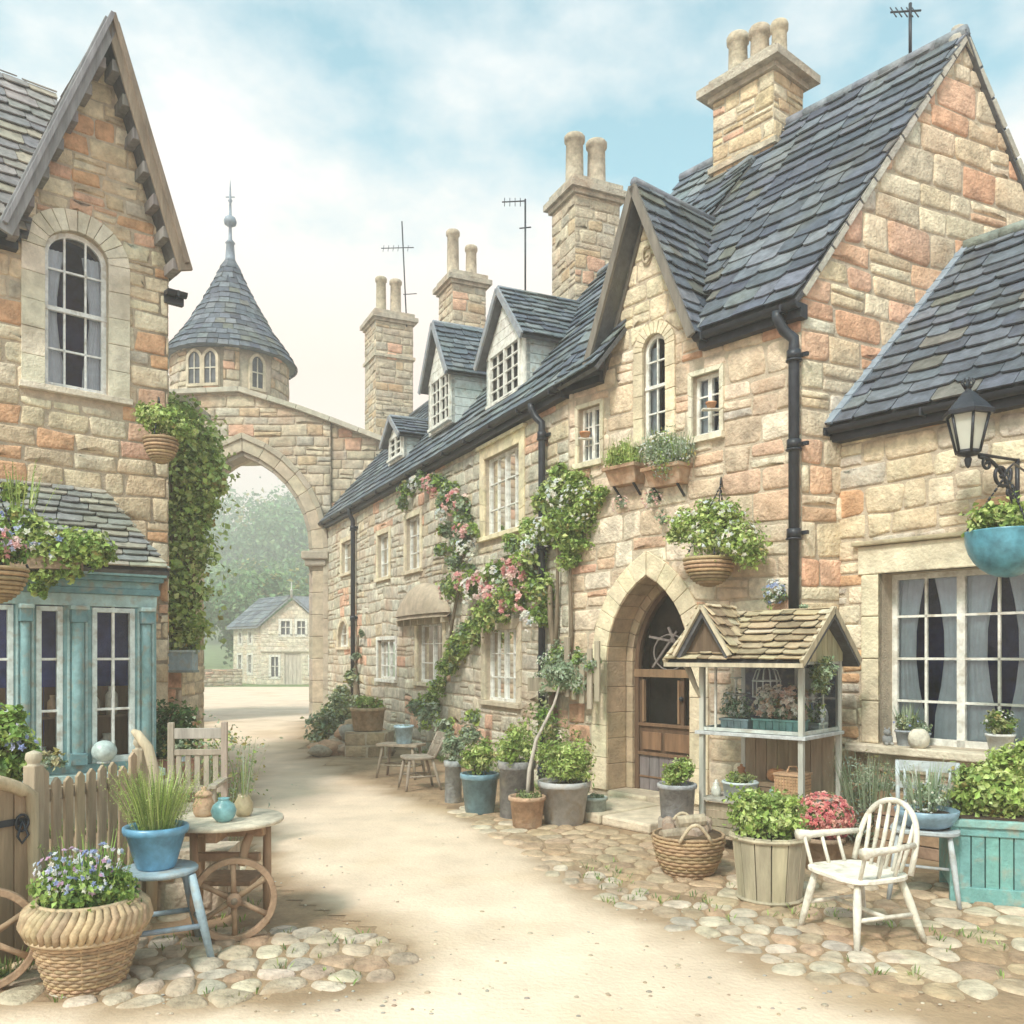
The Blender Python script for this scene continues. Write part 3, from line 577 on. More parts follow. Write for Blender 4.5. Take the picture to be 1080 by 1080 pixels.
def gutter(F, u0, u1, v, w_, parent, name='gutter', rr=.055):
    mb = MB(); vs = []; n = 7
    for u in (u0, u1):
        for k in range(n): a = math.pi + math.pi * k / (n - 1); vs.append(F.pt(u, v + rr * math.sin(a), w_ + rr + rr * math.cos(a)))
    for u in (u0, u1):
        for k in range(n): a = math.pi + math.pi * k / (n - 1); vs.append(F.pt(u, v + (rr - .008) * math.sin(a), w_ + rr + (rr - .008) * math.cos(a)))
    mb.add(vs, [(k, k + 1, n + k + 1, n + k) for k in range(n - 1)] + [(2 * n + k + 1, 2 * n + k, 3 * n + k, 3 * n + k + 1) for k in range(n - 1)], 0, (.05, .05, .07), True)
    mb.box(F.pt(u0, v - .12, -.01), F.d * (u1 - u0), F.n * (w_ + .012), V((0, 0, .13)), 0, (.05, .05, .06))
    u = u0 + .1
    while u < u1: mb.box(F.pt(u, v - rr - .012, w_ - .01), F.d * .02, F.n * (rr * 2 + .015), V((0, 0, rr + .015))); u += .9
    for u in (u0, u1): mb.prism([F.pt(u - .006, v + rr * math.sin(math.pi + math.pi * k / 8), w_ + rr + rr * math.cos(math.pi + math.pi * k / 8)) for k in range(9)], F.d * .012)
    return mb.build(name, 'iron', parent)
def downpipe(F, u, vtop, vbot, w_, parent, r=.04, joints=3, neck=.22, side=0):
    mb = MB(); pts = [F.pt(u - side, vtop, w_ + neck * .4), F.pt(u - side, vtop - .06, w_ + neck * .4), F.pt(u - side * .6, vtop - .18, w_ + neck * .2), F.pt(u, vtop - .26, w_ * 1.0), F.pt(u, vtop - .34, w_), F.pt(u, vbot, w_)]
    mb.tube(pts, r, 10)
    for k in range(joints + 1):
        v = (vtop - .4) - (vtop - .4 - vbot) * k / joints * .96
        mb.tube([F.pt(u, v - .05, w_), F.pt(u, v + .03, w_)], r * 1.32, 10); mb.tube([F.pt(u, v - .07, w_), F.pt(u, v - .055, w_)], r * 1.5, 10)
        mb.box(F.pt(u - r * 2, v - .02, w_ - r - .04), F.d * r * 4, F.n * .03, V((0, 0, .035)))
    return mb.build('downpipe', 'iron', parent)
gutter(FL, -.02, LEN + .05, EAVE - .16, .12, T)
u = FL.uv(377, 600)[0]; downpipe(FL, u, EAVE - .2, .4, .1, T, r=.05, joints=2)
u = FL.uv(579, 600)[0]; downpipe(FL, u, EAVE - .2, .1, .1, T, r=.045, joints=3, side=-.12)
# dormers
def dormer(F, parent, uo, uw, vap, vea, vbot, w_, back, rnd, cols):
    u0, u1 = uo; a, b, c, d = uw; um = (u0 + u1) / 2; mb = MB(); WC = (.80, .79, .74)
    wl = (u0 + u1) / 2 - (u1 - u0) * .42; wr = (u0 + u1) / 2 + (u1 - u0) * .42
    gb = MB(); k = 5            # boarded gable
    panel(gb, F, [(wl, vbot), (wr, vbot), (wr, vea), (um, vap - .1), (wl, vea)], [opening(a, b, c, d)], .05, 0, WC, w_)
    for i in range(k):
        v = vea + (vap - .1 - vea) * i / k; h_ = (vap - .1 - vea) / k; f0 = 1 - i / k; f1 = 1 - (i + 1) / k
        gb.prism([F.pt(um - (um - wl) * f0, v, w_), F.pt(um + (wr - um) * f0, v, w_), F.pt(um + (wr - um) * f1, v + h_ * .96, w_), F.pt(um - (um - wl) * f1, v + h_ * .96, w_)], F.n * (.018), 0, jit(WC, .04, rnd))
    for s_ in (wl, wr - .04):
        for i in range(6): h_ = (vea - vbot) / 6; gb.box(F.pt(s_, vbot + h_ * i, w_ - back), F.d * .04, F.n * back, V((0, 0, h_ * .95)), 0, jit((.62, .68, .68), .06, rnd))
    D = gb.build('dormer', 'paint', parent, bevel=.003)
    fb = MB(); gb = MB(); ol = opening(a, b, c, d); ring(fb, F, ol, -.03, .03, w_ - .02, w_ + .03, 0, WC); fb.box(F.pt(a - .06, c - .05, w_ - .02), F.d * (b - a + .12), F.n * .09, V((0, 0, .045)), 0, WC)
    m_ = (a + b) / 2; fb.box(F.pt(m_ - .025, c, w_ - .02), F.d * .05, F.n * .045, V((0, 0, d - c)), 0, WC)
    for x in (a + (m_ - a) / 2, m_ + (b - m_) / 2) if cols > 1 else (): fb.box(F.pt(x - .008, c, w_ - .015), F.d * .016, F.n * .03, V((0, 0, d - c)), 0, WC)
    for j in range(1, 4 if cols > 1 else 3): y = c + (d - c) * j / (4 if cols > 1 else 3); fb.box(F.pt(a, y - .01, w_ - .014), F.d * (b - a), F.n * .027, V((0, 0, .02)), 0, WC)
    fb.build('window_frame', 'paint', D); gb.box(F.pt(a, c, w_ - .03), F.d * (b - a), F.n * .006, V((0, 0, d - c))); gb.build('window_pane', 'glass', D)
    ib = MB(); ib.box(F.pt(wl + .06, vbot, w_ - .3), F.d * (wr - wl - .12), F.n * .01, V((0, 0, vea - vbot))); ib.build('gloom_backing', 'dark', D)  # dark sheet stands in for the shaded space in the dormer
    rb = MB(); ov = .13
    for sgn in (-1, 1):
        ue = u0 if sgn < 0 else u1; O = F.pt(ue, vea - .08, w_ + ov); top = F.pt(um, vap, w_ + ov); Wd = top - O; L_ = Wd.length
        Q = Sl(O, -F.n, Wd); slates(rb, Q, [(0, 0), (back + ov, 0), (back + ov, L_), (0, L_)], .13, (.14, .34), PAL_SLATE_BLUE if cols == 2 else PAL_SLATE, rnd)
        rb.beam(F.pt(ue - sgn * .0, vea - .1, w_ + ov + .015), F.pt(um, vap - .0, w_ + ov + .015), .03, .09, 1, (.30, .32, .36), up=F.n.cross(Wd))
    rb.tube([F.pt(um, vap + .03, w_ + ov), F.pt(um, vap + .03, w_ - back)], .035, 6, 0, (.25, .28, .33)); rb.build('dormer_roof', ['slate', 'paint'], D)
for (ox, wx, ya, ye, yb, back) in dorm:
    w_ = -.22; a = FL.uv(ox[0], 500, w_)[0]; b = FL.uv(ox[1], 500, w_)[0]; c = FL.uv(wx[0], 500, w_)[0]; d = FL.uv(wx[1], 500, w_)[0]; xm = (ox[0] + ox[1]) / 2
    g_ = lambda y: FL.uv(xm, y, w_)[1]
    dormer(FL, T, (min(a, b), max(a, b)), (min(c, d), max(c, d), g_(yb) + .04, g_(ye) + .02), g_(ya), g_(ye), g_(yb) - .05, w_, back, rnd, 2 if xm > 440 else 1)
# rounded stone canopy over the bay-like window
u0, u1, v0, v1 = rect_on(FL, 424, 478, 628, 655); mb = MB(); n = 14
vs = []
for i in range(n + 1):
    t_ = i / n; u_ = u0 + (u1 - u0) * t_; q = math.sin(math.pi * t_) ** .7 if 0 < t_ < 1 else 0
    for j in range(7): a = math.pi / 2 * j / 6; vs.append(FL.pt(u_, v0 + .10 + (v1 - v0 + .12) * q * math.sin(a), .03 + (.10 + .16 * q) * math.cos(a)))
    vs.append(FL.pt(u_, v0 + .03, .03 + (.09 + .15 * q))); vs.append(FL.pt(u_, v0 + .05, 0.0))
mb.add(vs, [(i * 9 + j, i * 9 + j + 1, (i + 1) * 9 + j + 1, (i + 1) * 9 + j) for i in range(n) for j in range(8)], 0, (.52, .43, .33), True)
for q in range(7): mb.box(FL.pt(u0 + .12 + (u1 - u0 - .3) * q / 6, v0 - .06, 0.03), FL.d * .06, FL.n * .12, V((0, 0, .11)), 0, (.55, .47, .36))
mb.build('canopy', 'ashlar', T, bevel=.004)
def chimney(name_parent, c, wx, wy, z0, z1, pots, rnd, ang, pal=PAL_TAN, label=None, cap=.11, mid=None):
    c = V((c[0], c[1], 0)); ex = V((math.cos(ang), math.sin(ang), 0)); ey = V((-math.sin(ang), math.cos(ang), 0)); mb = MB(); ck = z1 - .28
    for (F, wd) in ((Fr(c - ex * wx / 2 - ey * wy / 2, ex, -ey), wx), (Fr(c - ex * wx / 2 + ey * wy / 2, -ey, -ex), wy), (Fr(c + ex * wx / 2 - ey * wy / 2, ey, ex), wy), (Fr(c + ex * wx / 2 + ey * wy / 2, -ex, ey), wx)):
        stones(mb, F, [(.0, z0), (wd, z0), (wd, ck), (.0, ck)], [], (.14, .24), (.22, .5), pal, rnd, dep=.015)
    mb.box(c - ex * wx / 2 - ey * wy / 2 + V((0, 0, z0)), ex * wx, ey * wy, V((0, 0, ck - z0)), 0, (.5, .43, .33))
    def slab(o_, za, zb, col): mb.box(c - ex * (wx / 2 + o_) - ey * (wy / 2 + o_) + V((0, 0, za)), ex * (wx + 2 * o_), ey * (wy + 2 * o_), V((0, 0, zb - za)), 1, col)
    slab(.05, ck + .002, ck + .07, (.52, .46, .37)); slab(cap, ck + .07, ck + .17, (.46, .41, .34)); slab(.04, ck + .17, z1, (.5, .45, .37))
    if mid: slab(.05, mid, mid + .07, (.54, .48, .38))
    o = mb.build('chimney', ['mortar', 'stone'], name_parent, bevel=0)
    if label: o['label'] = label
    for (dx, dy, r, h) in pots:
        p = c + ex * dx + ey * dy + V((0, 0, z1 - .02)); pb = MB(); pb.lathe(p, [(r * 1.1, 0), (r * 1.08, .08), (r, .1), (r * .93, h - .12), (r * 1.12, h - .1), (r * 1.15, h - .03), (r * 1.0, h), (r * .72, h), (r * .7, h - .2), (.001, h - .2)], 18, 0, jit((.50, .42, .32), .08, rnd)); pb.build('chimney_pot', 'clay', o)
ANG = math.atan2(FL.d.y, FL.d.x)
chimney(T, (1.17, 14.1), .75, .8, 6.2, 9.05, [(0, .2, .145, .86), (.0, -.2, .15, .86)], rnd, ANG)
chimney(T, (-1.07, 19.0), .8, .75, 6.2, 9.72, [(-.05, -.19, .12, .75), (.05, .19, .13, 1.05)], rnd, ANG)
chimney(T, (-3.1, 22.3), .95, .95, 4.0, 10.15, [(0, .2, .13, 1.0), (0, -.18, .14, 1.0)], rnd, ANG, mid=9.0)

# ---- near cottage with the gothic door
rnd = random.Random(31)
T2 = thing('gabled_cottage', 'tall honey stone cottage with pointed arch door, steep slate roof and rugged gable end', 'cottage', tuple(FN.pt(1.5, 0, -1.5)))
NL = (C - K).length; EN = 5.06; holes = []; sholes = []
uK = 0; gL = FN.uv(640, 300)[0]; gR = FN.uv(741, 300)[0]; gM = FN.uv(684, 300)[0]; gAp = FN.uv(684, 216)[1]
s_, h_ = win(FN, (611, 634, 429, 487), parent=T2, rnd=rnd, cas=2, cols=2, rows=3, sur=.05, scol=(.74, .66, .5), curt=.9); sholes.append(s_); holes.append(h_)
s_, h_ = win(FN, (731, 760, 394, 459), parent=T2, rnd=rnd, cas=2, cols=1, rows=3, sur=.05, scol=(.78, .72, .58), curt=.8); sholes.append(s_); holes.append(h_)
au0, au1, av0, av1 = rect_on(FN, 679, 703, 352, 462)
ahol, ah = window(FN, T2, au0, au1, av0, av1, rnd, kind='arch', cas=1, cols=2, rows=4, transom=2, sur=.13, scol=(.78, .68, .5), curt=.7, rec=.05, fw=.04, label='arched sash window in the little gable'); holes.append(ah); sholes.append(grow(ah, .12))
du0 = FN.uv(641, 700)[0]; du1 = FN.uv(729, 700)[0]; dtop = FN.uv(686, 606)[1]; dv0 = .16
dol = opening(du0, du1, dv0, dtop, 'arch', 1.62); holes.append(dol); sholes.append(grow(dol, .23))
# door surround: outer cream voussoirs, inner brown reveal blocks
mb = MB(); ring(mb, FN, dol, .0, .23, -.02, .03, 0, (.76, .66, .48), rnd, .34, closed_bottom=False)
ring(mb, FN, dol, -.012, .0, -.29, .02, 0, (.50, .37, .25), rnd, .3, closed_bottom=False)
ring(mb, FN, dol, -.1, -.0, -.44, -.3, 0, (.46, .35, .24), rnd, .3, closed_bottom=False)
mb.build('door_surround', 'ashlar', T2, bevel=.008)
di = opening(du0 + .1, du1 - .1, dv0, dtop - .1, 'arch', 1.58)
BR = (.13, .075, .045); uA, uB = du0 + .1, du1 - .1
mb = MB(); ring(mb, FN, di, -.06, 0, -.42, -.34, 0, BR, closed_bottom=False)
mb.box(FN.pt(uA, 1.44, -.42), FN.d * (uB - uA), FN.n * .09, V((0, 0, .09)), 0, (.27, .17, .10))
um = uA + (uB - uA) * .70
mb.box(FN.pt(uA + .06, dv0, -.41), FN.d * (uB - uA - .12), FN.n * .03, V((0, 0, .42)), 0, (.16, .14, .16))           # grey lower boards
for k in range(6): mb.box(FN.pt(uA + .06 + k * (uB - uA - .12) / 6, dv0, -.38), FN.d * ((uB - uA - .12) / 6 - .008), FN.n * .018, V((0, 0, .40)), 0, jit((.22, .19, .20), .12, rnd))
mb.box(FN.pt(uA + .06, .57, -.41), FN.d * (uB - uA - .12), FN.n * .045, V((0, 0, .32)), 0, BR)
for (a, b) in ((.12, .40), (.45, .84)): # raised panels
    mb.box(FN.pt(uA + a * (uB - uA), .62, -.36), FN.d * (b - a) * (uB - uA), FN.n * .02, V((0, 0, .2)), 0, (.23, .13, .075))
for (z_, h_, q) in ((.555, .035, .075), (.885, .035, .07), (.3, .02, .06)): mb.box(FN.pt(uA + .05, z_, -.41), FN.d * (uB - uA - .1), FN.n * q, V((0, 0, h_)), 0, (.19, .11, .065))
for x in (uA + .06, um - .04, uB - .11): mb.box(FN.pt(x, .9, -.41), FN.d * .05, FN.n * .05, V((0, 0, .55)), 0, BR)
for x in (uA + .11, um - .07): mb.box(FN.pt(x, .93, -.39), FN.d * .025, FN.n * .045, V((0, 0, .48)), 0, (.28, .17, .1))
door = mb.build('door', 'wood', T2, bevel=.003)
mb = MB(); mb.add([FN.pt(*p, -.385) for p in [(uA + .06, .92), (uB - .06, .92), (uB - .06, 1.44), (uA + .06, 1.44)]], [(0, 1, 2, 3)]); fan = [q for q in di if q[1] > 1.4]
fan = [(uA + .02, 1.53), (uB - .02, 1.53)] + [q for q in di[2:]]; mb.add([FN.pt(*p, -.385) for p in fan], [tuple(range(len(fan)))]); mb.build('pane', 'glass', door)
mb = MB(); cu = (uA + uB) / 2
for q in ((.25, 1.55, .6, 1.95), (.72, 1.55, .48, 2.0), (.2, 1.9, .8, 1.8)): mb.beam(FN.pt(uA + q[0] * (uB - uA), q[1], -.372), FN.pt(uA + q[2] * (uB - uA), q[3], -.372), .025, .02, 0, (.20, .17, .16), up=FN.n)
mb.tube([FN.pt(cu + .23 * math.cos(a * .35), 1.72 + .2 * math.sin(a * .35), -.372) for a in range(19)], .01, 6, 0, (.2, .17, .16)); mb.build('fanlight_bars', 'wood', door)
mb = MB(); mb.lathe(FN.pt(um - .01, 1.18, -.34), [(.001, 0), (.022, .01), (.028, .03), (.02, .05), (.001, .055)], 12, 0, (.1, .08, .05)); mb.build('handle', 'iron', door)
mb = MB(); panel(mb, FN, [(uA, dv0), (uB, dv0), (uB, 2.4), (uA, 2.4)], [], .02, w=-.6); mb.build('gloom_backing', 'gloom', T2)  # brown sheet carries the hallway's darkness in its colour
outl = [(0, 0), (NL, 0), (NL, EN), (gR, EN), (gM, gAp), (gL, EN), (0, EN)]
mb = MB(); panel(mb, FN, outl, holes, .3, w=0)
stones(mb, FN, [(0.01, 0), (NL, 0), (NL, EN), (0.01, EN)], sholes, (.17, .33), (.24, .56), PAL_WARM, rnd)
stones(mb, FN, [(gL, EN), (gR, EN), (gM, gAp)], [grow(ah, .12)], (.16, .24), (.2, .42), [((.74, .64, .47), 3), ((.68, .57, .41), 2)], rnd, blot=False)
mb.build('wall', ['mortar', 'stone'], T2)
mb = MB(); mb.box(FN.pt(.1, .1, -1.2), FN.d * (NL - .5), FN.n * .04, V((0, 0, 6))); mb.build('gloom_backing', 'dark', T2)  # dark blue sheet in place of shaded rooms behind the front windows
# gable end
t_ap = 2.197; AP = 8.03
FGo = [(0, 0), (4.6, 0), (4.6, EN - .1), (t_ap, AP), (0, EN)]
mb = MB(); panel(mb, FG, FGo, [], .3); stones(mb, FG, FGo, [], (.17, .36), (.24, .62), [((.70, .56, .40), 4), ((.76, .65, .49), 5), ((.62, .52, .40), 3), ((.60, .55, .46), 2), ((.72, .47, .33), 3), ((.68, .40, .27), 1.8)], rnd, dep=.02, gap=.007)
mb.build('gable_wall', ['mortar', 'stone'], T2)
Ap = FG.pt(t_ap, AP, 0)
k_ = (C - Ap).dot(FN.n)   # perpendicular distance from the front to the ridge
back = FN.pt(0, 0, 0)
mb = MB(); mb.box(FN.pt(-.0, .02, -2 * k_), FN.d * (NL + 1.5), FN.n * .25, V((0, 0, EN - .1)), 0, (.55, .45, .34))
mb.prism([FN.pt(.02, 0, -.31), FN.pt(.02, 0, -2 * k_), FN.pt(.02, EN - .1, -2 * k_), FN.pt(.02, AP - .15, -k_), FN.pt(.02, EN - .1, -.31)], FN.d * .28, 0, (.55, .45, .34)); mb.build('rear_wall', 'mortar', T2)
# main roof: from the eave up to the ridge, the verge following the gable wall
o_ = FN.pt(0, EN - .12, .14); rid = FN.pt(0, AP + .04, -k_); SN = Sl(o_, FN.d, rid - o_); sL = (rid - o_).length
uG0 = NL + .03; uG1 = (Ap - FN.pt(0, 0, 0)).dot(FN.d) + .06
e0 = FN.uv(640, 300, .14)[0] - .06; e1 = gR + .06
mid_v = lambda u_: 0
mb = MB(); slates(mb, SN, [(gR - .02, 0), (uG0, 0), (uG1, sL), (gR - .02, sL)], .21, (.2, .48), PAL_SLATE, rnd)
slates(mb, SN, [(-.02, 0), (gL + .02, 0), (gL + .02, sL), (-.02, sL)], .21, (.2, .48), PAL_SLATE_BLUE, rnd)
vg = (gAp - EN) / (AP - EN) * sL
slates(mb, SN, [(gL + .02, .65), (gR - .02, .65), (gR - .02, sL), (gL + .02, sL)], .21, (.2, .48), PAL_SLATE, rnd)
for k in range(12):      # ridge tiles
    a = -.02 + (uG1 + .02) * k / 12; mb.tube([FN.pt(a, AP + .07, -k_), FN.pt(a + (uG1 + .02) / 12 - .012, AP + .07, -k_)], .075, 8, 0, jit((.24, .26, .31), .1, rnd))
ob = FN.pt(0, EN - .2, -2 * k_ - .1); SBk = Sl(ob, FN.d, rid - ob); slates(mb, SBk, [(-.02, 0), (uG1 + .50, 0), (uG1, (rid - ob).length), (-.02, (rid - ob).length)], .35, (.4, .7), PAL_SLATE, rnd)
mb.build('roof', 'slate', T2)
mb = MB()       # stone coping up the gable
for sgn, a, b in ((1, (-.02, EN - .05), (t_ap, AP + .02)), (-1, (4.6, EN - .15), (t_ap, AP + .02))):
    n = 12
    for i in range(n):
        t0, t1 = i / n, (i + 1) / n - .006; p = FG.pt(a[0] + (b[0] - a[0]) * t0, a[1] + (b[1] - a[1]) * t0, -.02); q = FG.pt(a[0] + (b[0] - a[0]) * t1, a[1] + (b[1] - a[1]) * t1, -.02); mb.beam(p, q, .16, .07, 0, jit((.50, .47, .42), .1, rnd))
mb.lathe(FG.pt(t_ap, AP, -.05), [(.09, -.05), (.1, .05), (.06, .1), (.07, .16), (.001, .2)], 10, 0, (.5, .47, .42)); mb.build('gable_coping', 'ashlar', T2, bevel=.006)
# little front gable roof
mb = MB(); ov = .24
for ue, sgn in ((gL - .1, -1), (gR + .06, 1)):
    O = FN.pt(ue, EN - .16, ov); top = FN.pt(gM, gAp + .13, ov); Wd = top - O; Q = Sl(O, -FN.n, Wd); Ln = Wd.length
    bk = (gAp - EN + .3) / (AP - EN) * k_ + ov + .1
    slates(mb, Q, [(0, 0), (.5, 0), (bk, Ln), (0, Ln)], .15, (.16, .4), PAL_SLATE, rnd)
    mb.beam(FN.pt(ue, EN - .18, ov + .02), FN.pt(gM, gAp + .11, ov + .02), 0.035, .085, 1, (.20, .175, .15), up=FN.n.cross(Wd))
    mb.beam(FN.pt(ue + sgn * -.05, EN - .24, .02), FN.pt(gM, gAp - .0, .02), .04, .06, 1, (.17, .15, .13), up=FN.n.cross(Wd))
mb.tube([FN.pt(gM, gAp + .17, ov), FN.pt(gM, gAp + .17, -1.3)], .05, 8, 0, (.2, .21, .25)); mb.build('front_gable_roof', ['slate', 'wood'], T2)
mb = MB(); mb.tube([FN.pt(gM + .055 * math.cos(a * .4), gAp - .55 + .09 * math.sin(a * .4), .035) for a in range(2, 17)], .013, 6, 0, (.5, .42, .3)); mb.box(FN.pt(gM, gAp - .57, .02), FN.d * .05, FN.n * .025, V((0, 0, .022)), 0, (.5, .42, .3)); mb.build('carved_emblem', 'ashlar', T2)
gutter(FN, -.02, gL - .02, EN - .16, .1, T2); gutter(FN, gR + .03, NL + .06, EN - .16, .1, T2)
uP = FN.uv(838, 500, .08)[0]; downpipe(FN, uP, EN - .2, 1.9, .09, T2, r=.05, joints=3, side=.12)
chimney(T2, (3.06, 11.05), .62, .88, 6.4, 8.92, [(0, .29, .125, .66), (.02, -.02, .12, .60), (0, -.31, .095, .50)], rnd, math.atan2(-FN.n.y, -FN.n.x) + R(0), pal=[((.66, .52, .34), 4), ((.58, .44, .28), 3), ((.70, .60, .44), 2)], cap=.15, mid=7.75)
# ---- annex
rnd = random.Random(41)
AO = V((3.10, 8.41, 0)); FA = Fr(AO, (.636, -.772), (-.772, -.636)); EA = 3.92; ALen = 3.6; ka = 1.68; RA = 5.86
T3 = thing('stone_annex', 'low stone annex with dark slate roof, broad eight-row window and lantern bracket', 'cottage', tuple(FA.pt(1.5, 0, -1)))
u0, u1, v0, v1 = rect_on(FA, 950, 1078, 611, 786, -.2); wo = opening(u0, u1 + .05, v0, v1)
hu0 = FA.uv(928, 700)[0]; hv0 = FA.uv(1000, 790)[1]; hv1 = FA.uv(1000, 600)[1]; hol = opening(hu0, u1 + .12, hv0, hv1)
s2, h2 = window(FA, T3, hu0, u1 + .12, hv0, hv1, rnd, cas=2, cols=2, rows=4, sur=.0, fcol=(.80, .79, .74), pairs=2, curt=.85, rec=.24, sill=False, fw=.05, bar=.022)
mb = MB(); U1 = u1 + .12
mb.box(FA.pt(hu0 - .2, hv1 + .0, -.05), FA.d * (U1 - hu0 + .4), FA.n * .085, V((0, 0, .26)), 0, (.76, .68, .52))      # lintel
mb.box(FA.pt(hu0 - .24, hv1 + .262, -.02), FA.d * (U1 - hu0 + .5), FA.n * .10, V((0, 0, .04)), 0, (.42, .36, .24))      # drip rail
for a, b in ((hu0 - .17, hu0), (U1, U1 + .17)):
    for k in range(4): h_ = (hv1 - hv0) / 4; mb.box(FA.pt(a, hv0 + k * h_ + .003, -.05), FA.d * (b - a), FA.n * .08, V((0, 0, h_ - .006)), 0, jit((.74, .65, .48), .07, rnd))
mb.box(FA.pt(hu0 - .25, hv0 - .075, -.24), FA.d * (U1 - hu0 + .5), FA.n * .42, V((0, 0, .073)), 0, (.70, .62, .50))      # deep sill
mb.box(FA.pt(hu0 - .1, hv0 - .24, -.05), FA.d * (U1 - hu0 + .2), FA.n * .1, V((0, 0, .16)), 0, (.62, .54, .42)); mb.build('window_surround', 'ashlar', T3, bevel=.012)
ao = [(0, 0), (ALen, 0), (ALen, EA), (0, EA)]; mb = MB(); panel(mb, FA, ao, [hol], .3)
stones(mb, FA, ao, [opening(hu0 - .16, U1 + .16, hv0 - .25, hv1 + .29)], (.14, .26), (.2, .5), [((.70, .58, .42), 5), ((.76, .66, .50), 4), ((.56, .50, .42), 2.5), ((.68, .42, .25), 2)], rnd); mb.build('wall', ['mortar', 'stone'], T3)
mb = MB(); mb.box(FA.pt(.1, .02, -2 * ka), FA.d * (ALen - .1), FA.n * .2, V((0, 0, EA)), 0, (.55, .46, .34)); mb.prism([FA.pt(ALen, 0, -.31), FA.pt(ALen, 0, -2 * ka), FA.pt(ALen, EA, -2 * ka), FA.pt(ALen, RA - .1, -ka), FA.pt(ALen, EA, -.31)], FA.d * -.28, 0, (.55, .46, .34)); mb.build('rear_wall', 'mortar', T3)
mb = MB(); mb.box(FA.pt(.2, .1, -1.0), FA.d * (ALen - .6), FA.n * .04, V((0, 0, EA - .2))); mb.build('gloom_backing', 'dark', T3)  # sheet painted dark for the unlit room behind the broad window
oa = FA.pt(0, EA - .1, .17); ra = FA.pt(0, RA, -ka); SA = Sl(oa, FA.d, ra - oa); aL = (ra - oa).length
# where the roof meets the gable wall
def meet(v_): p = SA.pt(0, v_); k = (p - FG.O).dot(FG.n); return -(k - .03) / FA.d.dot(FG.n)
mb = MB(); slates(mb, SA, [(min(-.05, meet(0)), 0), (ALen + .1, 0), (ALen + .1, aL), (meet(aL), aL)], .19, (.18, .42), PAL_SLATE, rnd)
ob = FA.pt(0, EA - .1, -2 * ka - .1); SAb = Sl(ob, FA.d, ra - ob); lb = (ra - ob).length; slates(mb, SAb, [(meet(aL) + .6, 0), (ALen + .1, 0), (ALen + .1, lb), (meet(aL), lb)], .3, (.3, .6), PAL_SLATE, rnd)
for k in range(9): a = meet(aL) + (ALen - meet(aL)) * k / 9; mb.tube([SA.pt(a, aL, .04), SA.pt(a + (ALen - meet(aL)) / 9 - .012, aL, .04)], .07, 8, 0, jit((.26, .29, .27), .1, rnd))
mb.build('roof', 'slate', T3)
mb = MB(); n = 14
for k in range(n): v_ = aL * k / n; p, q = SA.pt(meet(v_), v_, .05), SA.pt(meet(v_ + aL / n), v_ + aL / n - .01, .05); mb.beam(p, q, .10, .025, 0, (.3, .35, .42), up=SA.N)
mb.build('flashing', 'lead', T3)
gutter(FA, -.12, ALen, EA - .11, .12, T3)

# ============================================================ arch and tower
rnd = random.Random(51); AY = 21.5
T4 = thing('stone_gateway', 'stone arched gateway spanning the lane with moulded arch ring and sloping coping', 'gateway', (-6.5, AY + .6, 0))
FR = Fr((0, AY), (1, 0), (0, -1)); spring = 4.25; ol = opening(-8.23, -4.83, 0, 6.62, 'arch', spring)
top = [(-12.5, 0), (-4.42, 0), (-3.3, 6.4), (-3.3, 6.95), (-5.2, 7.65), (-6.6, 8.05), (-8.9, 7.9), (-12.5, 7.9)]
top = [(-12.5, 0), (-4.4, 0), (-4.4, 7.33), (-5.2, 7.62), (-6.6, 8.05), (-8.9, 7.95), (-12.5, 7.95)]
mb = MB(); panel(mb, FR, top, [ol], 1.0); big = [(-12.5, 0.0), (-4.4, 0), (-4.4, 7.33), (-5.2, 7.62), (-6.6, 8.05), (-12.5, 7.95)]
stones(mb, FR, big, [grow(ol, .3)], (.18, .32), (.3, .75), PAL_TAN, rnd, dep=.03); panel(mb, Fr((0, AY + .1), (1, 0), (0, -1)), [(-4.4, 5.2), (-3.0, 5.2), (-3.0, 6.8), (-4.4, 7.32)], [], .8)
stones(mb, Fr((0, AY + .1), (1, 0), (0, -1)), [(-4.4, 5.2), (-3.0, 5.2), (-3.0, 6.8), (-4.4, 7.32)], [], (.18, .32), (.3, .7), PAL_TAN, rnd, dep=.03); mb.build('wall', ['mortar', 'stone'], T4)
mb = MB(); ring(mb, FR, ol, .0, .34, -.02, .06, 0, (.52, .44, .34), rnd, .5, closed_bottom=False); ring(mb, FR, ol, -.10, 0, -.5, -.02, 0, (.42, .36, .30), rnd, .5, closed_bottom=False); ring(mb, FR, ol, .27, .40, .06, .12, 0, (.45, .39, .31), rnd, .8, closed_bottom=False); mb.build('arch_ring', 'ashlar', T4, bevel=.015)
for x in (-8.43, -4.95): mb = MB(); mb.box((x - .05, AY - .16, spring - .42), (.52, 0, 0), (0, .7, 0), (0, 0, .16), 0, (.36, .32, .28)); mb.box((x - .12, AY - .22, spring - .26), (.66, 0, 0), (0, .8, 0), (0, 0, .2), 0, (.42, .37, .31)); mb.build('capital', 'ashlar', T4, bevel=.03)
mb = MB(); cp = [(-12.5, 7.95), (-8.9, 7.95), (-6.6, 8.05), (-5.2, 7.62), (-4.4, 7.33), (-3.0, 6.8)]
for (a, b) in zip(cp[:-1], cp[1:]):
    k = max(1, int((b[0] - a[0]) / .6))
    for i in range(k): mb.beam((a[0] + (b[0] - a[0]) * i / k, AY + .45, a[1] + (b[1] - a[1]) * i / k + .05), (a[0] + (b[0] - a[0]) * (i + 1) / k - .01, AY + .45, a[1] + (b[1] - a[1]) * (i + 1) / k + .05), 1.2, .12, 0, jit((.50, .46, .38), .1, rnd))
mb.build('coping', 'ashlar', T4, bevel=.01)
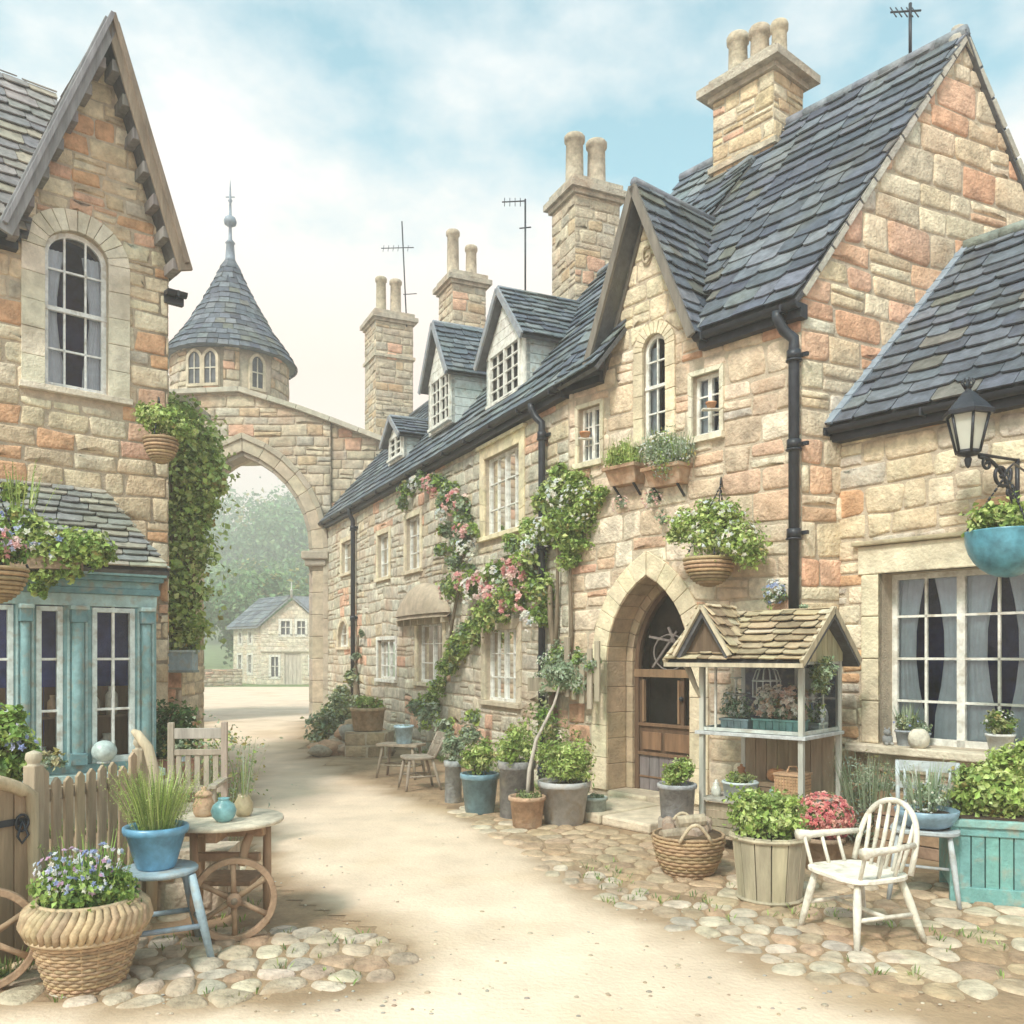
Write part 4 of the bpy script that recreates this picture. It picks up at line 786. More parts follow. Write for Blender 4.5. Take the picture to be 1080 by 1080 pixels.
TC = V((-7.5, 23.6, .12)); TR = 1.5
T5 = thing('round_tower', 'round stone turret with conical slate roof and ball finial above the gateway', 'tower', tuple(TC))
mb = MB(); mb.lathe(TC, [(TR - .02, 6.9), (TR - .02, 9.5)], 40, 0, (.5, .43, .33), True)
class Cyl:
    def pt(s, u, v, w_=0): a = u / TR; return TC + V((math.cos(a) * (TR + w_), math.sin(a) * (TR + w_), v))
tw = []
for ang_, hw in ((-98, .22), (-75, .0), (-122, 0), (-47, .16)):
    if hw: c_ = R(ang_) * TR; tw.append((c_, hw))
stones(mb, Cyl(), [(R(-200) * TR, 7.0), (R(20) * TR, 7.0), (R(20) * TR, 9.4), (R(-200) * TR, 9.4)], [opening(c - h - .28, c + h + .28, 8.3, 9.35) for c, h in tw], (.18, .3), (.28, .6), PAL_TAN, rnd, dep=.025); mb.build('wall', ['mortar', 'stone'], T5)
for c_, hw in tw:
    a = c_ / TR; dn = V((math.cos(a), math.sin(a), 0)); F_ = Fr(TC + dn * (TR + .0), (-math.sin(a), math.cos(a)), (dn.x, dn.y)); pb = MB()
    for off in ((-.21, .21) if hw > .2 else (0,)):
        o2 = opening(off - .15, off + .15, 8.45, 9.25, 'arch', 9.05); ring(pb, F_, o2, 0, .07, -.05, .06, 0, (.58, .5, .38)); pb.add([F_.pt(*p, .022) for p in o2], [tuple(range(len(o2)))], 1, (.2, .2, .22)); pb.box(F_.pt(off - .012, 8.45, .02), F_.d * .024, F_.n * .03, V((0, 0, .75)), 0, (.6, .56, .48)); pb.box(F_.pt(off - .15, 8.82, .02), F_.d * .3, F_.n * .028, V((0, 0, .03)), 0, (.6, .56, .48))
    pb.build('window', ['ashlar', 'shade'], T5)  # shade of the turret room painted into the pane grey
prof = [(1.70, 9.3), (1.5, 9.6), (1.13, 10.1), (.76, 10.75), (.42, 11.4), (.2, 11.9), (.1, 12.1)]
mb = MB(); mb.lathe(TC, [(1.66, 9.26)] + prof, 40, 0, (.16, .18, .22))
def cr_(z):
    for (r0, z0), (r1, z1) in zip(prof[:-1], prof[1:]):
        if z <= z1: return r0 + (r1 - r0) * (z - z0) / (z1 - z0)
    return .1
z = 9.26
while z < 11.95:
    r0, r1 = cr_(max(z, 9.3)), cr_(z + .26); n = max(8, int(2 * math.pi * r0 / .26)); a0 = rnd.random()
    for k in range(n):
        a, b = a0 + 2 * math.pi * k / n, a0 + 2 * math.pi * (k + .95) / n; zz = z + rnd.uniform(-.02, .02)
        q = [TC + V((math.cos(x) * rr, math.sin(x) * rr, h)) for x, rr, h in ((a, r0 + .05, zz), (b, r0 + .05, zz), (b, r1 + .015, z + .26), (a, r1 + .015, z + .26))]; q2 = [TC + V((math.cos(x) * rr, math.sin(x) * rr, h)) for x, rr, h in ((a, r0 + .0, zz), (b, r0 + .0, zz))]
        mb.add(q + q2, [(0, 1, 2, 3), (0, 4, 5, 1)], 0, jit(pick(PAL_SLATE, rnd), .15, rnd))
    z += .17
mb.build('roof', 'slate', T5)
mb = MB(); mb.lathe(TC + V((0, 0, 12.0)), [(.16, 0), (.13, .1), (.1, .5), (.13, .52), (.05, .62), (.04, .95), (.15, 1.02), (.17, 1.1), (.13, 1.2), (.04, 1.26), (.03, 1.6), (.06, 1.65), (.03, 1.7), (.02, 2.0), (.001, 2.25)], 14, 0, (.3, .32, .36)); mb.beam(TC + V((-.12, 0, 13.75)), TC + V((.12, 0, 13.75)), .02, .03); mb.build('finial', 'lead', T5)

# ============================================================ left-hand gabled shop
rnd = random.Random(61)
LC = V((-3.88, 10, 0)); ld = V((.757, .653, 0)).normalized(); FW = Fr(LC - ld * 4, (ld.x, ld.y), (ld.y, -ld.x)); UL = 4.0
T6 = thing('gabled_shop', 'tall honey stone gabled house with arched sash window above a teal shop bay', 'shop', tuple(FW.pt(2, 0, -2)))
gm = UL - .70; EL = 6.02; gA = 8.2; g0 = gm - .86; g1 = UL
u0, u1, v0, v1 = rect_on(FW, 47, 114, 245, 412); sh, wh = window(FW, T6, u0, u1, v0, v1, rnd, kind='arch', cas=1, cols=3, rows=4, transom=2, sur=.22, scol=(.76, .70, .58), fcol=(.82, .84, .85), curt=.7, rec=.08, bar=.020, fw=.05, spring=v1 - (u1 - u0) * .42, block=.3)
outl = [(-1.5, 0), (UL, 0), (UL, EL), (gm, gA), (g0, EL), (-1.5, EL)]
mb = MB(); panel(mb, FW, outl, [wh], .3)
PL = [((.70, .59, .43), 5), ((.76, .67, .51), 4), ((.66, .40, .24), 2), ((.60, .48, .34), 3), ((.52, .46, .38), 1.5)]
stones(mb, FW, [(-1.5, 0), (UL, 0), (UL, EL), (-1.5, EL)], [grow(wh, .15)], (.15, .27), (.2, .5), PL, rnd); stones(mb, FW, [(g0, EL), (UL, EL), (gm, gA)], [grow(wh, .15)], (.14, .24), (.2, .42), PL, rnd)
sd2 = Fr(LC, (-ld.y, ld.x), (ld.x, ld.y)); panel(mb, sd2, [(0, 0), (4.5, 0), (4.5, EL), (0, EL)], [], .3); stones(mb, sd2, [(0, 0), (4.5, 0), (4.5, EL), (0, EL)], [], (.17, .3), (.25, .6), PL, rnd)
mb.build('wall', ['mortar', 'stone'], T6)
mb = MB(); mb.box(FW.pt(-1.4, .1, -1.1), FW.d * (UL + 1), FW.n * .05, V((0, 0, EL + .8))); mb.build('gloom_backing', 'dark', T6)  # shop's upper room is a sheet with the gloom in its colour
mb = MB(); ov = .30; Lr = []
for ue, ve, sgn in ((g0 - .10, EL - .15, -1), (UL + .06, EL - .02, 1)):
    O = FW.pt(ue, ve, ov); topp = FW.pt(gm, gA + .16, ov); Wd = topp - O; Q = Sl(O, -FW.n, Wd); Ln = Wd.length; bk = 4.2 if sgn > 0 else 2.2
    slates(mb, Q, [(0, 0), (bk, 0), (bk, Ln), (0, Ln)], .2, (.2, .44), PAL_SLATE_WARM, rnd)
mb.build('front_gable_roof', 'slate', T6)
mb = MB()
for ue, ve, sgn, col in ((g0 - .14, EL - .2, -1, (.27, .27, .285)), (UL + .08, EL - .08, 1, (.27, .215, .165))):
    a = FW.pt(ue, ve, ov + .03); b = FW.pt(gm, gA + .13, ov + .03); up = FW.n.cross(b - a); mb.beam(a, b, .045, .15, 0, col, up=up)
    mb.beam(a + FW.n * .03 + V((0, 0, .07)), b + FW.n * .03 + V((0, 0, .07)), .07, .05, 0, jit(col, .1, rnd), up=up)
    for k in range(7):       # purlin ends under the overhang
        t_ = .06 + k * .135; p = FW.pt(ue, ve - .08, 0).lerp(FW.pt(gm, gA + .02, 0), t_); mb.beam(p + FW.d * (-sgn) * .04, p + FW.d * (-sgn) * .04 + FW.n * (ov - .01), .09, .12, 0, jit((.26, .24, .24), .15, rnd))
mb.build('barge_board', 'wood', T6, bevel=.006)
oL = FW.pt(-1.6, EL - .1, .16); rL = FW.pt(-1.6, EL + 2.6, -1.9); SL_ = Sl(oL, FW.d, rL - oL); Ls = (rL - oL).length
mb = MB(); slates(mb, SL_, [(0, 0), (gm + 1.6 - .75, 0), (gm + 1.6 - .05, Ls * .82), (gm + 1.6, Ls), (0, Ls)], .2, (.22, .46), PAL_SLATE_WARM, rnd)
ob = FW.pt(-1.6, EL - .1, -4); SLb = Sl(ob, FW.d, rL - ob); slates(mb, SLb, [(0, 0), (gm + 1.6, 0), (gm + 1.6, (rL - ob).length), (0, (rL - ob).length)], .35, (.4, .7), PAL_SLATE_WARM, rnd); mb.build('roof', 'slate', T6)
mb = MB(); mb.box(FW.pt(-1.5, .02, -4.4), FW.d * 5.4, FW.n * .2, V((0, 0, EL)), 0, (.5, .42, .32)); mb.build('rear_wall', 'mortar', T6)
gutter(FW, -1.5, g0 + .03, EL - .13, .12, T6); gutter(FW, UL - .05, UL + .16, EL - .25, .05, T6)
# teal shop bay
TEAL = (.23, .40, .43); TEALD = (.15, .29, .33); TEALL = (.40, .56, .57)
B1 = P(165, 700, 8.9); B1.z = 0; B0 = P(-75, 700, 7.7); B0.z = 0; bd = (B1 - B0); FB = Fr(B0, (bd.x, bd.y), (bd.y, -bd.x)); BL = bd.length
Tb = MB(); vt, vb = 2.42, .62
bu = lambda px: FB.uv(px, 700)[0]
cols_ = [(bu(97), bu(142)), (bu(38), bu(66)), (bu(-30), bu(14))]
# base and frieze
Tb.box(FB.pt(-.02, 0, -.5), FB.d * (BL + .02), FB.n * .49, V((0, 0, vb - .12)), 1, (.48, .42, .34))
Tb.box(FB.pt(-.02, vb - .12, -.1), FB.d * (BL + .06), FB.n * .27, V((0, 0, .07)), 0, TEALL); Tb.box(FB.pt(0, vb - .05, -.08), FB.d * (BL), FB.n * .1, V((0, 0, .08)), 0, TEAL)
Tb.box(FB.pt(0, 2.16, -.08), FB.d * BL, FB.n * .1, V((0, 0, .12)), 0, TEALL)
for k, (z_, h_, q) in enumerate(((2.28, .06, .05), (2.34, .07, .03), (2.41, .05, .09), (2.46, .05, .13))): Tb.box(FB.pt(-.02, z_, -.1), FB.d * (BL + .02 + q * .5), FB.n * (.1 + q), V((0, 0, h_)), 0, (TEALD, TEAL, TEALD, TEAL)[k])
edges = [0]
for a, b in sorted(cols_): edges += [a, b]
edges += [BL]
for i in range(0, len(edges), 2):      # posts between the lights
    a, b = edges[i], edges[i + 1]
    Tb.box(FB.pt(a, vb + .03, -.08), FB.d * (b - a), FB.n * .08, V((0, 0, 2.16 - vb - .03)), 0, TEAL)
    m_ = (a + b) / 2; w2 = min(.055, (b - a) * .22); Tb.tube([FB.pt(m_, vb + .12, .03), FB.pt(m_, 2.0, .03)], w2 * 1.0, 14, 0, TEAL); Tb.box(FB.pt(m_ - w2 * 1.3, vb + .03, 0), FB.d * w2 * 2.6, FB.n * .10, V((0, 0, .11)), 0, TEALD); Tb.box(FB.pt(m_ - w2 * 1.3, 2.0, 0), FB.d * w2 * 2.6, FB.n * .10, V((0, 0, .15)), 0, TEALD); Tb.box(FB.pt(m_ - w2 * 1.5, 2.12, 0), FB.d * w2 * 3, FB.n * .12, V((0, 0, .04)), 0, TEALL)
    for s_ in (-1, 1): Tb.box(FB.pt(m_ + s_ * (w2 + .022) - .012, vb + .03, 0), FB.d * .024, FB.n * .012, V((0, 0, 2.13 - vb)), 0, TEALL)
Tb.box(FB.pt(BL - .05, vb - .1, -.62), FB.d * .05, FB.n * .56, V((0, 0, 2.3 - vb)), 0, TEALL)
bay = Tb.build('shop_bay', ['paint', 'ashlar'], T6, bevel=.006)
for i, (a, b) in enumerate(cols_):
    fb = MB(); o2 = opening(a, b, vb + .05, 2.16, 'arch', 2.10) if True else None; c1 = (.68, .77, .77)
    ring(fb, FB, opening(a, b, vb + .05, 2.15), -.045, 0, -.07, .012, 0, c1); fb.box(FB.pt(a, vb + .03, -.07), FB.d * (b - a), FB.n * .085, V((0, 0, .065)), 0, c1)
    nr_ = 4 if i == 0 else 3
    if i != 1: fb.box(FB.pt((a + b) / 2 - .012, vb + .06, -.05), FB.d * .024, FB.n * .045, V((0, 0, 1.48)), 0, (.84, .86, .84))
    for k in range(1, 3 if i else 3): y = vb + .06 + 1.46 * k / 3; fb.box(FB.pt(a, y - .012, -.052), FB.d * (b - a), FB.n * .04, V((0, 0, .024)), 0, (.84, .86, .84))
    fb.build('window_frame', 'paint', bay, bevel=.003); gbm = MB(); gbm.add([FB.pt(*p, -.045) for p in opening(a, b, vb + .05, 2.15)], [(0, 1, 2, 3)]); gbm.build('window_pane', 'glass', bay)
ib = MB(); ib.box(FB.pt(0, vb - .05, -.55), FB.d * (BL - .1), FB.n * .02, V((0, 0, 1.7)));
for k in range(26):      # shelves of goods seen dimly through the bay
    pass
ib.build('gloom_backing', 'dark', bay)  # back of the bay: sheet painted dark for the shaded shop
bk_ = MB(); [bk_.box(FB.pt(.01 + k * .16, .66, -.36), FB.d * .15, FB.n * .02, V((0, 0, .72)), 0, jit((.30, .19, .12), .3, rnd)) for k in range(int((BL - .12) / .16))]; bk_.build('shelf_backboard', 'wood', bay)
sb = MB(); sb.box(FB.pt(0, 1.08, -.34), FB.d * (BL - .1), FB.n * .2, V((0, 0, .02)), 0, (.32, .22, .14)); sb.box(FB.pt(0, .64, -.34), FB.d * (BL - .1), FB.n * .24, V((0, 0, .02)), 0, (.32, .22, .14)); sb.build('display_shelf', 'wood', bay)
for zz in (.66, 1.1):
    u_ = .1
    while u_ < BL - .25:
        h_ = rnd.uniform(.14, .34); q = rnd.random(); cc = rnd.choice([(.72, .46, .26), (.45, .55, .68), (.8, .72, .56), (.5, .6, .42), (.66, .30, .2), (.85, .82, .74)]); jb = MB(); rr = rnd.uniform(.045, .085)
        jb.lathe(FB.pt(u_, zz, -.2 + rnd.uniform(-.03, .03)), [(rr * .8, 0), (rr, h_ * .3), (rr * .95, h_ * .7), (rr * .5, h_ * .85), (rr * .55, h_), (.001, h_)], 12, 0, cc); o = jb.build('jar', 'glaze', None)
        tag(o, 'small pot or jar on the %s shelf inside the teal shop bay' % ('lower' if zz < 1 else 'upper'), 'jar', 'jars displayed inside the teal shop bay'); u_ += rr * 2 + rnd.uniform(.03, .14)
mb = MB(); e0 = FB.pt(-.1, 2.52, .16); e1_ = FB.pt(BL + .08, 2.52, .16); t0_ = FW.pt(FW.uv(-60, 500)[0], 3.42, .02); t1_ = FW.pt(FW.uv(108, 500)[0], 3.42, .02)
Q = Sl(e0, e1_ - e0, t0_ - e0)
def loc(p): d_ = p - Q.O; a_ = d_.dot(Q.U); r_ = d_ - Q.U * a_; wv_ = (Q.W - Q.U * Q.W.dot(Q.U)); v_ = r_.dot(wv_) / wv_.dot(wv_); return (a_ - v_ * Q.W.dot(Q.U), v_)
hyp = [(0, 0), loc(e1_), loc(t1_), loc(t0_)]; slates(mb, Q, hyp, .12, (.16, .36), [((.30, .30, .27), 4), ((.38, .36, .30), 3), ((.24, .25, .25), 3)], rnd)
wl_ = FW.pt(UL - .0, 2.56, .03); O2 = e1_; Q2 = Sl(O2, wl_ - O2, t1_ - O2)
pr = [O2, wl_, t1_]; mb.prism([p + V((0, 0, -.02)) for p in pr], V((0, 0, .05)), 0, (.3, .3, .27)); 
mb.build('bay_roof', 'slate', T6)

# ============================================================ garden wall with ivy (left, beyond the shop)
rnd = random.Random(71)
T7 = thing('garden_wall', 'tall brown stone wall stub behind the shop corner, smothered in ivy', 'wall', (-4.55, 11.6, 0))
FI = Fr((-5.2, 11.3), (1, 0), (0, -1)); mb = MB(); wr_ = -4.21 + 5.2; o7 = [(0, 0), (wr_, 0), (wr_, 4.9), (0, 4.9)]; panel(mb, FI, o7, [], .8); stones(mb, FI, o7, [], (.15, .26), (.2, .5), PL, rnd)
FI2 = Fr((-4.21, 11.3), (0, 1), (1, 0)); stones(mb, FI2, [(0, 0), (.8, 0), (.8, 4.9), (0, 4.9)], [], (.15, .26), (.2, .45), PL, rnd); mb.build('wall', ['mortar', 'stone'], T7)
mb = MB(); mb.box((-5.3, 11.22, 4.9), (1.17, 0, 0), (0, .96, 0), (0, 0, .08), 0, (.5, .45, .36)); mb.build('coping', 'ashlar', T7)
T8 = thing('ivy', 'tumbling bright green ivy hanging down beside the archway', 'ivy', (-4.2, 11.15, 0))
def pblob(px, py, Y, rx, ry=None, rz=None): return (P(px, py, Y), (rx, ry or rx * .6, rz or rx))
bl = [pblob(x, y, 11.15, r / 935 * 11.2, .16, r2 / 935 * 11.2) for x, y, r, r2 in ((185, 440, 26, 16), (204, 468, 22, 30), (207, 510, 20, 32), (198, 555, 17, 34), (193, 600, 13, 30), (190, 640, 13, 24), (198, 672, 16, 10), (220, 488, 14, 22), (211, 585, 9, 10), (186, 560, 10, 120), (214, 530, 10, 18), (208, 628, 7, 8), (206, 660, 12, 8), (226, 508, 9, 12), (175, 430, 12, 8))]
mb = MB(); bush(mb, bl, 7800, .075, LIME + [(.50, .64, .24), (.40, .55, .18), (.56, .68, .30)], rnd, asp=.85, spread=.4); mb.build('foliage', 'leaf', T8)
mb = MB()
for k in range(7): x = 182 + k * 4; mb.tube([P(x, 700, 11.2), P(x + rnd.uniform(-5, 5), 620, 11.15), P(x + rnd.uniform(-4, 6), 540, 11.12), P(x + 4, 450, 11.2)], [.02, .016, .012, .006], 6, 0, (.25, .19, .12))
mb.build('stem', 'bark', T8)

# ============================================================ beyond the gateway
rnd = random.Random(81)
def far_house():
    c = V((-13.2, 50, 0)); t = thing('distant_house', 'pale distant stone house with pitched roof and gable front seen through the archway', 'house', tuple(c))
    FH = Fr((-14.85, 49.5), (1, 0), (0, -1)); wd = 4.15; mb = MB(); WP = [((.62, .56, .46), 3), ((.68, .61, .50), 3)]; hx = 2.3
    gab = [(0, 0), (wd - .2, 0), (wd - .2, 3.0), (hx - .5, 4.75), (0, 3.0)]; FHg = Fr((-14.0, 49.5), (1, 0), (0, -1)); g_ = [(0, 0), (3.9, 0), (3.9, 2.9), (1.75, 4.75), (0, 3.3)]
    wh_ = [(.5, 1.0, .4, 1.6), (1.05, 1.65, 2.75, 3.6), (1.95, 2.5, 2.75, 3.6), (2.7, 3.1, .5, 1.6)]; hs = [opening(*w_) for w_ in wh_] + [opening(1.3, 2.2, 0, 1.75)]
    panel(mb, FHg, g_, hs, .25, 0, (.6, .54, .45)); stones(mb, FHg, g_, [grow(h, .08) for h in hs], (.18, .3), (.35, .8), WP, rnd, dep=.015, blot=False)
    FS = Fr((-16.4, 52.2), (2.4, -2.7), (-2.7, -2.4)); sl_ = math.hypot(2.4, 2.7); hs2 = [opening(.6, 1.2, .6, 1.7), opening(1.9, 2.5, .6, 1.7), opening(.7, 1.2, 2.3, 3.0), opening(2.0, 2.5, 2.3, 3.0)]
    panel(mb, FS, [(0, 0), (sl_, 0), (sl_, 3.3), (0, 3.3)], hs2, .25, 0, (.55, .5, .43)); stones(mb, FS, [(0, 0), (sl_, 0), (sl_, 3.3), (0, 3.3)], [grow(h, .08) for h in hs2], (.18, .3), (.35, .8), WP, rnd, dep=.015, blot=False)
    mb.build('wall', ['mortar', 'stone'], t)
    for F_, hh in ((FHg, hs), (FS, hs2)):
        for i, h in enumerate(hh):
            if F_ is FHg and i == 4:
                d_ = MB(); d_.box(F_.pt(1.3, 0, -.12), F_.d * .9, F_.n * .04, V((0, 0, 1.75)), 0, (.5, .44, .38)); [d_.box(F_.pt(1.3 + .225 * k + .01, 0, -.08), F_.d * .2, F_.n * .02, V((0, 0, 1.7)), 0, (.55, .49, .42)) for k in range(4)]; d_.build('door', 'wood', t); continue
            f_ = MB(); ring(f_, F_, h, -.05, .08, -.1, .03, 0, (.72, .7, .64)); f_.box(F_.pt((h[0][0] + h[1][0]) / 2 - .03, h[0][1], -.1), F_.d * .06, F_.n * .05, V((0, 0, h[2][1] - h[0][1])), 0, (.72, .7, .64)); f_.box(F_.pt(h[0][0], (h[0][1] + h[2][1]) / 2, -.1), F_.d * (h[1][0] - h[0][0]), F_.n * .045, V((0, 0, .05)), 0, (.72, .7, .64)); f_.add([F_.pt(*p, -.12) for p in h], [tuple(range(len(h)))], 1, (.2, .22, .26)); f_.build('window', ['paint', 'shade'], t)  # panes are opaque, the room's shade is in their grey
    rb = MB(); ap = FHg.pt(1.75, 4.85, .25); back_ = V((-2.6, 2.9, 0))
    for a, b in ((FHg.pt(-.2, 3.15, .25), ap), (FHg.pt(4.15, 2.75, .25), ap)):
        Wd = b - a; L_ = Wd.length; rb.prism([a, b, b + back_, a + back_] if a.x < b.x else [a, b, b + V((3, 3, 0)) * .6, a + V((3, 3, 0)) * .6], V((0, 0, .1)), 0, (.24, .26, .3))
        Q_ = Sl(a + V((0, 0, .1)), back_ if a.x < b.x else V((0, 1, 0)), Wd)
        slates(rb, Q_, [(0, 0), (3.9, 0), (3.9, L_), (0, L_)] if a.x < b.x else [(0, 0), (3, 0), (3, L_), (0, L_)], .35, (.3, .6), PAL_SLATE_BLUE, rnd, slab=False)
    rb.build('roof', 'slate', t); fb = MB(); fb.lathe(ap + V((0, 0, .1)), [(.07, -.1), (.06, .25), (.1, .3), (.03, .4), (.02, .75), (.001, .8)], 8, 0, (.6, .6, .58)); fb.build('finial', 'ashlar', t)
    fb = MB(); fb.box(FHg.pt(-.05, 1.85, 0), FHg.d * 3.95, FHg.n * .1, V((0, 0, .12)), 0, (.66, .6, .5)); fb.build('string_course', 'ashlar', t)
far_house()
T9 = thing('field_wall', 'low grey dry stone wall bounding the lane in front of the distant house', 'wall', (-17, 47, 0)); mb = MB()
for a, b in (((-22.5, 43.5), (-14.6, 48.0)),):
    F_ = Fr(a, (b[0] - a[0], b[1] - a[1]), (b[1] - a[1], -(b[0] - a[0]))); ln = math.hypot(b[0] - a[0], b[1] - a[1]); panel(mb, F_, [(0, 0), (ln, 0), (ln, .9), (0, .9)], [], .4); stones(mb, F_, [(0, 0), (ln, 0), (ln, .9), (0, .9)], [], (.15, .25), (.25, .6), PAL_TAN, rnd, dep=.04)
mb.build('wall', ['mortar', 'stone'], T9)
def hz_(x, y): q = max(0, (y - 70) / 110); return -.3 + 9 * q * (.75 + .5 * noise.noise(V((x * .02, y * .02, 1))))
def tree(x, y, h, r, pal, seed, label, sz=.35, n=2600, cat='tree', group='trees on the slope beyond the gateway', lf=1.0):
    r_ = random.Random(seed); zb_ = max(0, hz_(x, y) - .3) if y > 70 else 0; t = thing('broadleaf_tree', label, cat, (x, y, zb_), group); L0 = V((x, y, zb_)); bl = []; tb = MB()
    tb.tube([L0, L0 + V((r_.uniform(-.2, .2), 0, h * .25)), L0 + V((r_.uniform(-.4, .4), 0, h * .55))], [h * .035, h * .026, h * .014], 8, 0, (.2, .16, .12))
    for k in range(11):
        a = r_.uniform(0, 6.28); q = r_.uniform(.1, .75) * r; zc = h * r_.uniform(.34, .86); q *= 1.1 - abs(zc / h - .5); c = L0 + V((math.cos(a) * q, math.sin(a) * q, zc)); rr = r * r_.uniform(.32, .55); bl.append((c, (rr, rr, rr * .75))); tb.tube([L0 + V((0, 0, h * r_.uniform(.2, .45))), L0.lerp(c, .6) + V((0, 0, h * .2)), c], [h * .014, h * .009, h * .004], 5, 0, (.2, .16, .12))
    tb.build('trunk', 'bark', t); mb = MB(); bush(mb, bl, n, sz, pal, r_, asp=.8, spread=.28, per=18); mb.build('crown', 'leaf', t)
g = MB(); n = 26; vs = []
for j in range(n + 1):
    for i in range(n + 1):
        x = -130 + 190 * i / n; y = 66 + 120 * j / n; z = hz_(x, y); vs.append((x, y, max(z, -.3)))
g.add(vs, [(j * (n + 1) + i, j * (n + 1) + i + 1, (j + 1) * (n + 1) + i + 1, (j + 1) * (n + 1) + i) for j in range(n) for i in range(n)], 0, (.2, .3, .1), True); struct('hill', g, 'grass')
FAR = [(.16, .28, .12), (.20, .33, .15), (.12, .22, .10), (.25, .37, .17)]
spots = [(-23.5, 60, 8.5, 4.2, 'pale round tree left of the distant house roof'), (-17.8, 64, 9, 4.5, 'broad tree rising behind the left roof slope of the distant house'), (-33, 128, 21, 9, 'dark tall tree rising behind the ridge of the distant house'), (-40, 140, 23, 10, 'highest dark misty tree in the archway view'), (-48, 128, 20, 9, 'misty tree at the left edge of the archway opening'), (-28, 120, 19, 9, 'misty tall tree at the right edge of the archway opening'), (-52, 160, 27, 12, 'faint far tree topping the slope at upper left of the archway'), (-34, 160, 27, 12, 'faint far tree topping the slope at upper right of the archway'), (-27, 88, 11, 6, 'middle distance round tree above the field wall'), (-21, 84, 10.5, 5.5, 'middle distance bushy tree directly behind the distant roof'), (-9.2, 60, 6, 3.0, 'small tree tucked against the right side of the distant house')]
for i, (x, y, h, r, lb) in enumerate(spots): tree(x, y, h, r, FAR, 100 + i, lb, sz=.75 if y > 110 else .45, n=4200 if y > 70 else 2600)
t = thing('shrub', 'loose green shrub growing over the low field wall', 'shrub', (-17.5, 45.2, 0)); mb = MB(); bush(mb, [(V((-17.5, 45.0, .9)), (1.7, .8, .8)), (V((-19.6, 44.4, 1.3)), (1.4, .8, 1.2))], 1500, .2, FAR, rnd, asp=.8); mb.build('foliage', 'leaf', t)
# ============================================================ things: climbers and wall plants
def onF(F, px, py, w_=.12): u_, v_ = F.uv(px, py, w_); return F.pt(u_, v_, w_)
def climb(name, label, cat, F, spots, n, sz, pal, seed, stems=(), fl=None, group=None, asp=.75, spread=.3):
    r_ = random.Random(seed); b0 = onF(F, spots[0][0], spots[0][1]); t = thing(name, label, cat, (b0.x, b0.y, 0), group); bl = []
    for s_ in spots: p = onF(F, s_[0], s_[1], s_[3] if len(s_) > 3 else .12); k = p.y / FP; bl.append((p, (s_[2] * k, s_[2] * k * .5, s_[2] * k)))
    mb = MB(); bush(mb, bl, n, sz, pal, r_, asp, spread); mb.build('foliage', 'leaf', t)
    if stems:
        mb = MB()
        for st in stems:
            pts = [onF(F, x, y, .06 + .02 * (i % 2)) for i, (x, y, _) in enumerate(st)]; pp = []
            for i in range(len(pts) - 1): pp += [pts[i], pts[i].lerp(pts[i + 1], .5) + V((r_.uniform(-.03, .03), 0, r_.uniform(-.03, .03)))]
            pp.append(pts[-1]); rr = [st[0][2] + (st[-1][2] - st[0][2]) * i / (len(pp) - 1) for i in range(len(pp))]; mb.tube(pp, rr, 7, 0, (.22, .17, .12))
        mb.build('stem', 'bark', t)
    if fl:
        for i, (spots2, n_, s_, pal_) in enumerate(fl):
            fm = MB(); b2 = []
            for q in spots2: p = onF(F, q[0], q[1], .2); k = p.y / FP; b2.append((p, (q[2] * k, q[2] * k * .5, q[2] * k)))
            flowers(fm, b2, n_, s_, pal_, r_); fm.build('flowers', 'petal', t)
    return t
PINK = [(.84, .50, .49), (.87, .62, .59), (.80, .40, .41), (.88, .74, .70)]
WHT = [(.85, .85, .80), (.78, .82, .84), (.88, .84, .78)]
BLU = [(.40, .48, .72), (.55, .60, .78), (.34, .40, .66), (.70, .66, .80)]
CREAM = [(.80, .62, .48), (.85, .74, .60), (.72, .50, .38)]
climb('climbing_rose', 'big climbing rose with pink blooms arching over the ground floor windows of the terrace', 'climber', FL,
      [(555, 600, 18), (545, 622, 20), (565, 580, 18), (528, 640, 17), (512, 652, 15), (497, 668, 14), (484, 684, 13), (474, 702, 11), (463, 722, 10), (455, 742, 11), (480, 620, 13), (500, 615, 14), (522, 605, 14), (572, 625, 17), (572, 650, 12), (560, 560, 14), (540, 575, 10)],
      9500, .065, GRN[:2] + LIME + GREYG[:1], 5, stems=[[(584, 800, .055), (583, 740, .05), (584, 680, .045), (580, 620, .04), (560, 590, .025), (500, 640, .012), (460, 740, .008)], [(584, 700, .03), (588, 600, .025), (586, 540, .01)]],
      fl=[([(508, 618, 14), (520, 628, 10), (548, 605, 16), (541, 612, 10), (527, 595, 5), (488, 612, 10), (470, 625, 7), (555, 632, 12), (535, 640, 8)], 210, .11, PINK), ([(500, 625, 14), (520, 610, 12), (562, 655, 12), (560, 575, 12)], 90, .09, WHT)])
climb('climbing_vine', 'tall bushy green climber with white flowers beside the second storey downpipe', 'climber', FN if False else FL,
      [(585, 520, 15), (592, 545, 18), (578, 560, 14), (570, 530, 10), (590, 498, 10)], 2600, .07, LIME + GREYG[:1], 6, fl=[([(575, 560, 14), (590, 520, 14)], 60, .07, WHT)])
climb('climbing_vine', 'leafy crown of the climber spreading right of the downpipe under the small casement', 'climber', FN,
      [(608, 512, 15), (622, 528, 14), (612, 545, 17), (602, 570, 14), (634, 520, 7), (600, 590, 11), (615, 575, 8)], 3600, .05, LIME + GRN[:2], 7, stems=[[(600, 700, .03), (602, 640, .03), (604, 580, .02), (612, 530, .01)]], fl=[([(612, 530, 20)], 40, .05, WHT)])
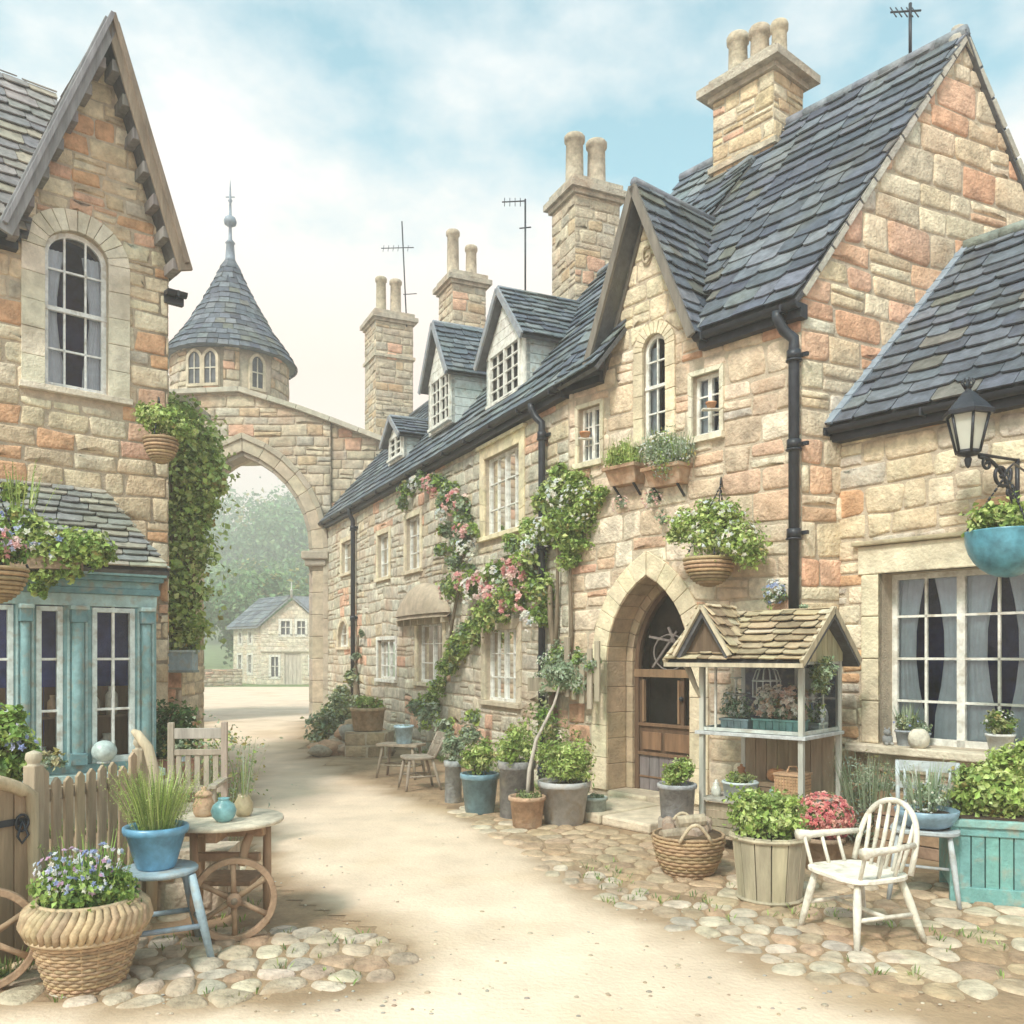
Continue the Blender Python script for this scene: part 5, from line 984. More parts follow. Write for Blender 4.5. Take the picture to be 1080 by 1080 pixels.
climb('climbing_rose', 'pale rose swirl of leaves and buds circling the narrow upper windows of the terrace', 'climber', FL,
      [(430, 515, 8), (446, 506, 9), (462, 508, 9), (476, 518, 10), (487, 534, 10), (490, 552, 10), (487, 572, 9), (480, 590, 9), (470, 530, 10), (472, 560, 9), (466, 580, 7), (500, 560, 6), (424, 530, 6), (493, 600, 6)], 5600, .07, GREYG + GRN[:2] + LIME[:1], 8,
      stems=[[(474, 690, .03), (484, 620, .03), (492, 560, .02), (480, 520, .015), (440, 506, .008)]], fl=[([(455, 512, 10), (480, 530, 12), (486, 560, 8)], 70, .10, PINK), ([(440, 510, 8), (490, 580, 10), (470, 545, 10)], 60, .09, WHT)])
climb('ivy', 'dark ivy scrambling up the foot of the far downpipe', 'ivy', FL, [(376, 690, 5), (372, 715, 8), (362, 735, 11), (350, 752, 11), (345, 765, 9), (378, 740, 7), (380, 668, 4)], 2300, .10, GREYG + OLIVE, 9, stems=[[(372, 770, .09), (376, 730, .07), (374, 700, .05), (378, 670, .02)]])
climb('shrub', 'soft green shrub against the wall below the rose by the tall bench', 'shrub', FL, [(452, 755, 12, .3), (440, 745, 8, .3), (470, 765, 9, .35), (495, 775, 11, .4), (500, 755, 8, .3)], 1500, .07, GREYG + LIME[:1], 10)
climb('creeper', 'faint pink flowering creeper trailing under the wall planters', 'climber', FN, [(655, 530, 7, .06), (690, 525, 8, .06), (700, 545, 8, .06)], 260, .035, GREYG, 11, fl=[([(655, 532, 9), (688, 528, 10), (704, 545, 9)], 60, .035, [(.8, .55, .52), (.85, .7, .66)])])
climb('creeper', 'silvery creeper with pale blue heads growing on the wall above the stall roof', 'climber', FG, [(855 - 37, 628, 9, .5), (823, 640, 8, .5)] if False else [(848, 640, 6, .10)], 60, .03, GREYG, 12)
t = thing('flower_clump', 'pale blue flower head clump on the wall just left of the downpipe above the stall', 'flower', tuple(onF(FN, 815, 630, .1))); mb = MB(); p = onF(FN, 815, 628, .12); bush(mb, [(p, (.11, .06, .13))], 260, .035, GREYG + LIME[:1], rnd); mb.build('foliage', 'leaf', t); fm = MB(); flowers(fm, [(p + V((0, 0, .03)), (.1, .07, .1))], 40, .05, BLU[:2] + WHT[:2], rnd); fm.build('flowers', 'petal', t)

def wall_planter(px0, px1, py_top, py_bot, label, seed, blobs, fl=None, pal=LIME, col=(.45, .28, .18)):
    r_ = random.Random(seed); u0_, u1_, v0_, v1_ = rect_on(FN, px0, px1, py_top, py_bot, .12); o_ = FN.pt((u0_ + u1_) / 2, v0_, .1); t = thing('wall_planter', label, 'planter', tuple(o_), 'wall planters below the arched window'); mb = MB()
    a = [FN.pt(u0_ + .04, v0_, .0), FN.pt(u1_ - .04, v0_, .0), FN.pt(u1_ - .04, v0_, .15), FN.pt(u0_ + .04, v0_, .15)]; b = [FN.pt(u0_, v1_, .0), FN.pt(u1_, v1_, .0), FN.pt(u1_, v1_, .22), FN.pt(u0_, v1_, .22)]
    mb.add(a + b, [(0, 3, 2, 1), (4, 5, 6, 7), (0, 1, 5, 4), (1, 2, 6, 5), (2, 3, 7, 6), (3, 0, 4, 7)], 0, col); mb.box(FN.pt(u0_ - .015, v1_ - .035, 0), FN.d * (u1_ - u0_ + .03), FN.n * .24, V((0, 0, .04)), 0, jit(col, .1)); mb.build('planter_box', 'clay', t, bevel=.004)
    mb = MB(); mb.beam(FN.pt(u0_ + .08, v0_ - .12, .02), FN.pt(u0_ + .08, v0_, .14), .02, .02); mb.beam(FN.pt(u1_ - .08, v0_ - .12, .02), FN.pt(u1_ - .08, v0_, .14), .02, .02); mb.build('bracket', 'iron', t)
    mb = MB(); bl = [(onF(FN, x, y, .16), (r * .0102, r * .007, r * .0102)) for x, y, r in blobs]; bush(mb, bl, 1700, .035, pal, r_, asp=.45, spread=.35); 
    for x, y, r in blobs: blades(mb, onF(FN, x, y + r * .6, .14), .12, r * .021, 60, pal, r_, .005)
    mb.build('foliage', 'leaf', t)
    if fl: fm = MB(); flowers(fm, bl, *fl, r_); fm.build('flowers', 'petal', t)
wall_planter(643, 675, 492, 511, 'terracotta wall planter with feathery green plant, left of the pair under the arched window', 21, [(658, 480, 13), (648, 484, 9), (668, 484, 9)])
wall_planter(684, 722, 492, 512, 'wall planter overflowing with tiny white flowers, right of the pair under the arched window', 22, [(702, 474, 18), (688, 478, 13), (718, 476, 13), (704, 490, 14)], fl=(170, .03, WHT), pal=GREYG + LIME[:1])
# hanging baskets
def chain(mb, p, q, r=.006):
    p, q = V(p), V(q); n = max(2, int((q - p).length / .035))
    for i in range(n):
        a = p.lerp(q, i / n); b = p.lerp(q, (i + .85) / n); mb.tube([a, b], r * (1 if i % 2 else 1.6), 5)
def hang_basket(name, label, hook, c, r, depth, seed, blobs, n, fl=None, bcol=(.40, .29, .17), mat_='wicker', F=None, pal=LIME, trail=0, wallp=None):
    r_ = random.Random(seed); c = V(c); hook = V(hook); t = thing(name, label, 'hanging basket', tuple(c)); mb = MB(); prof = [(r * math.sin(a) + .002, -depth * math.cos(a)) for a in [math.pi / 2 * k / 7 for k in range(8)]]
    if mat_ == 'wicker':
        for k in range(11):
            q = (k + .5) / 11; a = math.pi / 2 * q; mb.tube([c + V((math.cos(x * .2618) * r * math.sin(a), math.sin(x * .2618) * r * math.sin(a), -depth * math.cos(a))) for x in range(25)], depth / 15, 6, 0, jit(bcol, .25, r_), cap=False)
        mb.lathe(c, [(p[0] * .95, p[1] * .95) for p in prof], 20, 0, (.12, .09, .05))
    else: mb.lathe(c, prof + [(r * 1.02, .01), (r * .95, .015), (r * .93, -.03)], 32, 0, bcol)
    mb.build('basket', mat_, t); mb = MB()
    for k in range(3): a = k * 2.094 + .5; chain(mb, c + V((math.cos(a) * r, math.sin(a) * r, 0)), hook)
    if wallp is not None: mb.tube([wallp, hook.lerp(V(wallp), .3) + V((0, 0, .08)), hook + V((0, 0, .03)), hook], .009, 6)
    mb.build('chain', 'iron', t); mb = MB(); bl = [(V(b[0]), b[1]) for b in blobs]; bush(mb, bl, n, .045, pal, r_, spread=.3, asp=.7)
    for k in range(trail):
        a = r_.random() * 6.28; p = c + V((math.cos(a) * r * .95, math.sin(a) * r * .95, .02)); L_ = r_.uniform(.1, .3)
        for j in range(9): leaf(mb, p + V((math.cos(a) * .03 * j / 3, math.sin(a) * .03 * j / 3, -L_ * j / 9)) + V((r_.gauss(0, .008), r_.gauss(0, .008), 0)), V((math.cos(a), math.sin(a), .3)), .04, jit(r_.choice(pal), .2, r_), r_, .8)
    mb.build('foliage', 'leaf', t)
    if fl:
        fm = MB(); flowers(fm, bl, fl[0], fl[1], fl[2], r_); fm.build('flowers', 'petal', t)
    return t
cb = onF(FN, 748, 588, .34); kk = cb.y / FP
hang_basket('hanging_basket', 'large wicker hanging basket brimming with green leaves and white blooms right of the gothic door', onF(FN, 760, 512, .34), cb, .24, .27, 31,
            [(onF(FN, x, y, .34), (r_ * kk, r_ * kk * .8, r_ * kk * .8)) for x, y, r_ in ((757, 565, 26), (735, 560, 22), (782, 572, 22), (720, 550, 14), (790, 585, 15), (765, 545, 18), (745, 540, 14), (713, 565, 10))], 4200, fl=(95, .055, WHT), trail=0, wallp=onF(FN, 762, 514, 0))
YB = 6.55; cb = P(1062, 562, YB); kk = YB / FP
hang_basket('hanging_bowl', 'round glazed blue hanging bowl with small leafy herbs over the annex window', P(1062, 500, YB), cb, .285, .33, 32,
            [(P(x, y, YB), (r_ * kk, r_ * kk * .9, r_ * kk * .6)) for x, y, r_ in ((1060, 550, 28), (1035, 548, 16), (1085, 545, 20), (1045, 540, 12))], 1500, bcol=(.10, .32, .44), mat_='glaze', trail=0, wallp=onF(FA, 1085, 500, 0))
YB = 9.35; cb = P(170, 462, YB); kk = YB / FP
hang_basket('hanging_basket', 'small wicker basket of bright leaves on the shop corner at the top of the ivy', P(168, 425, YB), cb, .17, .26, 33,
            [(P(x, y, YB), (r_ * kk, r_ * kk * .8, r_ * kk * .8)) for x, y, r_ in ((165, 440, 17), (180, 445, 16), (155, 435, 12), (192, 455, 13))], 2000, trail=0, bcol=(.42, .30, .18), wallp=FW.pt(UL - .12, FW.uv(158, 430)[1], 0))
YB = 6.6; cb = P(-6, 598, YB); kk = YB / FP
hang_basket('hanging_basket', 'wicker basket of pink and blue flowers at the left edge before the bay roof', P(-6, 510, YB), cb, .22, .26, 34,
            [(P(x, y, YB), (r_ * kk, r_ * kk * .8, r_ * kk * .8)) for x, y, r_ in ((-10, 575, 26), (8, 580, 16))], 1500, fl=(60, .07, PINK + BLU), pal=GRN, wallp=FW.pt(FW.uv(-20, 500)[0], 3.6, 0))
t = thing('window_planter', 'mossy planter of trailing lime foliage and blue flowers resting on the bay roof', 'planter', tuple(P(60, 600, 8.0))); mb = MB(); mb.cbox(P(50, 594, 7.95), .55, .22, .12, 0, (.3, .22, .15), Matrix.Rotation(.25, 3, 'Z')); mb.build('planter_box', 'woodh', t, bevel=.005)
mb = MB(); kk = 8 / FP; bl = [(P(x, y, 7.95 + .0 * x), (r_ * kk, r_ * kk * .7, r_ * kk * .85)) for x, y, r_ in ((35, 570, 27), (60, 580, 22), (88, 578, 23), (103, 586, 15), (20, 550, 18), (15, 520, 12), (50, 602, 17), (42, 622, 11), (75, 600, 13), (20, 600, 12))]; bush(mb, bl, 6500, .055, LIME + GRN[:2], rnd, asp=.8); blades(mb, P(20, 545, 7.95), .18, .55, 24, LIME, rnd, .006, leafy=5); mb.build('foliage', 'leaf', t); fm = MB(); flowers(fm, bl[:2] + bl[4:5], 60, .07, BLU + WHT[:1], rnd); fm.build('flowers', 'petal', t)
t = thing('window_box', 'small pale blue painted box fixed to the ivy wall below the leaves', 'planter', tuple(P(192, 705, 11.1))); mb = MB(); c_ = P(192, 697, 11.1); mb.cbox(c_, .33, .2, .26, 0, (.36, .48, .56)); mb.cbox(c_ + V((0, 0, .12)), .37, .24, .03, 0, (.5, .6, .64)); mb.cbox(c_ + V((0, 0, -.13)), .36, .22, .03, 0, (.3, .36, .38)); mb.build('planter_box', 'paint', t, bevel=.005); mb = MB(); bush(mb, [(c_ + V((0, 0, .18)), (.17, .1, .1))], 260, .05, GREYG, rnd); mb.build('foliage', 'leaf', t)

# ============================================================ wall lantern
t = thing('wall_lantern', 'black iron lantern with frosted panes on a scrolled bracket on the annex wall', 'lantern', tuple(onF(FA, 1072, 520, 0)))
Ybr = onF(FA, 1073, 500, .03).y; bx = onF(FA, 1073, 520, .02); lc = P(1021, 482, 6.95); z0 = lc.z
mb = MB(); kz = Ybr / FP; tp = bx + V((0, 0, 36 * kz)); bt = bx + V((0, 0, -22 * kz)); mb.tube([bt, tp], .018, 8); bp = V((lc.x, lc.y, tp.z)); mb.tube([tp + V((0, 0, -.01)), bp], .013, 8)
dirv = (bp - tp); L_ = dirv.length; dirv.normalize()
def sp(cx, cz, r0, turns, a0, s_=1): return [tp + dirv * (cx + r0 * (1 - k / 26) * math.cos(a0 + s_ * turns * 6.283 * k / 26)) + V((0, 0, cz + r0 * (1 - k / 26) * math.sin(a0 + s_ * turns * 6.283 * k / 26))) for k in range(25)]
mb.tube(sp(L_ * .33, -.14, .115, 1.6, 2.6), .016, 6); mb.tube([tp + dirv * L_ * (.78 - .76 * (k / 10) ** .6) + V((0, 0, -.02 - .42 * (k / 10) ** 1.5)) for k in range(11)], .016, 6); mb.tube(sp(L_ * .62, -.07, .055, 1.3, 1.2, -1), .013, 6); mb.tube(sp(L_ * .16, -.27, .06, 1.3, 2.0, 1), .013, 6); mb.build('bracket', 'iron', t)
kz = 6.95 / FP; cxl = V((lc.x, lc.y, 0)); zb, zt = P(1021, 478, 6.95).z, P(1021, 437, 6.95).z; rb_, rt_ = .085, .155
mb = MB(); mb.tube([V((lc.x, lc.y, tp.z - .02)), V((lc.x, lc.y, zb))], .016, 8); mb.lathe(cxl, [(.001, zb - .12), (.02, zb - .1), (.03, zb - .05), (.02, zb - .03), (rb_ * .9, zb - .015), (rb_ * 1.1, zb + .01)], 8)
for k in range(6): a = math.pi / 3 * k + .3; mb.tube([cxl + V((math.cos(a) * rb_, math.sin(a) * rb_, zb)), cxl + V((math.cos(a) * rt_, math.sin(a) * rt_, zt))], .011, 6)
mb.lathe(cxl, [(rb_ * .8, zb), (rb_ * 1.12, zb), (rb_ * 1.12, zb + .02)], 6, smooth=False, ang=.3); mb.build('lantern_frame', 'iron', t)
mb = MB(); mb.lathe(cxl, [(rt_ * 1.22, zt - .015), (rt_ * 1.26, zt + .015), (rt_ * 1.1, zt + .03), (rt_ * .9, zt + .07), (rt_ * .58, zt + .12), (rt_ * .52, zt + .13), (rt_ * .34, zt + .165), (.03, zt + .18), (.02, zt + .2), (.035, zt + .22), (.001, zt + .26)], 6, smooth=False, ang=.3)
for k in range(6): a = 1.047 * k + .3; mb.tube([cxl + V((math.cos(a) * .02, math.sin(a) * .02, zt + .2)), cxl + V((math.cos(a) * .05, math.sin(a) * .05, zt + .25)), cxl + V((math.cos(a) * .03, math.sin(a) * .03, zt + .28))], .007, 5)
mb.build('lantern_cap', 'iron', t); mb = MB(); mb.lathe(cxl, [(rb_ * .93, zb + .015), (rt_ * .93, zt - .005)], 6, smooth=False, ang=.3); mb.build('lantern_glass', 'lampglass', t)

# ============================================================ aerials
def aerial(base, h, arms, label, dx=0):
    base = V(base); t = thing('tv_aerial', label, 'aerial', tuple(base), 'television aerials on the roofs'); mb = MB(); mb.tube([base, base + V((dx, 0, h))], .018, 6); mb.build('mast', 'iron', t); mb = MB()
    for z_, l, x0, els in arms:
        p = base + V((dx * z_ / h, 0, z_)); mb.tube([p + V((x0 - l / 2, 0, 0)), p + V((x0 + l / 2, 0, .02))], .011, 6)
        for k in range(els): x_ = x0 - l / 2 + l * (k + .5) / max(els, 1) * .9; mb.tube([p + V((x_, -.08, -.11)), p + V((x_, .08, .11))], .007, 5)
    mb.build('antenna', 'iron', t); return t
q = 22.3 / FP; aerial(P(429, 345, 22.0), 110 * q, [(82 * q, 34 * q, -6 * q, 6), (34 * q, 14 * q, 5 * q, 0)], 'television aerial on the far chimney nearest the gateway', -.12)
q = 14.6 / FP; aerial(P(554, 330, 15.2), 1.95, [(1.9, .4, -.2, 4), (1.45, .2, 0, 0)], 'short television aerial rising behind the right dormer')
aerial(P(960, 62, 9.9), .62, [(.52, .34, -.05, 5)], 'television aerial on the highest roof ridge near the gable top')

# ============================================================ pots along the terrace
def pot_at(px, pyb, wpx, hpx, **k):
    g_ = G(px, pyb); q = g_.y / FP; return g_, wpx * q / 2, hpx * q
def bush_blobs(r, z, wr, h, rnd, n=6):
    bl = [((0, 0, z + h * .42), (wr * .7, wr * .7, h * .42))]
    for k in range(n): a = rnd.random() * 6.28; bl.append(((math.cos(a) * wr * .52, math.sin(a) * wr * .52, z + h * rnd.uniform(.25, .7)), (wr * .45, wr * .45, h * .28)))
    return bl
GRP = 'plant pots set out along the terrace'
def simple_pot(px, pyb, wpx, hpx, bw, bh, label, col, pmat='clay', pal=LIME, seed=1, taper=.72, n=1500, sz=.045, fl=None, group=GRP, asp=.6, rim=.02, dz=0, Y=None):
    g_, r, h = pot_at(px, pyb, wpx, hpx)
    if Y: g_ = P(px, pyb, Y); r = wpx * Y / FP / 2; h = hpx * Y / FP
    r_ = random.Random(seed); q = g_.y / FP; return potted('potted_plant', label, 'potted plant', tuple(g_), classic_pot(r * taper, r, h, min(rim, r * .15)), pmat, col, bush_blobs(r, h - .03, bw * q / 2, bh * q, r_), n, sz, pal, fl, group, seed, asp=asp)
simple_pot(506, 857, 42, 42, 44, 42, 'glazed blue pot with round lime bush in the pot row', (.17, .30, .38), 'glaze', LIME, 41)
simple_pot(545, 862, 40, 60, 56, 50, 'tall dark grey stone pot with bright bush behind the small terracotta pot', (.27, .27, .28), 'clay', LIME, 42, taper=.9)
simple_pot(478, 846, 20, 44, 26, 34, 'slim grey stone pot at the far end of the pot row', (.36, .38, .40), 'clay', GREYG, 43, taper=.9, n=700)
simple_pot(595, 868, 56, 45, 66, 58, 'wide grey metal bucket pot with lime shrub beside the gothic door', (.46, .46, .47), 'paint', LIME, 44, n=2200)
simple_pot(628, 866, 26, 26, 18, 6, 'small grey green stone pot at the corner of the doorstep', (.36, .42, .40), 'clay', GREYG, 45, taper=.85, n=120)
def trunk_extra(t, L0, r_):
    mb = MB(); q = L0.y / FP; mb.tube([L0 + V((0, 0, .25)), L0 + V((.02, .02, .55)), L0 + V((.09, .05, .85)), L0 + V((.27, .1, 1.2)), L0 + V((.36, .12, 1.5))], [.022, .02, .018, .014, .01], 8, 0, (.50, .45, .40)); mb.build('stem', 'bark', t)
    mb = MB(); bush(mb, [(L0 + V((.34, .12, 1.5)), (.2, .15, .15))], 500, .05, GREYG, r_); mb.build('crown', 'leaf', t)
r_ = random.Random(4); g_, r, h = pot_at(556, 872, 40, 33)
potted('potted_tree', 'terracotta pot with a thin leaning bare stem and mossy soil', 'potted plant', tuple(g_), classic_pot(r * .75, r, h), 'clay', (.52, .34, .23), [((0, 0, h), (r * .7, r * .7, .035))], 260, .03, OLIVE, None, GRP, 46, trunk_extra)
# wooden wall trough and boards left of the door
t = thing('wall_trough', 'rough wooden plank trough overflowing with grey green foliage left of the gothic door', 'planter', tuple(onF(FN, 603, 730, .2))); mb = MB()
for i, (x, y0_, y1_) in enumerate(((598, 735, 672), (606, 738, 690), (614, 742, 700), (622, 748, 684), (630, 740, 676))):
    a = onF(FN, x, y0_, .22); b = onF(FN, x, y1_, .22); mb.beam(a, b, .075, .025, 0, jit((.42, .36, .27), .15), up=FN.n)
mb.box(onF(FN, 572, 728, .04), FN.d * .62, FN.n * .24, V((0, 0, .16)), 0, (.34, .29, .22)); mb.build('planks', 'wood', t, bevel=.004)
mb = MB(); bl = [(onF(FN, x, y, .22), (r_2 * .0105, r_2 * .008, r_2 * .0105)) for x, y, r_2 in ((580, 705, 15), (598, 715, 15), (612, 722, 12), (590, 690, 14), (610, 695, 10), (576, 725, 10), (625, 700, 9))]; bush(mb, bl, 3200, .04, GREYG + GRN[:1] + LIME[:1], rnd); mb.build('foliage', 'leaf', t); fm = MB(); flowers(fm, bl, 60, .035, WHT, rnd); fm.build('flowers', 'petal', t)
t = thing('shrub', 'tangled dark shrub growing behind the grey bucket pot', 'shrub', tuple(G(588, 848))); mb = MB(); L0 = G(590, 846); bush(mb, [(L0 + V((0, 0, .5)), (.3, .2, .5)), (L0 + V((-.15, 0, .9)), (.2, .15, .35)), (L0 + V((.15, .1, .25)), (.25, .15, .25))], 1500, .05, OLIVE + GRN, rnd); mb.build('foliage', 'leaf', t)
# stone heap with half barrel
t = thing('stone_heap', 'heap of mossy field stones against the wall near the gateway', 'stone heap', tuple(G(365, 797))); mb = MB(); r_ = random.Random(5)
for k in range(46):
    x = r_.uniform(335, 408); g_ = G(x, r_.uniform(783, 799)); hgt = (1 - abs(x - 372) / 45) * .5; mb.ell(g_ + V((0, r_.uniform(0, .4), max(.08, r_.uniform(.05, 1) * hgt))), r_.uniform(.13, .24), r_.uniform(.12, .2), r_.uniform(.08, .15), 0, jit(r_.choice([(.42, .36, .28), (.5, .38, .27), (.38, .36, .32), (.46, .30, .20)]), .15, r_), nz=.3)
mb.build('stones', 'stone', t)
t = thing('stone_block', 'square brown stone plinth block holding up the barrel tub', 'plinth', tuple(G(388, 799))); mb = MB(); g_ = G(388, 799); FBk = Fr((g_.x - .38, g_.y), (1, -.1), (-.1, -1)); panel(mb, FBk, [(0, 0), (.72, 0), (.72, .42), (0, .42)], [], .45); stones(mb, FBk, [(0, 0), (.72, 0), (.72, .42), (0, .42)], [], (.16, .22), (.25, .4), PAL_BROWN, rnd); mb.build('block', ['mortar', 'stone'], t)
Yt = G(388, 799).y + .22
simple_pot(388, 770, 38, 24, 36, 16, 'rounded tan barrel tub with low lime plants on the stone plinth', (.52, .37, .24), 'clay', LIME, 47, taper=.8, n=700, sz=.07, Y=Yt)
t = thing('shrub', 'grey green shrub at the foot of the gateway pier', 'shrub', tuple(G(340, 790))); mb = MB(); g_ = G(342, 786); bush(mb, [(g_ + V((0, 0, .3)), (.35, .25, .35)), (g_ + V((.35, -.1, .55)), (.3, .25, .4)), (g_ + V((.6, -.2, .3)), (.35, .2, .3))], 1700, .09, GREYG + OLIVE, rnd); mb.build('foliage', 'leaf', t)
# benches
def stool(name, label, cat, loc, L_, W_, H_, col, rz=0, splay=.12, seat='box', group=None, rung=True, n=4, mat_='wood', leg_r=.018):
    t = thing(name, label, cat, loc, group); o = V(loc); R_ = Matrix.Rotation(rz, 3, 'Z'); mb = MB()
    if seat == 'box': mb.cbox(o + V((0, 0, H_ - .018)), L_, W_, .036, 0, col, R_)
    else: mb.lathe(o + V((0, 0, H_ - .03)), [(L_ / 2 - .01, 0), (L_ / 2, .008), (L_ / 2, .024), (L_ / 2 - .01, .03)], 28, 0, col)
    mb.build('seat', mat_, t, bevel=.006); ft = []
    for k, (sx, sy) in enumerate(((-1, -1), (1, -1), (1, 1), (-1, 1))[:n]):
        a = o + R_ @ V((sx * L_ * .36, sy * W_ * .34, H_ - .03)); b = o + R_ @ V((sx * (L_ * .36 + splay * .6), sy * (W_ * .34 + splay * .4), 0)); mb = MB(); mb.tube([a, a.lerp(b, .5), b], [leg_r * 1.1, leg_r * 1.2, leg_r * .9], 8, 0, jit(col, .1)); mb.build('leg', mat_, t); ft.append((a, b))
    if rung:
        mb = MB()
        for i in range(len(ft)): p = ft[i][0].lerp(ft[i][1], .6); q = ft[(i + 1) % len(ft)][0].lerp(ft[(i + 1) % len(ft)][1], .6); mb.tube([p, q], leg_r * .7, 6, 0, jit(col, .1))
        mb.build('stretcher', mat_, t)
    return t
GB = 'weathered seats by the terrace wall'
g_ = G(421, 822); stool('wooden_bench', 'small weathered wooden bench carrying the blue and white pot', 'bench', (g_.x, g_.y + .2, 0), .62, .32, .47, (.34, .28, .22), rz=-.35, group=GB)
g2 = G(441, 832); tt = thing('wooden_chair', 'low weathered wooden chair with spindle back beside the little bench', 'chair', (g2.x, g2.y, 0), GB)
def chair(t, o, rz, w_, d_, hs, hb, col, mat_='paint', arms=True, spind=5, curved=True, lr=.016, lean=.14, col2=None, round_top=True):
    R_ = Matrix.Rotation(rz, 3, 'Z'); o = V(o); X = lambda x, y, z: o + R_ @ V((x, y, z))
    mb = MB(); pts = []; n = 28
    for k in range(n): a = 6.283 * k / n; sx, sy = math.cos(a), math.sin(a); ex = .55; pts.append((abs(sx) ** ex * (1 if sx > 0 else -1) * w_ / 2 * (1 + .06 * (-sy)), abs(sy) ** ex * (1 if sy > 0 else -1) * d_ / 2))
    vs = []; 
    for s_, z_ in ((.93, hs - .034), (1, hs - .024), (1, hs - .006), (.95, hs)): vs += [X(p[0] * s_, p[1] * s_, z_) for p in pts]
    vs += [X(p[0] * .5, p[1] * .5, hs - .010) for p in pts]
    mb.add(vs, [tuple(range(n))[::-1]] + [(i * n + k, i * n + (k + 1) % n, (i + 1) * n + (k + 1) % n, (i + 1) * n + k) for i in range(4) for k in range(n)] + [tuple(4 * n + k for k in range(n))], 0, col2 or col, False); mb.build('seat', mat_, t)
    legs = []
    for sx, sy in ((-1, -1), (1, -1), (1, 1), (-1, 1)):
        a = X(sx * w_ * .36, sy * d_ * .34, hs - .03); b = X(sx * w_ * .5, sy * d_ * (.48 if sy < 0 else .58), 0); mb = MB(); mb.tube([a, a.lerp(b, .35), a.lerp(b, .7), b], [lr, lr * 1.35, lr * 1.1, lr * .9], 9, 0, jit(col, .06)); mb.build('leg', mat_, t); legs.append((a, b))
    mb = MB()
    for i, j in ((0, 3), (1, 2)): mb.tube([legs[i][0].lerp(legs[i][1], .55), legs[j][0].lerp(legs[j][1], .55)], lr * .7, 7, 0, col)
    mb.tube([legs[0][0].lerp(legs[3][0], .5).lerp(legs[0][1].lerp(legs[3][1], .5), .55), legs[1][0].lerp(legs[2][0], .5).lerp(legs[1][1].lerp(legs[2][1], .5), .55)], lr * .7, 7, 0, col); mb.build('stretcher', mat_, t)
    # bow back
    def bow(s_):   # s_ from 0..1 along the hoop
        a = math.pi * s_; c_ = math.cos(a); e = abs(math.sin(a)) ** .55; return (-c_ * w_ * .47 * (1 - .0 * e), d_ * .38 + lean * e * (hb - hs) / .45 * 1.0, hs + (hb - hs) * e)
    mb = MB()
    if round_top: mb.tube([X(*bow(k / 24)) for k in range(25)], lr * .95, 8, 0, col)
    else:
        for s_ in (-1, 1): mb.tube([X(s_ * w_ * .42, d_ * .4, hs - .02), X(s_ * w_ * .45, d_ * .4 + lean, hb)], lr, 8, 0, col)
        mb.beam(X(-w_ * .48, d_ * .4 + lean, hb - .03), X(w_ * .48, d_ * .4 + lean, hb - .03), .022, .075, 0, col); mb.beam(X(-w_ * .44, d_ * .4 + lean * .6, hs + (hb - hs) * .6), X(w_ * .44, d_ * .4 + lean * .6, hs + (hb - hs) * .6), .018, .04, 0, col)
    mb.build('backrest_frame', mat_, t)
    for k in range(spind):
        x = -w_ * .34 + w_ * .68 * k / (spind - 1); 
        if round_top:
            best = min((bow(q / 60) for q in range(61)), key=lambda b_: abs(b_[0] - x * 1.08) + (10 if b_[2] < hs + .05 else 0)); top_ = best
        else: top_ = (x, d_ * .4 + lean * .95, hb - .05)
        mb = MB(); mb.tube([X(x * .9, d_ * .38, hs - .01), X((x * .9 + top_[0]) / 2, (d_ * .38 + top_[1]) / 2 + .008, (hs + top_[2]) / 2), X(*top_)], [lr * .55, lr * .75, lr * .5], 7, 0, jit(col, .05)); mb.build('spindle', mat_, t)
    if arms:
        ha = hs + (hb - hs) * .42
        for s_ in (-1, 1):
            mb = MB(); mb.tube([X(s_ * w_ * .47, d_ * .44, ha + .01), X(s_ * w_ * .53, d_ * .1, ha + .004), X(s_ * w_ * .55, -d_ * .25, ha), X(s_ * w_ * .58, -d_ * .46, ha)], [lr * .9, lr * 1.1, lr * 1.3, lr * 1.9], 8, 0, col)
            for y_ in (-.36, -.08, .18): mb.tube([X(s_ * w_ * .42, y_ * d_, hs - .01), X(s_ * w_ * .54, y_ * d_ - .01, ha)], lr * .62, 7, 0, col)
            mb.build('armrest', mat_, t)
    return t
chair(tt, (g2.x, g2.y, 0), R(-70), .42, .42, .42, .70, (.32, .27, .22), 'wood', arms=False, spind=5, round_top=False)
t = simple_pot(426, 785, 22, 19, 18, 4, 'pale blue and white pot on the little wooden bench', (.35, .50, .60), 'glaze', GREYG, 48, n=90, sz=.04, group=None, Y=g_.y + .2)
t.location.z = .47; 

# ============================================================ doorstep
t = thing('doorstep', 'broad worn pale stone step in front of the gothic door', 'step', tuple(G(640, 890))); mb = MB(); r_ = random.Random(6)
corner = [onF(FN, 622, 800, 0), onF(FN, 752, 800, 0)]; sA = FN.uv(612, 800)[0]; sB = FN.uv(752, 800)[0]
for (o0, o1, z0_, z1_, k) in ((.0, .95, 0, .105, 3), (-.44, .0, 0, .16, 2)):
    for i in range(k):
        a = (sA if o0 >= 0 else du0 + .01) + ((sB if o0 >= 0 else du1 - .01) - (sA if o0 >= 0 else du0 + .01)) * i / k; b = (sA if o0 >= 0 else du0 + .01) + ((sB if o0 >= 0 else du1 - .01) - (sA if o0 >= 0 else du0 + .01)) * (i + 1) / k - .012
        pl = [(a, o0 + .03), (b, o0 + .03), (b, o1 + r_.uniform(-.05, .05)), (a, o1 + r_.uniform(-.06, .04))]; vs = []
        mb.prism([FN.pt(p[0], z0_, p[1]) for p in pl], V((0, 0, z1_ + r_.uniform(-.008, .008))), 0, jit((.66, .57, .44), .08, r_))
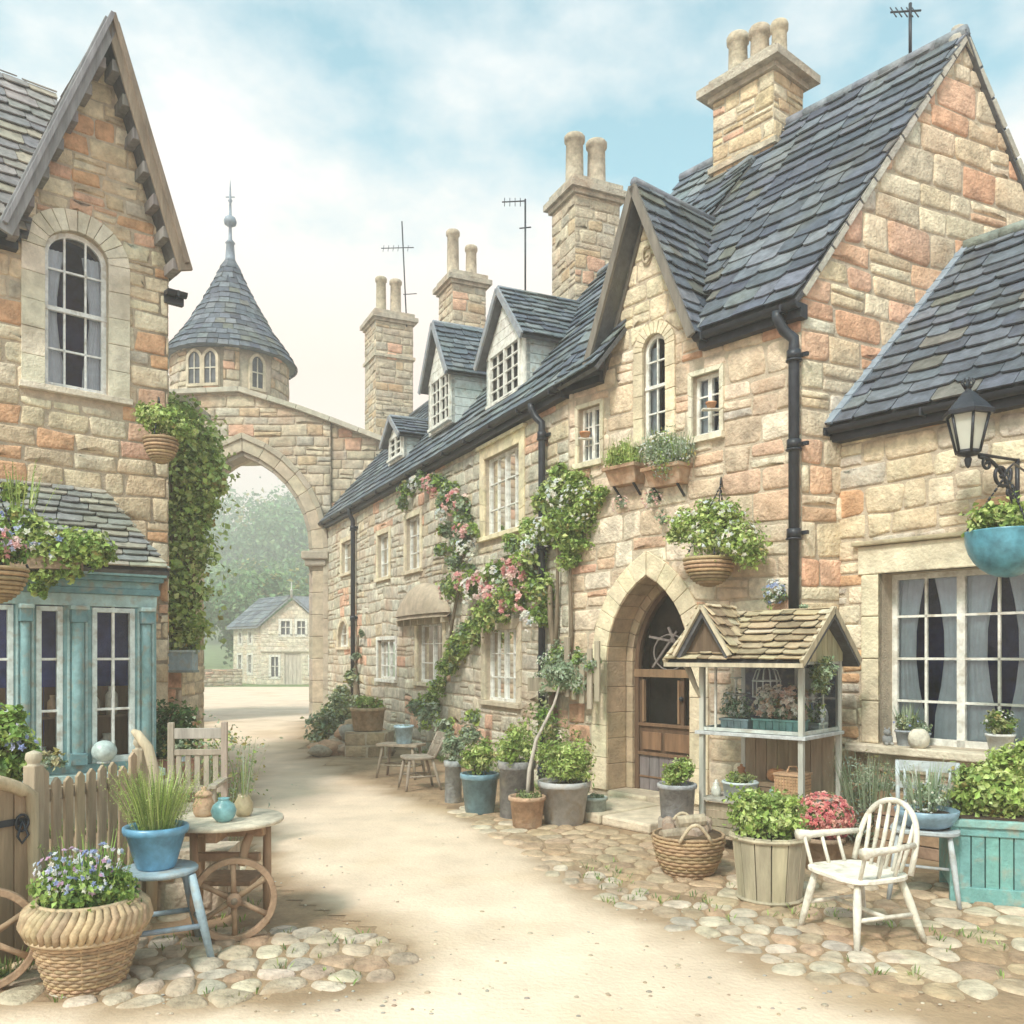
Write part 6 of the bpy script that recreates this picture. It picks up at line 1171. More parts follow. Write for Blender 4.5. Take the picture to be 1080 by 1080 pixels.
mb.build('slab', 'ashlar', t, bevel=.022)
t = simple_pot(714, 862, 42, 36, 38, 34, 'grey banded pot with lime bush raised on a stump beside the gothic door', (.36, .37, .40), 'clay', LIME, 49, n=1300, sz=.035, group=None, taper=.8, Y=7.75)
mbs = MB(); L0 = V(t.location); mbs.lathe(V((L0.x, L0.y, 0)), [(.20, 0), (.185, .05), (.165, L0.z * .5), (.17, L0.z - .02), (.16, L0.z - .002)], 18, 0, (.38, .32, .27), True, .12); o = tag(mbs.build('tree_stump', 'bark'), 'grey wooden stump under the banded pot by the gothic door', 'stump')
# log basket
g_ = G(726, 922); t = thing('log_basket', 'round wicker basket with two hoop handles filled with logs in front of the door', 'basket', tuple(g_)); mb = MB(); random.seed(3); wicker(mb, g_, [(.17, 0), (.235, .12), (.27, .26), (.265, .32)], 34, 12, (.40, .27, .16)); mb.build('basket', 'wicker', t)
for s_ in (-1, 1): mb = MB(); mb.tube([g_ + V((-.12 + .24 * k / 10 * 1.0, s_ * .255 - .02, .3 + .13 * math.sin(math.pi * k / 10))) for k in range(11)], .014, 7, 0, (.55, .44, .31)); mb.build('handle', 'wicker', t)
r_ = random.Random(7)
for k, (x, y, z_, a, l) in enumerate(((-.1, -.06, .32, .3, .26), (.08, -.02, .33, .9, .24), (0, .1, .34, -.3, .3), (-.14, .08, .36, 1.4, .2), (.14, .08, .36, 1.2, .2), (.02, 0, .41, .1, .22))):
    mb = MB(); p = g_ + V((x, y, z_)); d_ = V((math.cos(a), math.sin(a), .08)) * l / 2; mb.tube([p - d_, p + d_], .05, 10, 0, jit((.40, .31, .24), .15, r_), smooth=False); tag(mb.build('log', 'bark'), 'short split log piled in the round wicker basket', 'log', 'logs in the wicker basket')

# ============================================================ display stall
SO = V((1.675, 7.80, 0)); sdv = V((.754, -.657, 0)); sbk = V((.657, .754, 0)); FS_ = Fr(SO, sdv, -sbk); SW, SD = .90, .80; zc, zt_ = 1.03, 1.66
t = thing('display_stall', 'wooden roofed display stall with glazed case and open shelves beside the gothic door', 'stall', tuple(SO + sdv * SW / 2 + sbk * SD / 2)); GW = (.50, .50, .46); BW = (.36, .28, .20)
X = lambda u_, y, z: SO + sdv * u_ + sbk * y + V((0, 0, z))
for (u_, y) in ((0, 0), (SW, 0), (SW, SD), (0, SD)):
    mb = MB(); mb.box(X(u_ - .022, y - .022, 0), sdv * .044, sbk * .044, V((0, 0, zt_)), 0, jit(GW, .06)); mb.build('post', 'wood', t, bevel=.004)
def board(nm, u0, u1, y0, y1, z0, z1, col, m_='woodh'): mb = MB(); mb.box(X(u0, y0, z0), sdv * (u1 - u0), sbk * (y1 - y0), V((0, 0, z1 - z0)), 0, col); return mb.build(nm, m_, t, bevel=.004)
board('shelf', -.05, SW + .05, -.05, SD + .0, zc - .03, zc, (.50, .52, .54)); board('shelf', -.02, SW + .02, -.02, SD, .42, .445, (.40, .38, .34)); board('shelf', -.0, SW, .0, SD, .10, .125, BW)
mb = MB()
for k in range(8): mb.box(X(.03 + k * (SW - .06) / 8, SD - .03, .1), sdv * ((SW - .06) / 8 - .006), sbk * .016, V((0, 0, zc - .14)), 0, jit(BW, .15))
for k in range(4): mb.box(X(-.01, .03, .13 + k * .07), sdv * SW, sbk * .014, V((0, 0, .062)), 0, jit((.34, .28, .2), .15))
mb.build('back_boards', 'wood', t)
mb = MB()
for (a, b, w_) in (((0, 0), (SW, 0), 3), ((SW, 0), (SW, SD), 2), ((0, 0), (0, SD), 2)):
    for z_ in (zc + .02, zt_ - .03): mb.beam(X(a[0], a[1], z_), X(b[0], b[1], z_), .028, .03, 0, jit((.52, .55, .54), .06))
for u_ in (.3, .6): pass
mb.beam(X(.13, 0, zc), X(.13, 0, zt_), .018, .018, 0, (.6, .6, .56), up=sbk); mb.beam(X(SW, SD * .55, zc), X(SW, SD * .55, zt_), .018, .018, 0, (.45, .47, .42), up=sdv); mb.build('glazing_frame', 'paint', t)
mb = MB(); mb.add([X(.02, 0, zc + .03), X(SW - .02, 0, zc + .03), X(SW - .02, 0, zt_ - .04), X(.02, 0, zt_ - .04)], [(0, 1, 2, 3)]); mb.add([X(SW, .02, zc + .03), X(SW, SD - .02, zc + .03), X(SW, SD - .02, zt_ - .04), X(SW, .02, zt_ - .04)], [(0, 1, 2, 3)]); mb.build('pane', 'glass', t)
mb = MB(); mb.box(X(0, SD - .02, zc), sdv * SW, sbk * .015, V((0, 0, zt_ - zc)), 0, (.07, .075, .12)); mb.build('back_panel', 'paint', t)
for s_ in (0, ): mb = MB(); mb.tube([X(-.0, -.0, 1.30), X(-.06, -.02, 1.42), X(-.13, -.04, 1.6)], [.02, .022, .03], 8, 0, (.45, .4, .32)); mb.build('brace', 'wood', t)
# roof: ridge along the front, shingles
mb = MB(); zr = 2.06; ze = 1.63; ovx0, ovx1, oy = -.24, SW + .12, -.24; WS = [((.44, .34, .22), 4), ((.54, .44, .30), 3), ((.34, .26, .17), 3), ((.60, .52, .38), 1)]
Of = X(ovx0, oy, ze); rt = X(ovx0, SD * .5, zr); Qf = Sl(Of, sdv, rt - Of); slates(mb, Qf, [(0, 0), (ovx1 - ovx0, 0), (ovx1 - ovx0, (rt - Of).length), (0, (rt - Of).length)], .10, (.10, .26), WS, rnd, th=.01)
Ob = X(ovx0, SD + .2, ze); Qb = Sl(Ob, sdv, rt - Ob); slates(mb, Qb, [(0, 0), (ovx1 - ovx0, 0), (ovx1 - ovx0, (rt - Ob).length), (0, (rt - Ob).length)], .10, (.10, .26), WS, rnd, th=.01)
for s_ in (ovx0 + .01, ovx1 - .01):
    mb.beam(X(s_, oy - .01, ze - .0), X(s_, SD * .5, zr + .02), .03, .06, 1, (.55, .47, .34), up=sdv.cross(rt - Of)); mb.beam(X(s_, SD + .21, ze), X(s_, SD * .5, zr + .02), .03, .06, 1, (.50, .43, .32), up=sdv.cross(rt - Ob))
mb.beam(X(ovx0, oy, ze - .02), X(ovx1, oy, ze - .02), .025, .035, 1, (.52, .45, .34)); mb.build('roof', ['woodh', 'wood'], t)
mb = MB()
for k in range(7):      # boarded gable end
    y0_ = SD * k / 7; y1_ = SD * (k + 1) / 7 - .006; f = lambda y: zt_ + (zr - .09 - zt_) * (1 - abs(y - SD / 2) / (SD / 2 + .1)); mb.prism([X(SW + .02, y0_, zt_ - .02), X(SW + .02, y1_, zt_ - .02), X(SW + .02, y1_, f(y1_)), X(SW + .02, y0_, f(y0_))], sdv * .016, 0, jit((.46, .42, .27), .15))
mb.build('gable_boards', 'wood', t)
# small front gablet
mb = MB(); gu = .14
for s_ in (-1, 1):
    O = X(gu + s_ * .26, oy - .02, ze + .06); T_ = X(gu, oy - .02, zr + .05); Q = Sl(O, sbk, T_ - O); Ln = (T_ - O).length; slates(mb, Q, [(0, 0), (.25, 0), (.56, Ln), (0, Ln)], .09, (.09, .2), WS, rnd, th=.01); mb.beam(O - sbk * .01, T_ - sbk * .01, .025, .05, 1, (.58, .50, .37), up=sbk)
mb.prism([X(gu - .2, oy + .05, ze + .09), X(gu + .2, oy + .05, ze + .09), X(gu, oy + .05, zr - .05)], sbk * .01, 1, (.13, .09, .06)); mb.build('gablet', ['woodh', 'wood'], t)
# goods in and on the stall
def box_plant(nm, label, cat, o, l, w_, h, col, mt, pal, fl, seed, rot, sz=.03, n=500, bh=.1, group=None):
    r_ = random.Random(seed); t_ = thing(nm, label, cat, tuple(o), group); mb = MB(); R_ = Matrix.Rotation(rot, 3, 'Z')
    for k in range(max(3, int(l / .06))): q = max(3, int(l / .06)); mb.cbox(V(o) + R_ @ V((-l / 2 + l * (k + .5) / q, 0, 0)) + V((0, 0, h / 2)), l / q - .004, w_, h, 0, jit(col, .1, r_), R_)
    mb.cbox(V(o) + V((0, 0, h - .01)), l + .02, w_ + .02, .02, 0, jit(col, .1, r_), R_); mb.build('planter_box', mt, t_, bevel=.003)
    mb = MB(); bl = [(V(o) + R_ @ V((l * (k - 1) * .32, 0, 0)) + V((0, 0, h + bh * .35)), (l * .24, w_ * .5, bh * .6)) for k in range(3)]; bush(mb, bl, n, sz, pal, r_); mb.build('foliage', 'leaf', t_)
    if fl: fm = MB(); flowers(fm, bl, fl[0], fl[1], fl[2], r_); fm.build('flowers', 'petal', t_)
rs = math.atan2(sdv.y, sdv.x)
box_plant('flower_box', 'green glazed trough with cream blooms inside the glass case', 'planter', X(.62, .22, zc), .42, .18, .12, (.22, .42, .38), 'glaze', GREYG, (150, .07, [(.85, .7, .58), (.88, .8, .7), (.78, .55, .42)]), 61, rs, bh=.28, n=500)
box_plant('flower_box', 'pale blue trough of trailing leaves at the left end of the glass case', 'planter', X(.24, .2, zc), .26, .16, .11, (.40, .52, .54), 'glaze', GREYG, (24, .04, WHT), 62, rs, bh=.24)
t_ = thing('cake_stand', 'white two tier stand inside the glass case', 'stand', tuple(X(.17, .3, zc))); mb = MB(); mb.lathe(X(.17, .3, zc), [(.06, 0), (.06, .01), (.012, .02), (.012, .3), (.09, .305), (.10, .32), (.012, .325), (.012, .45), (.05, .455), (.055, .465), (.001, .47)], 20, 0, (.8, .78, .7)); mb.build('stand', 'glaze', t_)
t_ = thing('bird_cage', 'white domed wire birdcage hanging in the glass case', 'birdcage', tuple(X(.52, .5, zc + .25))); mb = MB(); o = X(.46, .30, zc + .30)
for k in range(12): a = k * .5236; mb.tube([o + V((math.cos(a) * .12, math.sin(a) * .12, 0)), o + V((math.cos(a) * .12, math.sin(a) * .12, .14)), o + V((math.cos(a) * .09, math.sin(a) * .09, .23)), o + V((0, 0, .28))], .005, 5, 0, (.8, .8, .76))
for z_ in (0, .14): mb.tube([o + V((math.cos(k * .3) * .12, math.sin(k * .3) * .12, z_)) for k in range(22)], .007, 5, 0, (.8, .8, .76))
mb.tube([o + V((0, 0, .28)), o + V((0, 0, .4))], .005, 5, 0, (.7, .7, .68)); mb.build('cage', 'paint', t_)
t_ = thing('bunting_cloth', 'cream cloth draped inside the glass case', 'cloth', tuple(X(.75, .45, zc + .2))); mb = MB(); vs = [X(.66 + .2 * i / 8, .42 + .02 * math.sin(i * 1.9), zt_ - .08 - (.34 * (1 - abs(i - 5) / 9)) * j / 5) for j in range(6) for i in range(9)]; mb.add(vs, [(j * 9 + i, j * 9 + i + 1, (j + 1) * 9 + i + 1, (j + 1) * 9 + i) for j in range(5) for i in range(8)], 0, (.72, .70, .64), True); mb.build('cloth', 'cloth', t_)
t_ = thing('hanging_herbs', 'bunch of dried green herbs hanging under the right end of the stall roof', 'herbs', tuple(X(SW + .05, .3, zt_))); mb = MB(); bush(mb, [(X(SW + .07, .3, zt_ - .12), (.10, .13, .13)), (X(SW + .05, .22, zt_ - .22), (.07, .08, .1))], 600, .04, OLIVE + GREYG, rnd, asp=.5); mb.build('foliage', 'leaf', t_)
t_ = thing('glass_bottle', 'pale bottle standing in the right end of the glass case', 'bottle', tuple(X(.8, .18, zc))); mb = MB(); mb.lathe(X(.82, .62, zc), [(.05, 0), (.055, .12), (.05, .17), (.02, .22), (.02, .28), (.001, .285)], 16, 0, (.6, .62, .6)); mb.build('bottle', 'glaze', t_)
r_ = random.Random(63); o = X(.28, .16, .445)
potted('bucket_planter', 'white and blue striped bucket of seedlings on the open shelf', 'planter', tuple(o), classic_pot(.13, .16, .15, .01), 'paint', (.58, .66, .70), [((0, 0, .17), (.13, .13, .05))], 380, .03, OLIVE + LIME[:1], None, None, 63)
t_ = thing('pumpkin', 'small orange ribbed gourd on the open shelf', 'gourd', tuple(X(.52, .35, .6))); mb = MB(); o = X(.50, .42, .445 + .14)
for k in range(9): a = k * .698; mb.ell(o + V((math.cos(a) * .045, math.sin(a) * .045, .055)), .045, .045, .055, 0, jit((.62, .30, .16), .08, r_), 10, 6)
mb.build('gourd', 'clay', t_); mb = MB(); mb.tube([o + V((0, 0, .1)), o + V((.01, 0, .14))], [.01, .006], 6, 0, (.3, .3, .12)); mb.build('stem', 'bark', t_)
t_ = thing('wooden_crate', 'dark crate under the orange gourd on the open shelf', 'crate', tuple(X(.5, .42, .445))); mb = MB(); [mb.cbox(X(.5, .42, .445 + .025 + .045 * k), .26, .2, .038, 0, jit((.26, .19, .13), .15, r_), Matrix.Rotation(rs, 3, 'Z')) for k in range(3)]; mb.build('crate', 'woodh', t_, bevel=.003)
t_ = thing('wicker_hamper', 'tan woven hamper with lid on the open shelf at the stall corner', 'hamper', tuple(X(.76, .22, .445))); mb = MB(); o = X(.74, .2, .445)
for k in range(9): mb.cbox(o + V((0, 0, .015 + .026 * k)), .22 + .006 * (k % 2), .24, .022, 0, jit((.52, .33, .19), .12, r_), Matrix.Rotation(rs, 3, 'Z'))
for k in range(9): mb.cbox(o + sdv * (-.1 + .025 * k) - sbk * .12 + V((0, 0, .12)), .009, .012, .235, 0, jit((.48, .3, .18), .12, r_), Matrix.Rotation(rs, 3, 'Z'))
mb.build('hamper', 'wicker', t_, bevel=.003); mb = MB(); mb.cbox(o + V((0, 0, .25)), .24, .26, .02, 0, (.5, .32, .2), Matrix.Rotation(rs, 3, 'Z')); mb.tube([o + V((-.05, 0, .26)), o + V((-.03, 0, .31)), o + V((.03, 0, .31)), o + V((.05, 0, .26))], .009, 6, 0, (.45, .28, .17)); mb.build('lid', 'wicker', t_, bevel=.004)
t_ = thing('jug', 'round cream jug on the lowest shelf of the stall', 'jug', tuple(X(.3, .3, .125))); mb = MB(); mb.lathe(X(.3, .35, .125), [(.05, 0), (.08, .05), (.085, .1), (.05, .16), (.04, .19), (.05, .21), (.04, .208), (.001, .15)], 18, 0, (.6, .52, .4)); mb.build('jug', 'glaze', t_)

r_ = random.Random(65)
for nm, lab, u_, y_, z_, rad, h_, cl, mt in (('storage_jar', 'squat green jar beside the hamper on the open shelf', .60, .12, .445, .05, .10, (.24, .36, .30), 'glaze'), ('storage_jar', 'small white jar at the left corner of the open shelf', .07, .12, .445, .045, .11, (.66, .66, .6), 'glaze'),
    ('storage_jar', 'tall rust coloured jar at the back of the open shelf', .12, .5, .445, .055, .22, (.44, .22, .13), 'clay'), ('flower_pot', 'stacked clay pot on the lowest stall shelf at left', .15, .15, .125, .08, .13, (.50, .30, .20), 'clay'), ('flower_pot', 'grey clay pot on the lowest stall shelf at right', .7, .2, .125, .09, .15, (.40, .38, .35), 'clay'),
    ('teapot', 'round cream pot at the right end of the glass case', SW - .14, .5, zc, .075, .13, (.70, .66, .56), 'glaze'), ('storage_jar', 'slender blue bottle behind the blooms in the glass case', .72, .6, zc, .04, .26, (.16, .24, .42), 'glaze'), ('storage_jar', 'tall white pitcher at the back left of the glass case', .32, .6, zc, .06, .30, (.74, .73, .68), 'glaze'), ('storage_jar', 'amber jar at the back of the glass case', .52, .65, zc, .055, .2, (.55, .36, .18), 'glaze')):
    t_ = thing(nm, lab, 'pot' if 'pot' in nm else 'jar', tuple(X(u_, y_, z_))); mb = MB(); mb.lathe(X(u_, y_, z_), [(rad * .7, 0), (rad, h_ * .25), (rad * 1.02, h_ * .55), (rad * .7, h_ * .8), (rad * .55, h_ * .88), (rad * .68, h_), (rad * .5, h_ * .98), (.001, h_ * .8)], 18, 0, cl, wob=.02); mb.build('body', mt, t_)
    if 'jar' in nm: mb = MB(); mb.lathe(X(u_, y_, z_ + h_ * .97), [(rad * .6, 0), (rad * .62, .012), (.012, .02), (.016, .035), (.001, .042)], 14, 0, jit(cl, .2, r_)); mb.build('lid', mt, t_)
box_plant('flower_box', 'trailing white and green plant on the top right rail inside the glass case', 'planter', X(SW - .1, .45, zc), .2, .16, .09, (.40, .46, .44), 'glaze', GREYG + LIME[:1], (30, .04, WHT), 66, rs, bh=.22)
# ============================================================ right foreground
def barrel(label, px, pyb, wpx, hpx, bw, bh, col, seed, pal=LIME):
    g_, r, h = pot_at(px, pyb, wpx, hpx); g_ = g_ + V((0, r * .8, 0)); r_ = random.Random(seed); t = thing('barrel_planter', label, 'planter', tuple(g_)); mb = MB(); n = 14
    for k in range(n):
        a0, a1 = 6.283 * (k + .03) / n, 6.283 * (k + .97) / n; c_ = jit(col, .14, r_); p = []
        for rr, z_ in ((r * .82, .0), (r, h)):
            for a in (a0, a1): p.append(g_ + V((math.cos(a) * rr, math.sin(a) * rr, z_)))
        q = [g_ + (x - g_) * 1 for x in p]; inn = [V((g_.x + (x.x - g_.x) * .9, g_.y + (x.y - g_.y) * .9, x.z)) for x in p]
        mb.add([p[0], p[1], p[3], p[2], inn[0], inn[1], inn[3], inn[2]], [(0, 1, 2, 3), (5, 4, 7, 6), (3, 2, 6, 7), (1, 5, 6, 2), (0, 3, 7, 4), (0, 4, 5, 1)], 0, c_)
    mb.build('staves', 'wood', t, bevel=.004); mb = MB()
    for z_, rr in ((.02, r * .845), (h - .02, r * 1.02)): mb.tube([g_ + V((math.cos(k * 6.283 / n) * rr, math.sin(k * 6.283 / n) * rr, z_)) for k in range(n + 1)], .014, 6, 0, jit(col, .1, r_), cap=False, smooth=False)
    mb.build('hoop', 'wood', t); sb = MB(); sb.lathe(g_, [(r * .9, h - .05), (.001, h - .03)], 18); sb.build('soil', 'soil', t)
    q = g_.y / FP; mb = MB(); bush(mb, [(g_ + V(c), rr) for c, rr in bush_blobs(r, h - .06, bw * q / 2, bh * q, r_, 9)], 4200, .035, pal, r_, asp=.75, spread=.24); mb.build('foliage', 'leaf', t); return t
barrel('slatted grey wooden tub planter holding a round lime bush in front of the stall', 821, 957, 82, 72, 84, 58, (.46, .40, .29), 71)
g_ = G(868, 918); t = potted('potted_plant', 'clay pot with a ball of coral pink blossom between the tub and the white chair', 'potted plant', tuple(g_), classic_pot(.13, .17, .27), 'clay', (.35, .25, .18), [((0, 0, .42), (.21, .18, .17)), ((.1, 0, .36), (.13, .1, .1)), ((-.1, 0, .38), (.13, .1, .1))], 500, .035, OLIVE, (620, .045, [(.78, .28, .28), (.85, .42, .38), (.72, .22, .25), (.88, .55, .48)]), None, 72)
t = thing('white_chair', 'cream painted spindle back armchair with flaking seat in front of the teal planter', 'chair', (2.09, 5.36, 0)); chair(t, (2.09, 5.36, 0), R(-70), .50, .47, .40, .80, (.74, .70, .62), 'paint', True, 6, lr=.019, lean=.12, col2=(.80, .76, .68))
g_ = G(968, 955); t = thing('grey_chair', 'blue grey painted wooden chair behind the cream armchair, holding a blue pot', 'chair', tuple(g_)); GC = (.45, .49, .52); oG = V((2.88, 6.18, 0)); t.location = oG; chair(t, oG, R(-28), .44, .42, .50, .92, GC, 'paint', False, 5, lr=.016, round_top=False, lean=.08)
potted('potted_plant', 'low curved blue pot of silvery spires standing on the grey chair seat', 'potted plant', (oG.x + .0, oG.y - .02, .502), [(.12, 0), (.16, .02), (.20, .08), (.21, .12), (.2, .125), (.18, .10)], 'glaze', (.22, .34, .44), [((0, 0, .2), (.14, .12, .1))], 350, .03, GREYG + LIME[:1], (30, .025, WHT), None, 74, lambda t, L0, r_: (lambda mb: (blades(mb, L0 + V((0, 0, .12)), .12, .34, 70, GREYG, r_, .005, leafy=3), mb.build('spires', 'leaf', t)))(MB()))
# teal planter
c0 = G(1003, 955); tw_ = .62; hh_ = .57; t = thing('teal_planter', 'big square teal boarded planter with spreading lime shrub at the right edge', 'planter', (c0.x + .3, c0.y, 0)); FT = Fr((c0.x + .04, c0.y + .1), (.95, -.32), (-.32, -.95)); mb = MB(); TP = (.17, .37, .36)
for (F_, wd) in ((FT, tw_), (Fr(FT.pt(0, 0, -.5), (-FT.n.x * 1, -FT.n.y * 1), (1, 0)), 0),):
    if wd:
        for k in range(6): mb.box(F_.pt(.05 + k * (wd - .1) / 6, .1, -.03), F_.d * ((wd - .1) / 6 - .007), F_.n * .03, V((0, 0, hh_ - .18)), 0, jit(TP, .1))
for y_ in (0, -.5): 
    for x_ in (0, tw_ - .06): mb.box(FT.pt(x_, 0, y_ - .035), FT.d * .06, FT.n * .05, V((0, 0, hh_ - .02)), 0, jit(TP, .08))
mb.box(FT.pt(-.03, hh_ - .05, .03), FT.d * (tw_ + .06), FT.n * -.6, V((0, 0, .05)), 0, (.25, .45, .43)); mb.box(FT.pt(0, 0.0, .018), FT.d * tw_, FT.n * -.03, V((0, 0, .11)), 0, jit(TP, .1)); mb.box(FT.pt(0.06, hh_ - .11, .012), FT.d * (tw_ - .12), FT.n * -.03, V((0, 0, .06)), 0, jit(TP, .1))
for x_ in (0.0, tw_ - .03):
    for k in range(5): mb.box(FT.pt(x_ + .003, .1, -.06 - .09 * k), FT.d * .024, FT.n * -.083, V((0, 0, hh_ - .16)), 0, jit(TP, .1))
mb.box(FT.pt(0.01, 0, -.52), FT.d * (tw_ - .02), FT.n * .03, V((0, 0, hh_ - .05)), 0, TP); mb.build('planter_box', 'paint', t, bevel=.005)
mb = MB(); mb.box(FT.pt(.02, hh_ - .02, -.02), FT.d * (tw_ - .04), FT.n * -.5, V((0, 0, .03))); mb.build('soil', 'soil', t); mb = MB(); Yp = c0.y + .2; kq = Yp / FP; bush(mb, [(P(x, y, Yp + .05 * (i % 3)), (r_ * kq, r_ * kq * .9, r_ * kq * .75)) for i, (x, y, r_) in enumerate(((1045, 835, 30), (1015, 845, 20), (1075, 825, 30), (1100, 815, 30), (1030, 820, 22), (1062, 805, 20), (1095, 795, 18), (1050, 855, 26), (1085, 855, 24)))], 7000, .05, LIME + [(.5, .62, .2)], rnd, asp=.7, spread=.24); mb.build('foliage', 'leaf', t)
t = thing('lavender_bush', 'silvery grey lavender bush with rusty tips against the wall under the window', 'shrub', tuple(onF(FA, 915, 870, .35))); mb = MB(); g_ = onF(FA, 915, 870, .35); g_.z = 0; bush(mb, [(g_ + V((0, 0, .55)), (.24, .18, .26)), (g_ + V((.2, -.1, .5)), (.2, .15, .22)), (g_ + V((-.12, 0, .4)), (.2, .15, .25)), (g_ + V((0, 0, .2)), (.25, .18, .2))], 2200, .035, GREYG + [(.42, .50, .46), (.45, .30, .2)], rnd, asp=.4); blades(mb, g_ + V((0, 0, .35)), .25, .5, 160, GREYG, rnd, .004, leafy=2); mb.build('foliage', 'leaf', t)
t = thing('wooden_crate', 'low brown plank crate against the wall behind the grey chair', 'crate', tuple(onF(FA, 965, 900, .25))); g_ = onF(FA, 968, 900, .28); g_.z = 0; mb = MB(); ra = Matrix.Rotation(math.atan2(FA.d.y, FA.d.x), 3, 'Z'); [mb.cbox(g_ + V((0, 0, .05 + .105 * k)), .62, .3, .095, 0, jit((.33, .22, .15), .2), ra) for k in range(5)]; mb.build('crate', 'woodh', t, bevel=.005)
# window sill
sy = hv0 + .0; W2 = .0
def sill_pt(px, w_=.06): u_ = FA.uv(px, 780, w_)[0]; return FA.pt(u_, hv0 - .002, w_)
potted('potted_plant', 'white tapered pot with clipped green ball plant on the annex window sill', 'potted plant', tuple(sill_pt(1055, .05)), classic_pot(.075, .115, .17, .01), 'paint', (.68, .70, .70), [((0, 0, .25), (.115, .11, .1)), ((-.03, 0, .28), (.09, .09, .08))], 900, .03, GRN + OLIVE, (14, .025, WHT), None, 81, spread=.15)
t = thing('round_vase', 'round cream vase on the annex window sill', 'vase', tuple(sill_pt(969, .1))); mb = MB(); mb.lathe(sill_pt(969, .1), [(.05, 0), (.08, .03), (.09, .08), (.08, .13), (.05, .16), (.045, .165), (.035, .16), (.001, .12)], 24, 0, (.72, .68, .58)); mb.build('vase', 'clay', t)
potted('potted_plant', 'blue grey pot of spiky pale leaves on the sill behind the cream vase', 'potted plant', tuple(sill_pt(956, -.03)), classic_pot(.075, .10, .14, .01), 'clay', (.36, .40, .46), [((0, 0, .2), (.11, .1, .07))], 500, .03, GREYG + OLIVE, (10, .025, BLU), None, 82, lambda t, L0, r_: (lambda mb: (blades(mb, L0 + V((0, 0, .12)), .07, .26, 50, GREYG, r_, .005), mb.build('leaf_blades', 'leaf', t)))(MB()))
potted('potted_plant', 'small slate blue pot with tiny leaves at the back of the annex sill', 'potted plant', tuple(sill_pt(972, -.08)), classic_pot(.06, .08, .12, .01), 'clay', (.34, .40, .48), [((0, 0, .16), (.08, .08, .06))], 300, .025, GREYG, None, None, 83)
t = thing('garden_figurine', 'little grey stone seated animal ornament at the left end of the annex sill', 'ornament', tuple(sill_pt(936, .06))); mb = MB(); p = sill_pt(936, .06); mb.ell(p + V((0, 0, .05)), .045, .045, .055, 0, (.3, .31, .32), nz=.15); mb.ell(p + V((-.01, -.02, .115)), .032, .032, .03, 0, (.32, .33, .34), nz=.1); [mb.lathe(p + V((sx * .018 - .01, -.015, .135)), [(.012, 0), (.008, .015), (.001, .03)], 8, 0, (.3, .3, .31)) for sx in (-1, 1)]; [mb.ell(p + V((sx * .025, -.04, .015)), .015, .025, .015, 0, (.3, .31, .32)) for sx in (-1, 1)]; mb.build('figurine', 'clay', t)
t = thing('flower_pot', 'tiny orange pot on the ledge of the small right window by the downpipe', 'pot', tuple(onF(FN, 746, 430, .03))); mb = MB(); p = onF(FN, 750, 431, .03); mb.lathe(p, [(.035, 0), (.05, .05), (.056, .05), (.056, .065), (.04, .06)], 14, 0, (.62, .28, .14)); mb.box(p + V((-.09, -.03, -.014)), (.18, 0, 0), (0, .08, 0), (0, 0, .014), 0, (.7, .68, .62)); mb.build('pot', 'clay', t)
t = thing('flower_pot', 'tiny orange pot on the ledge of the small left window by the rose', 'pot', tuple(onF(FN, 615, 462, .03))); mb = MB(); p = onF(FN, 617, 462, .03); mb.lathe(p, [(.04, 0), (.06, .05), (.065, .05), (.065, .07), (.045, .06)], 14, 0, (.62, .28, .14)); mb.box(p + V((-.08, -.03, -.014)), (.16, 0, 0), (0, .08, 0), (0, 0, .014), 0, (.7, .68, .62)); mb.build('pot', 'clay', t)

# ============================================================ left foreground
g_ = G(82, 1056) + V((0, .22, 0)); t = thing('wicker_planter', 'large round wicker planter of lilac and white flowers in the left foreground', 'planter', tuple(g_)); random.seed(5); mb = MB()
wicker(mb, g_, [(.19, .0), (.23, .10), (.275, .24), (.30, .29)], 40, 15, (.44, .31, .19), rr=.007); mb.build('basket', 'wicker', t)
mb = MB(); 
for k in range(46):      # thick slanting rope band round the rim
    a = 6.283 * k / 46; a2 = a + .16; mb.tube([g_ + V((math.cos(a) * .303, math.sin(a) * .303, .295)), g_ + V((math.cos(a + .05) * .33, math.sin(a + .05) * .33, .35)), g_ + V((math.cos(a2) * .315, math.sin(a2) * .315, .41)), g_ + V((math.cos(a2 + .03) * .27, math.sin(a2 + .03) * .27, .45))], [.02, .025, .024, .018], 7, 0, jit((.46, .34, .215), .16))
for rr, z_ in ((.308, .29), (.262, .455)): mb.tube([g_ + V((math.cos(k * .1745) * rr, math.sin(k * .1745) * rr, z_)) for k in range(37)], .015, 7, 0, (.50, .38, .25), cap=False)
mb.build('rim', 'wicker', t); sb = MB(); sb.lathe(g_, [(.26, .42), (.001, .44)], 20); sb.build('soil', 'soil', t)
mb = MB(); bl = [(g_ + V(c), r) for c, r in (((0, 0, .52), (.26, .24, .11)), ((-.14, -.05, .52), (.14, .14, .1)), ((.15, 0, .5), (.14, .14, .09)), ((0, -.12, .5), (.16, .12, .09)))]; bush(mb, bl, 3000, .034, GRN + LIME[:1], random.Random(9), asp=.8); blades(mb, g_ + V((0, 0, .45)), .2, .33, 120, GRN, random.Random(3), .004, leafy=2); mb.build('foliage', 'leaf', t)
fm = MB(); flowers(fm, [(g_ + V((-.1, -.02, .62)), (.17, .15, .09)), (g_ + V((.08, .02, .66)), (.12, .12, .07)), (g_ + V((0, -.1, .56)), (.2, .12, .06))], 190, .034, BLU + WHT + [(.66, .45, .62)], random.Random(4)); fm.build('flowers', 'petal', t); t.scale = (.9, .9, .97); t.location.x -= .06
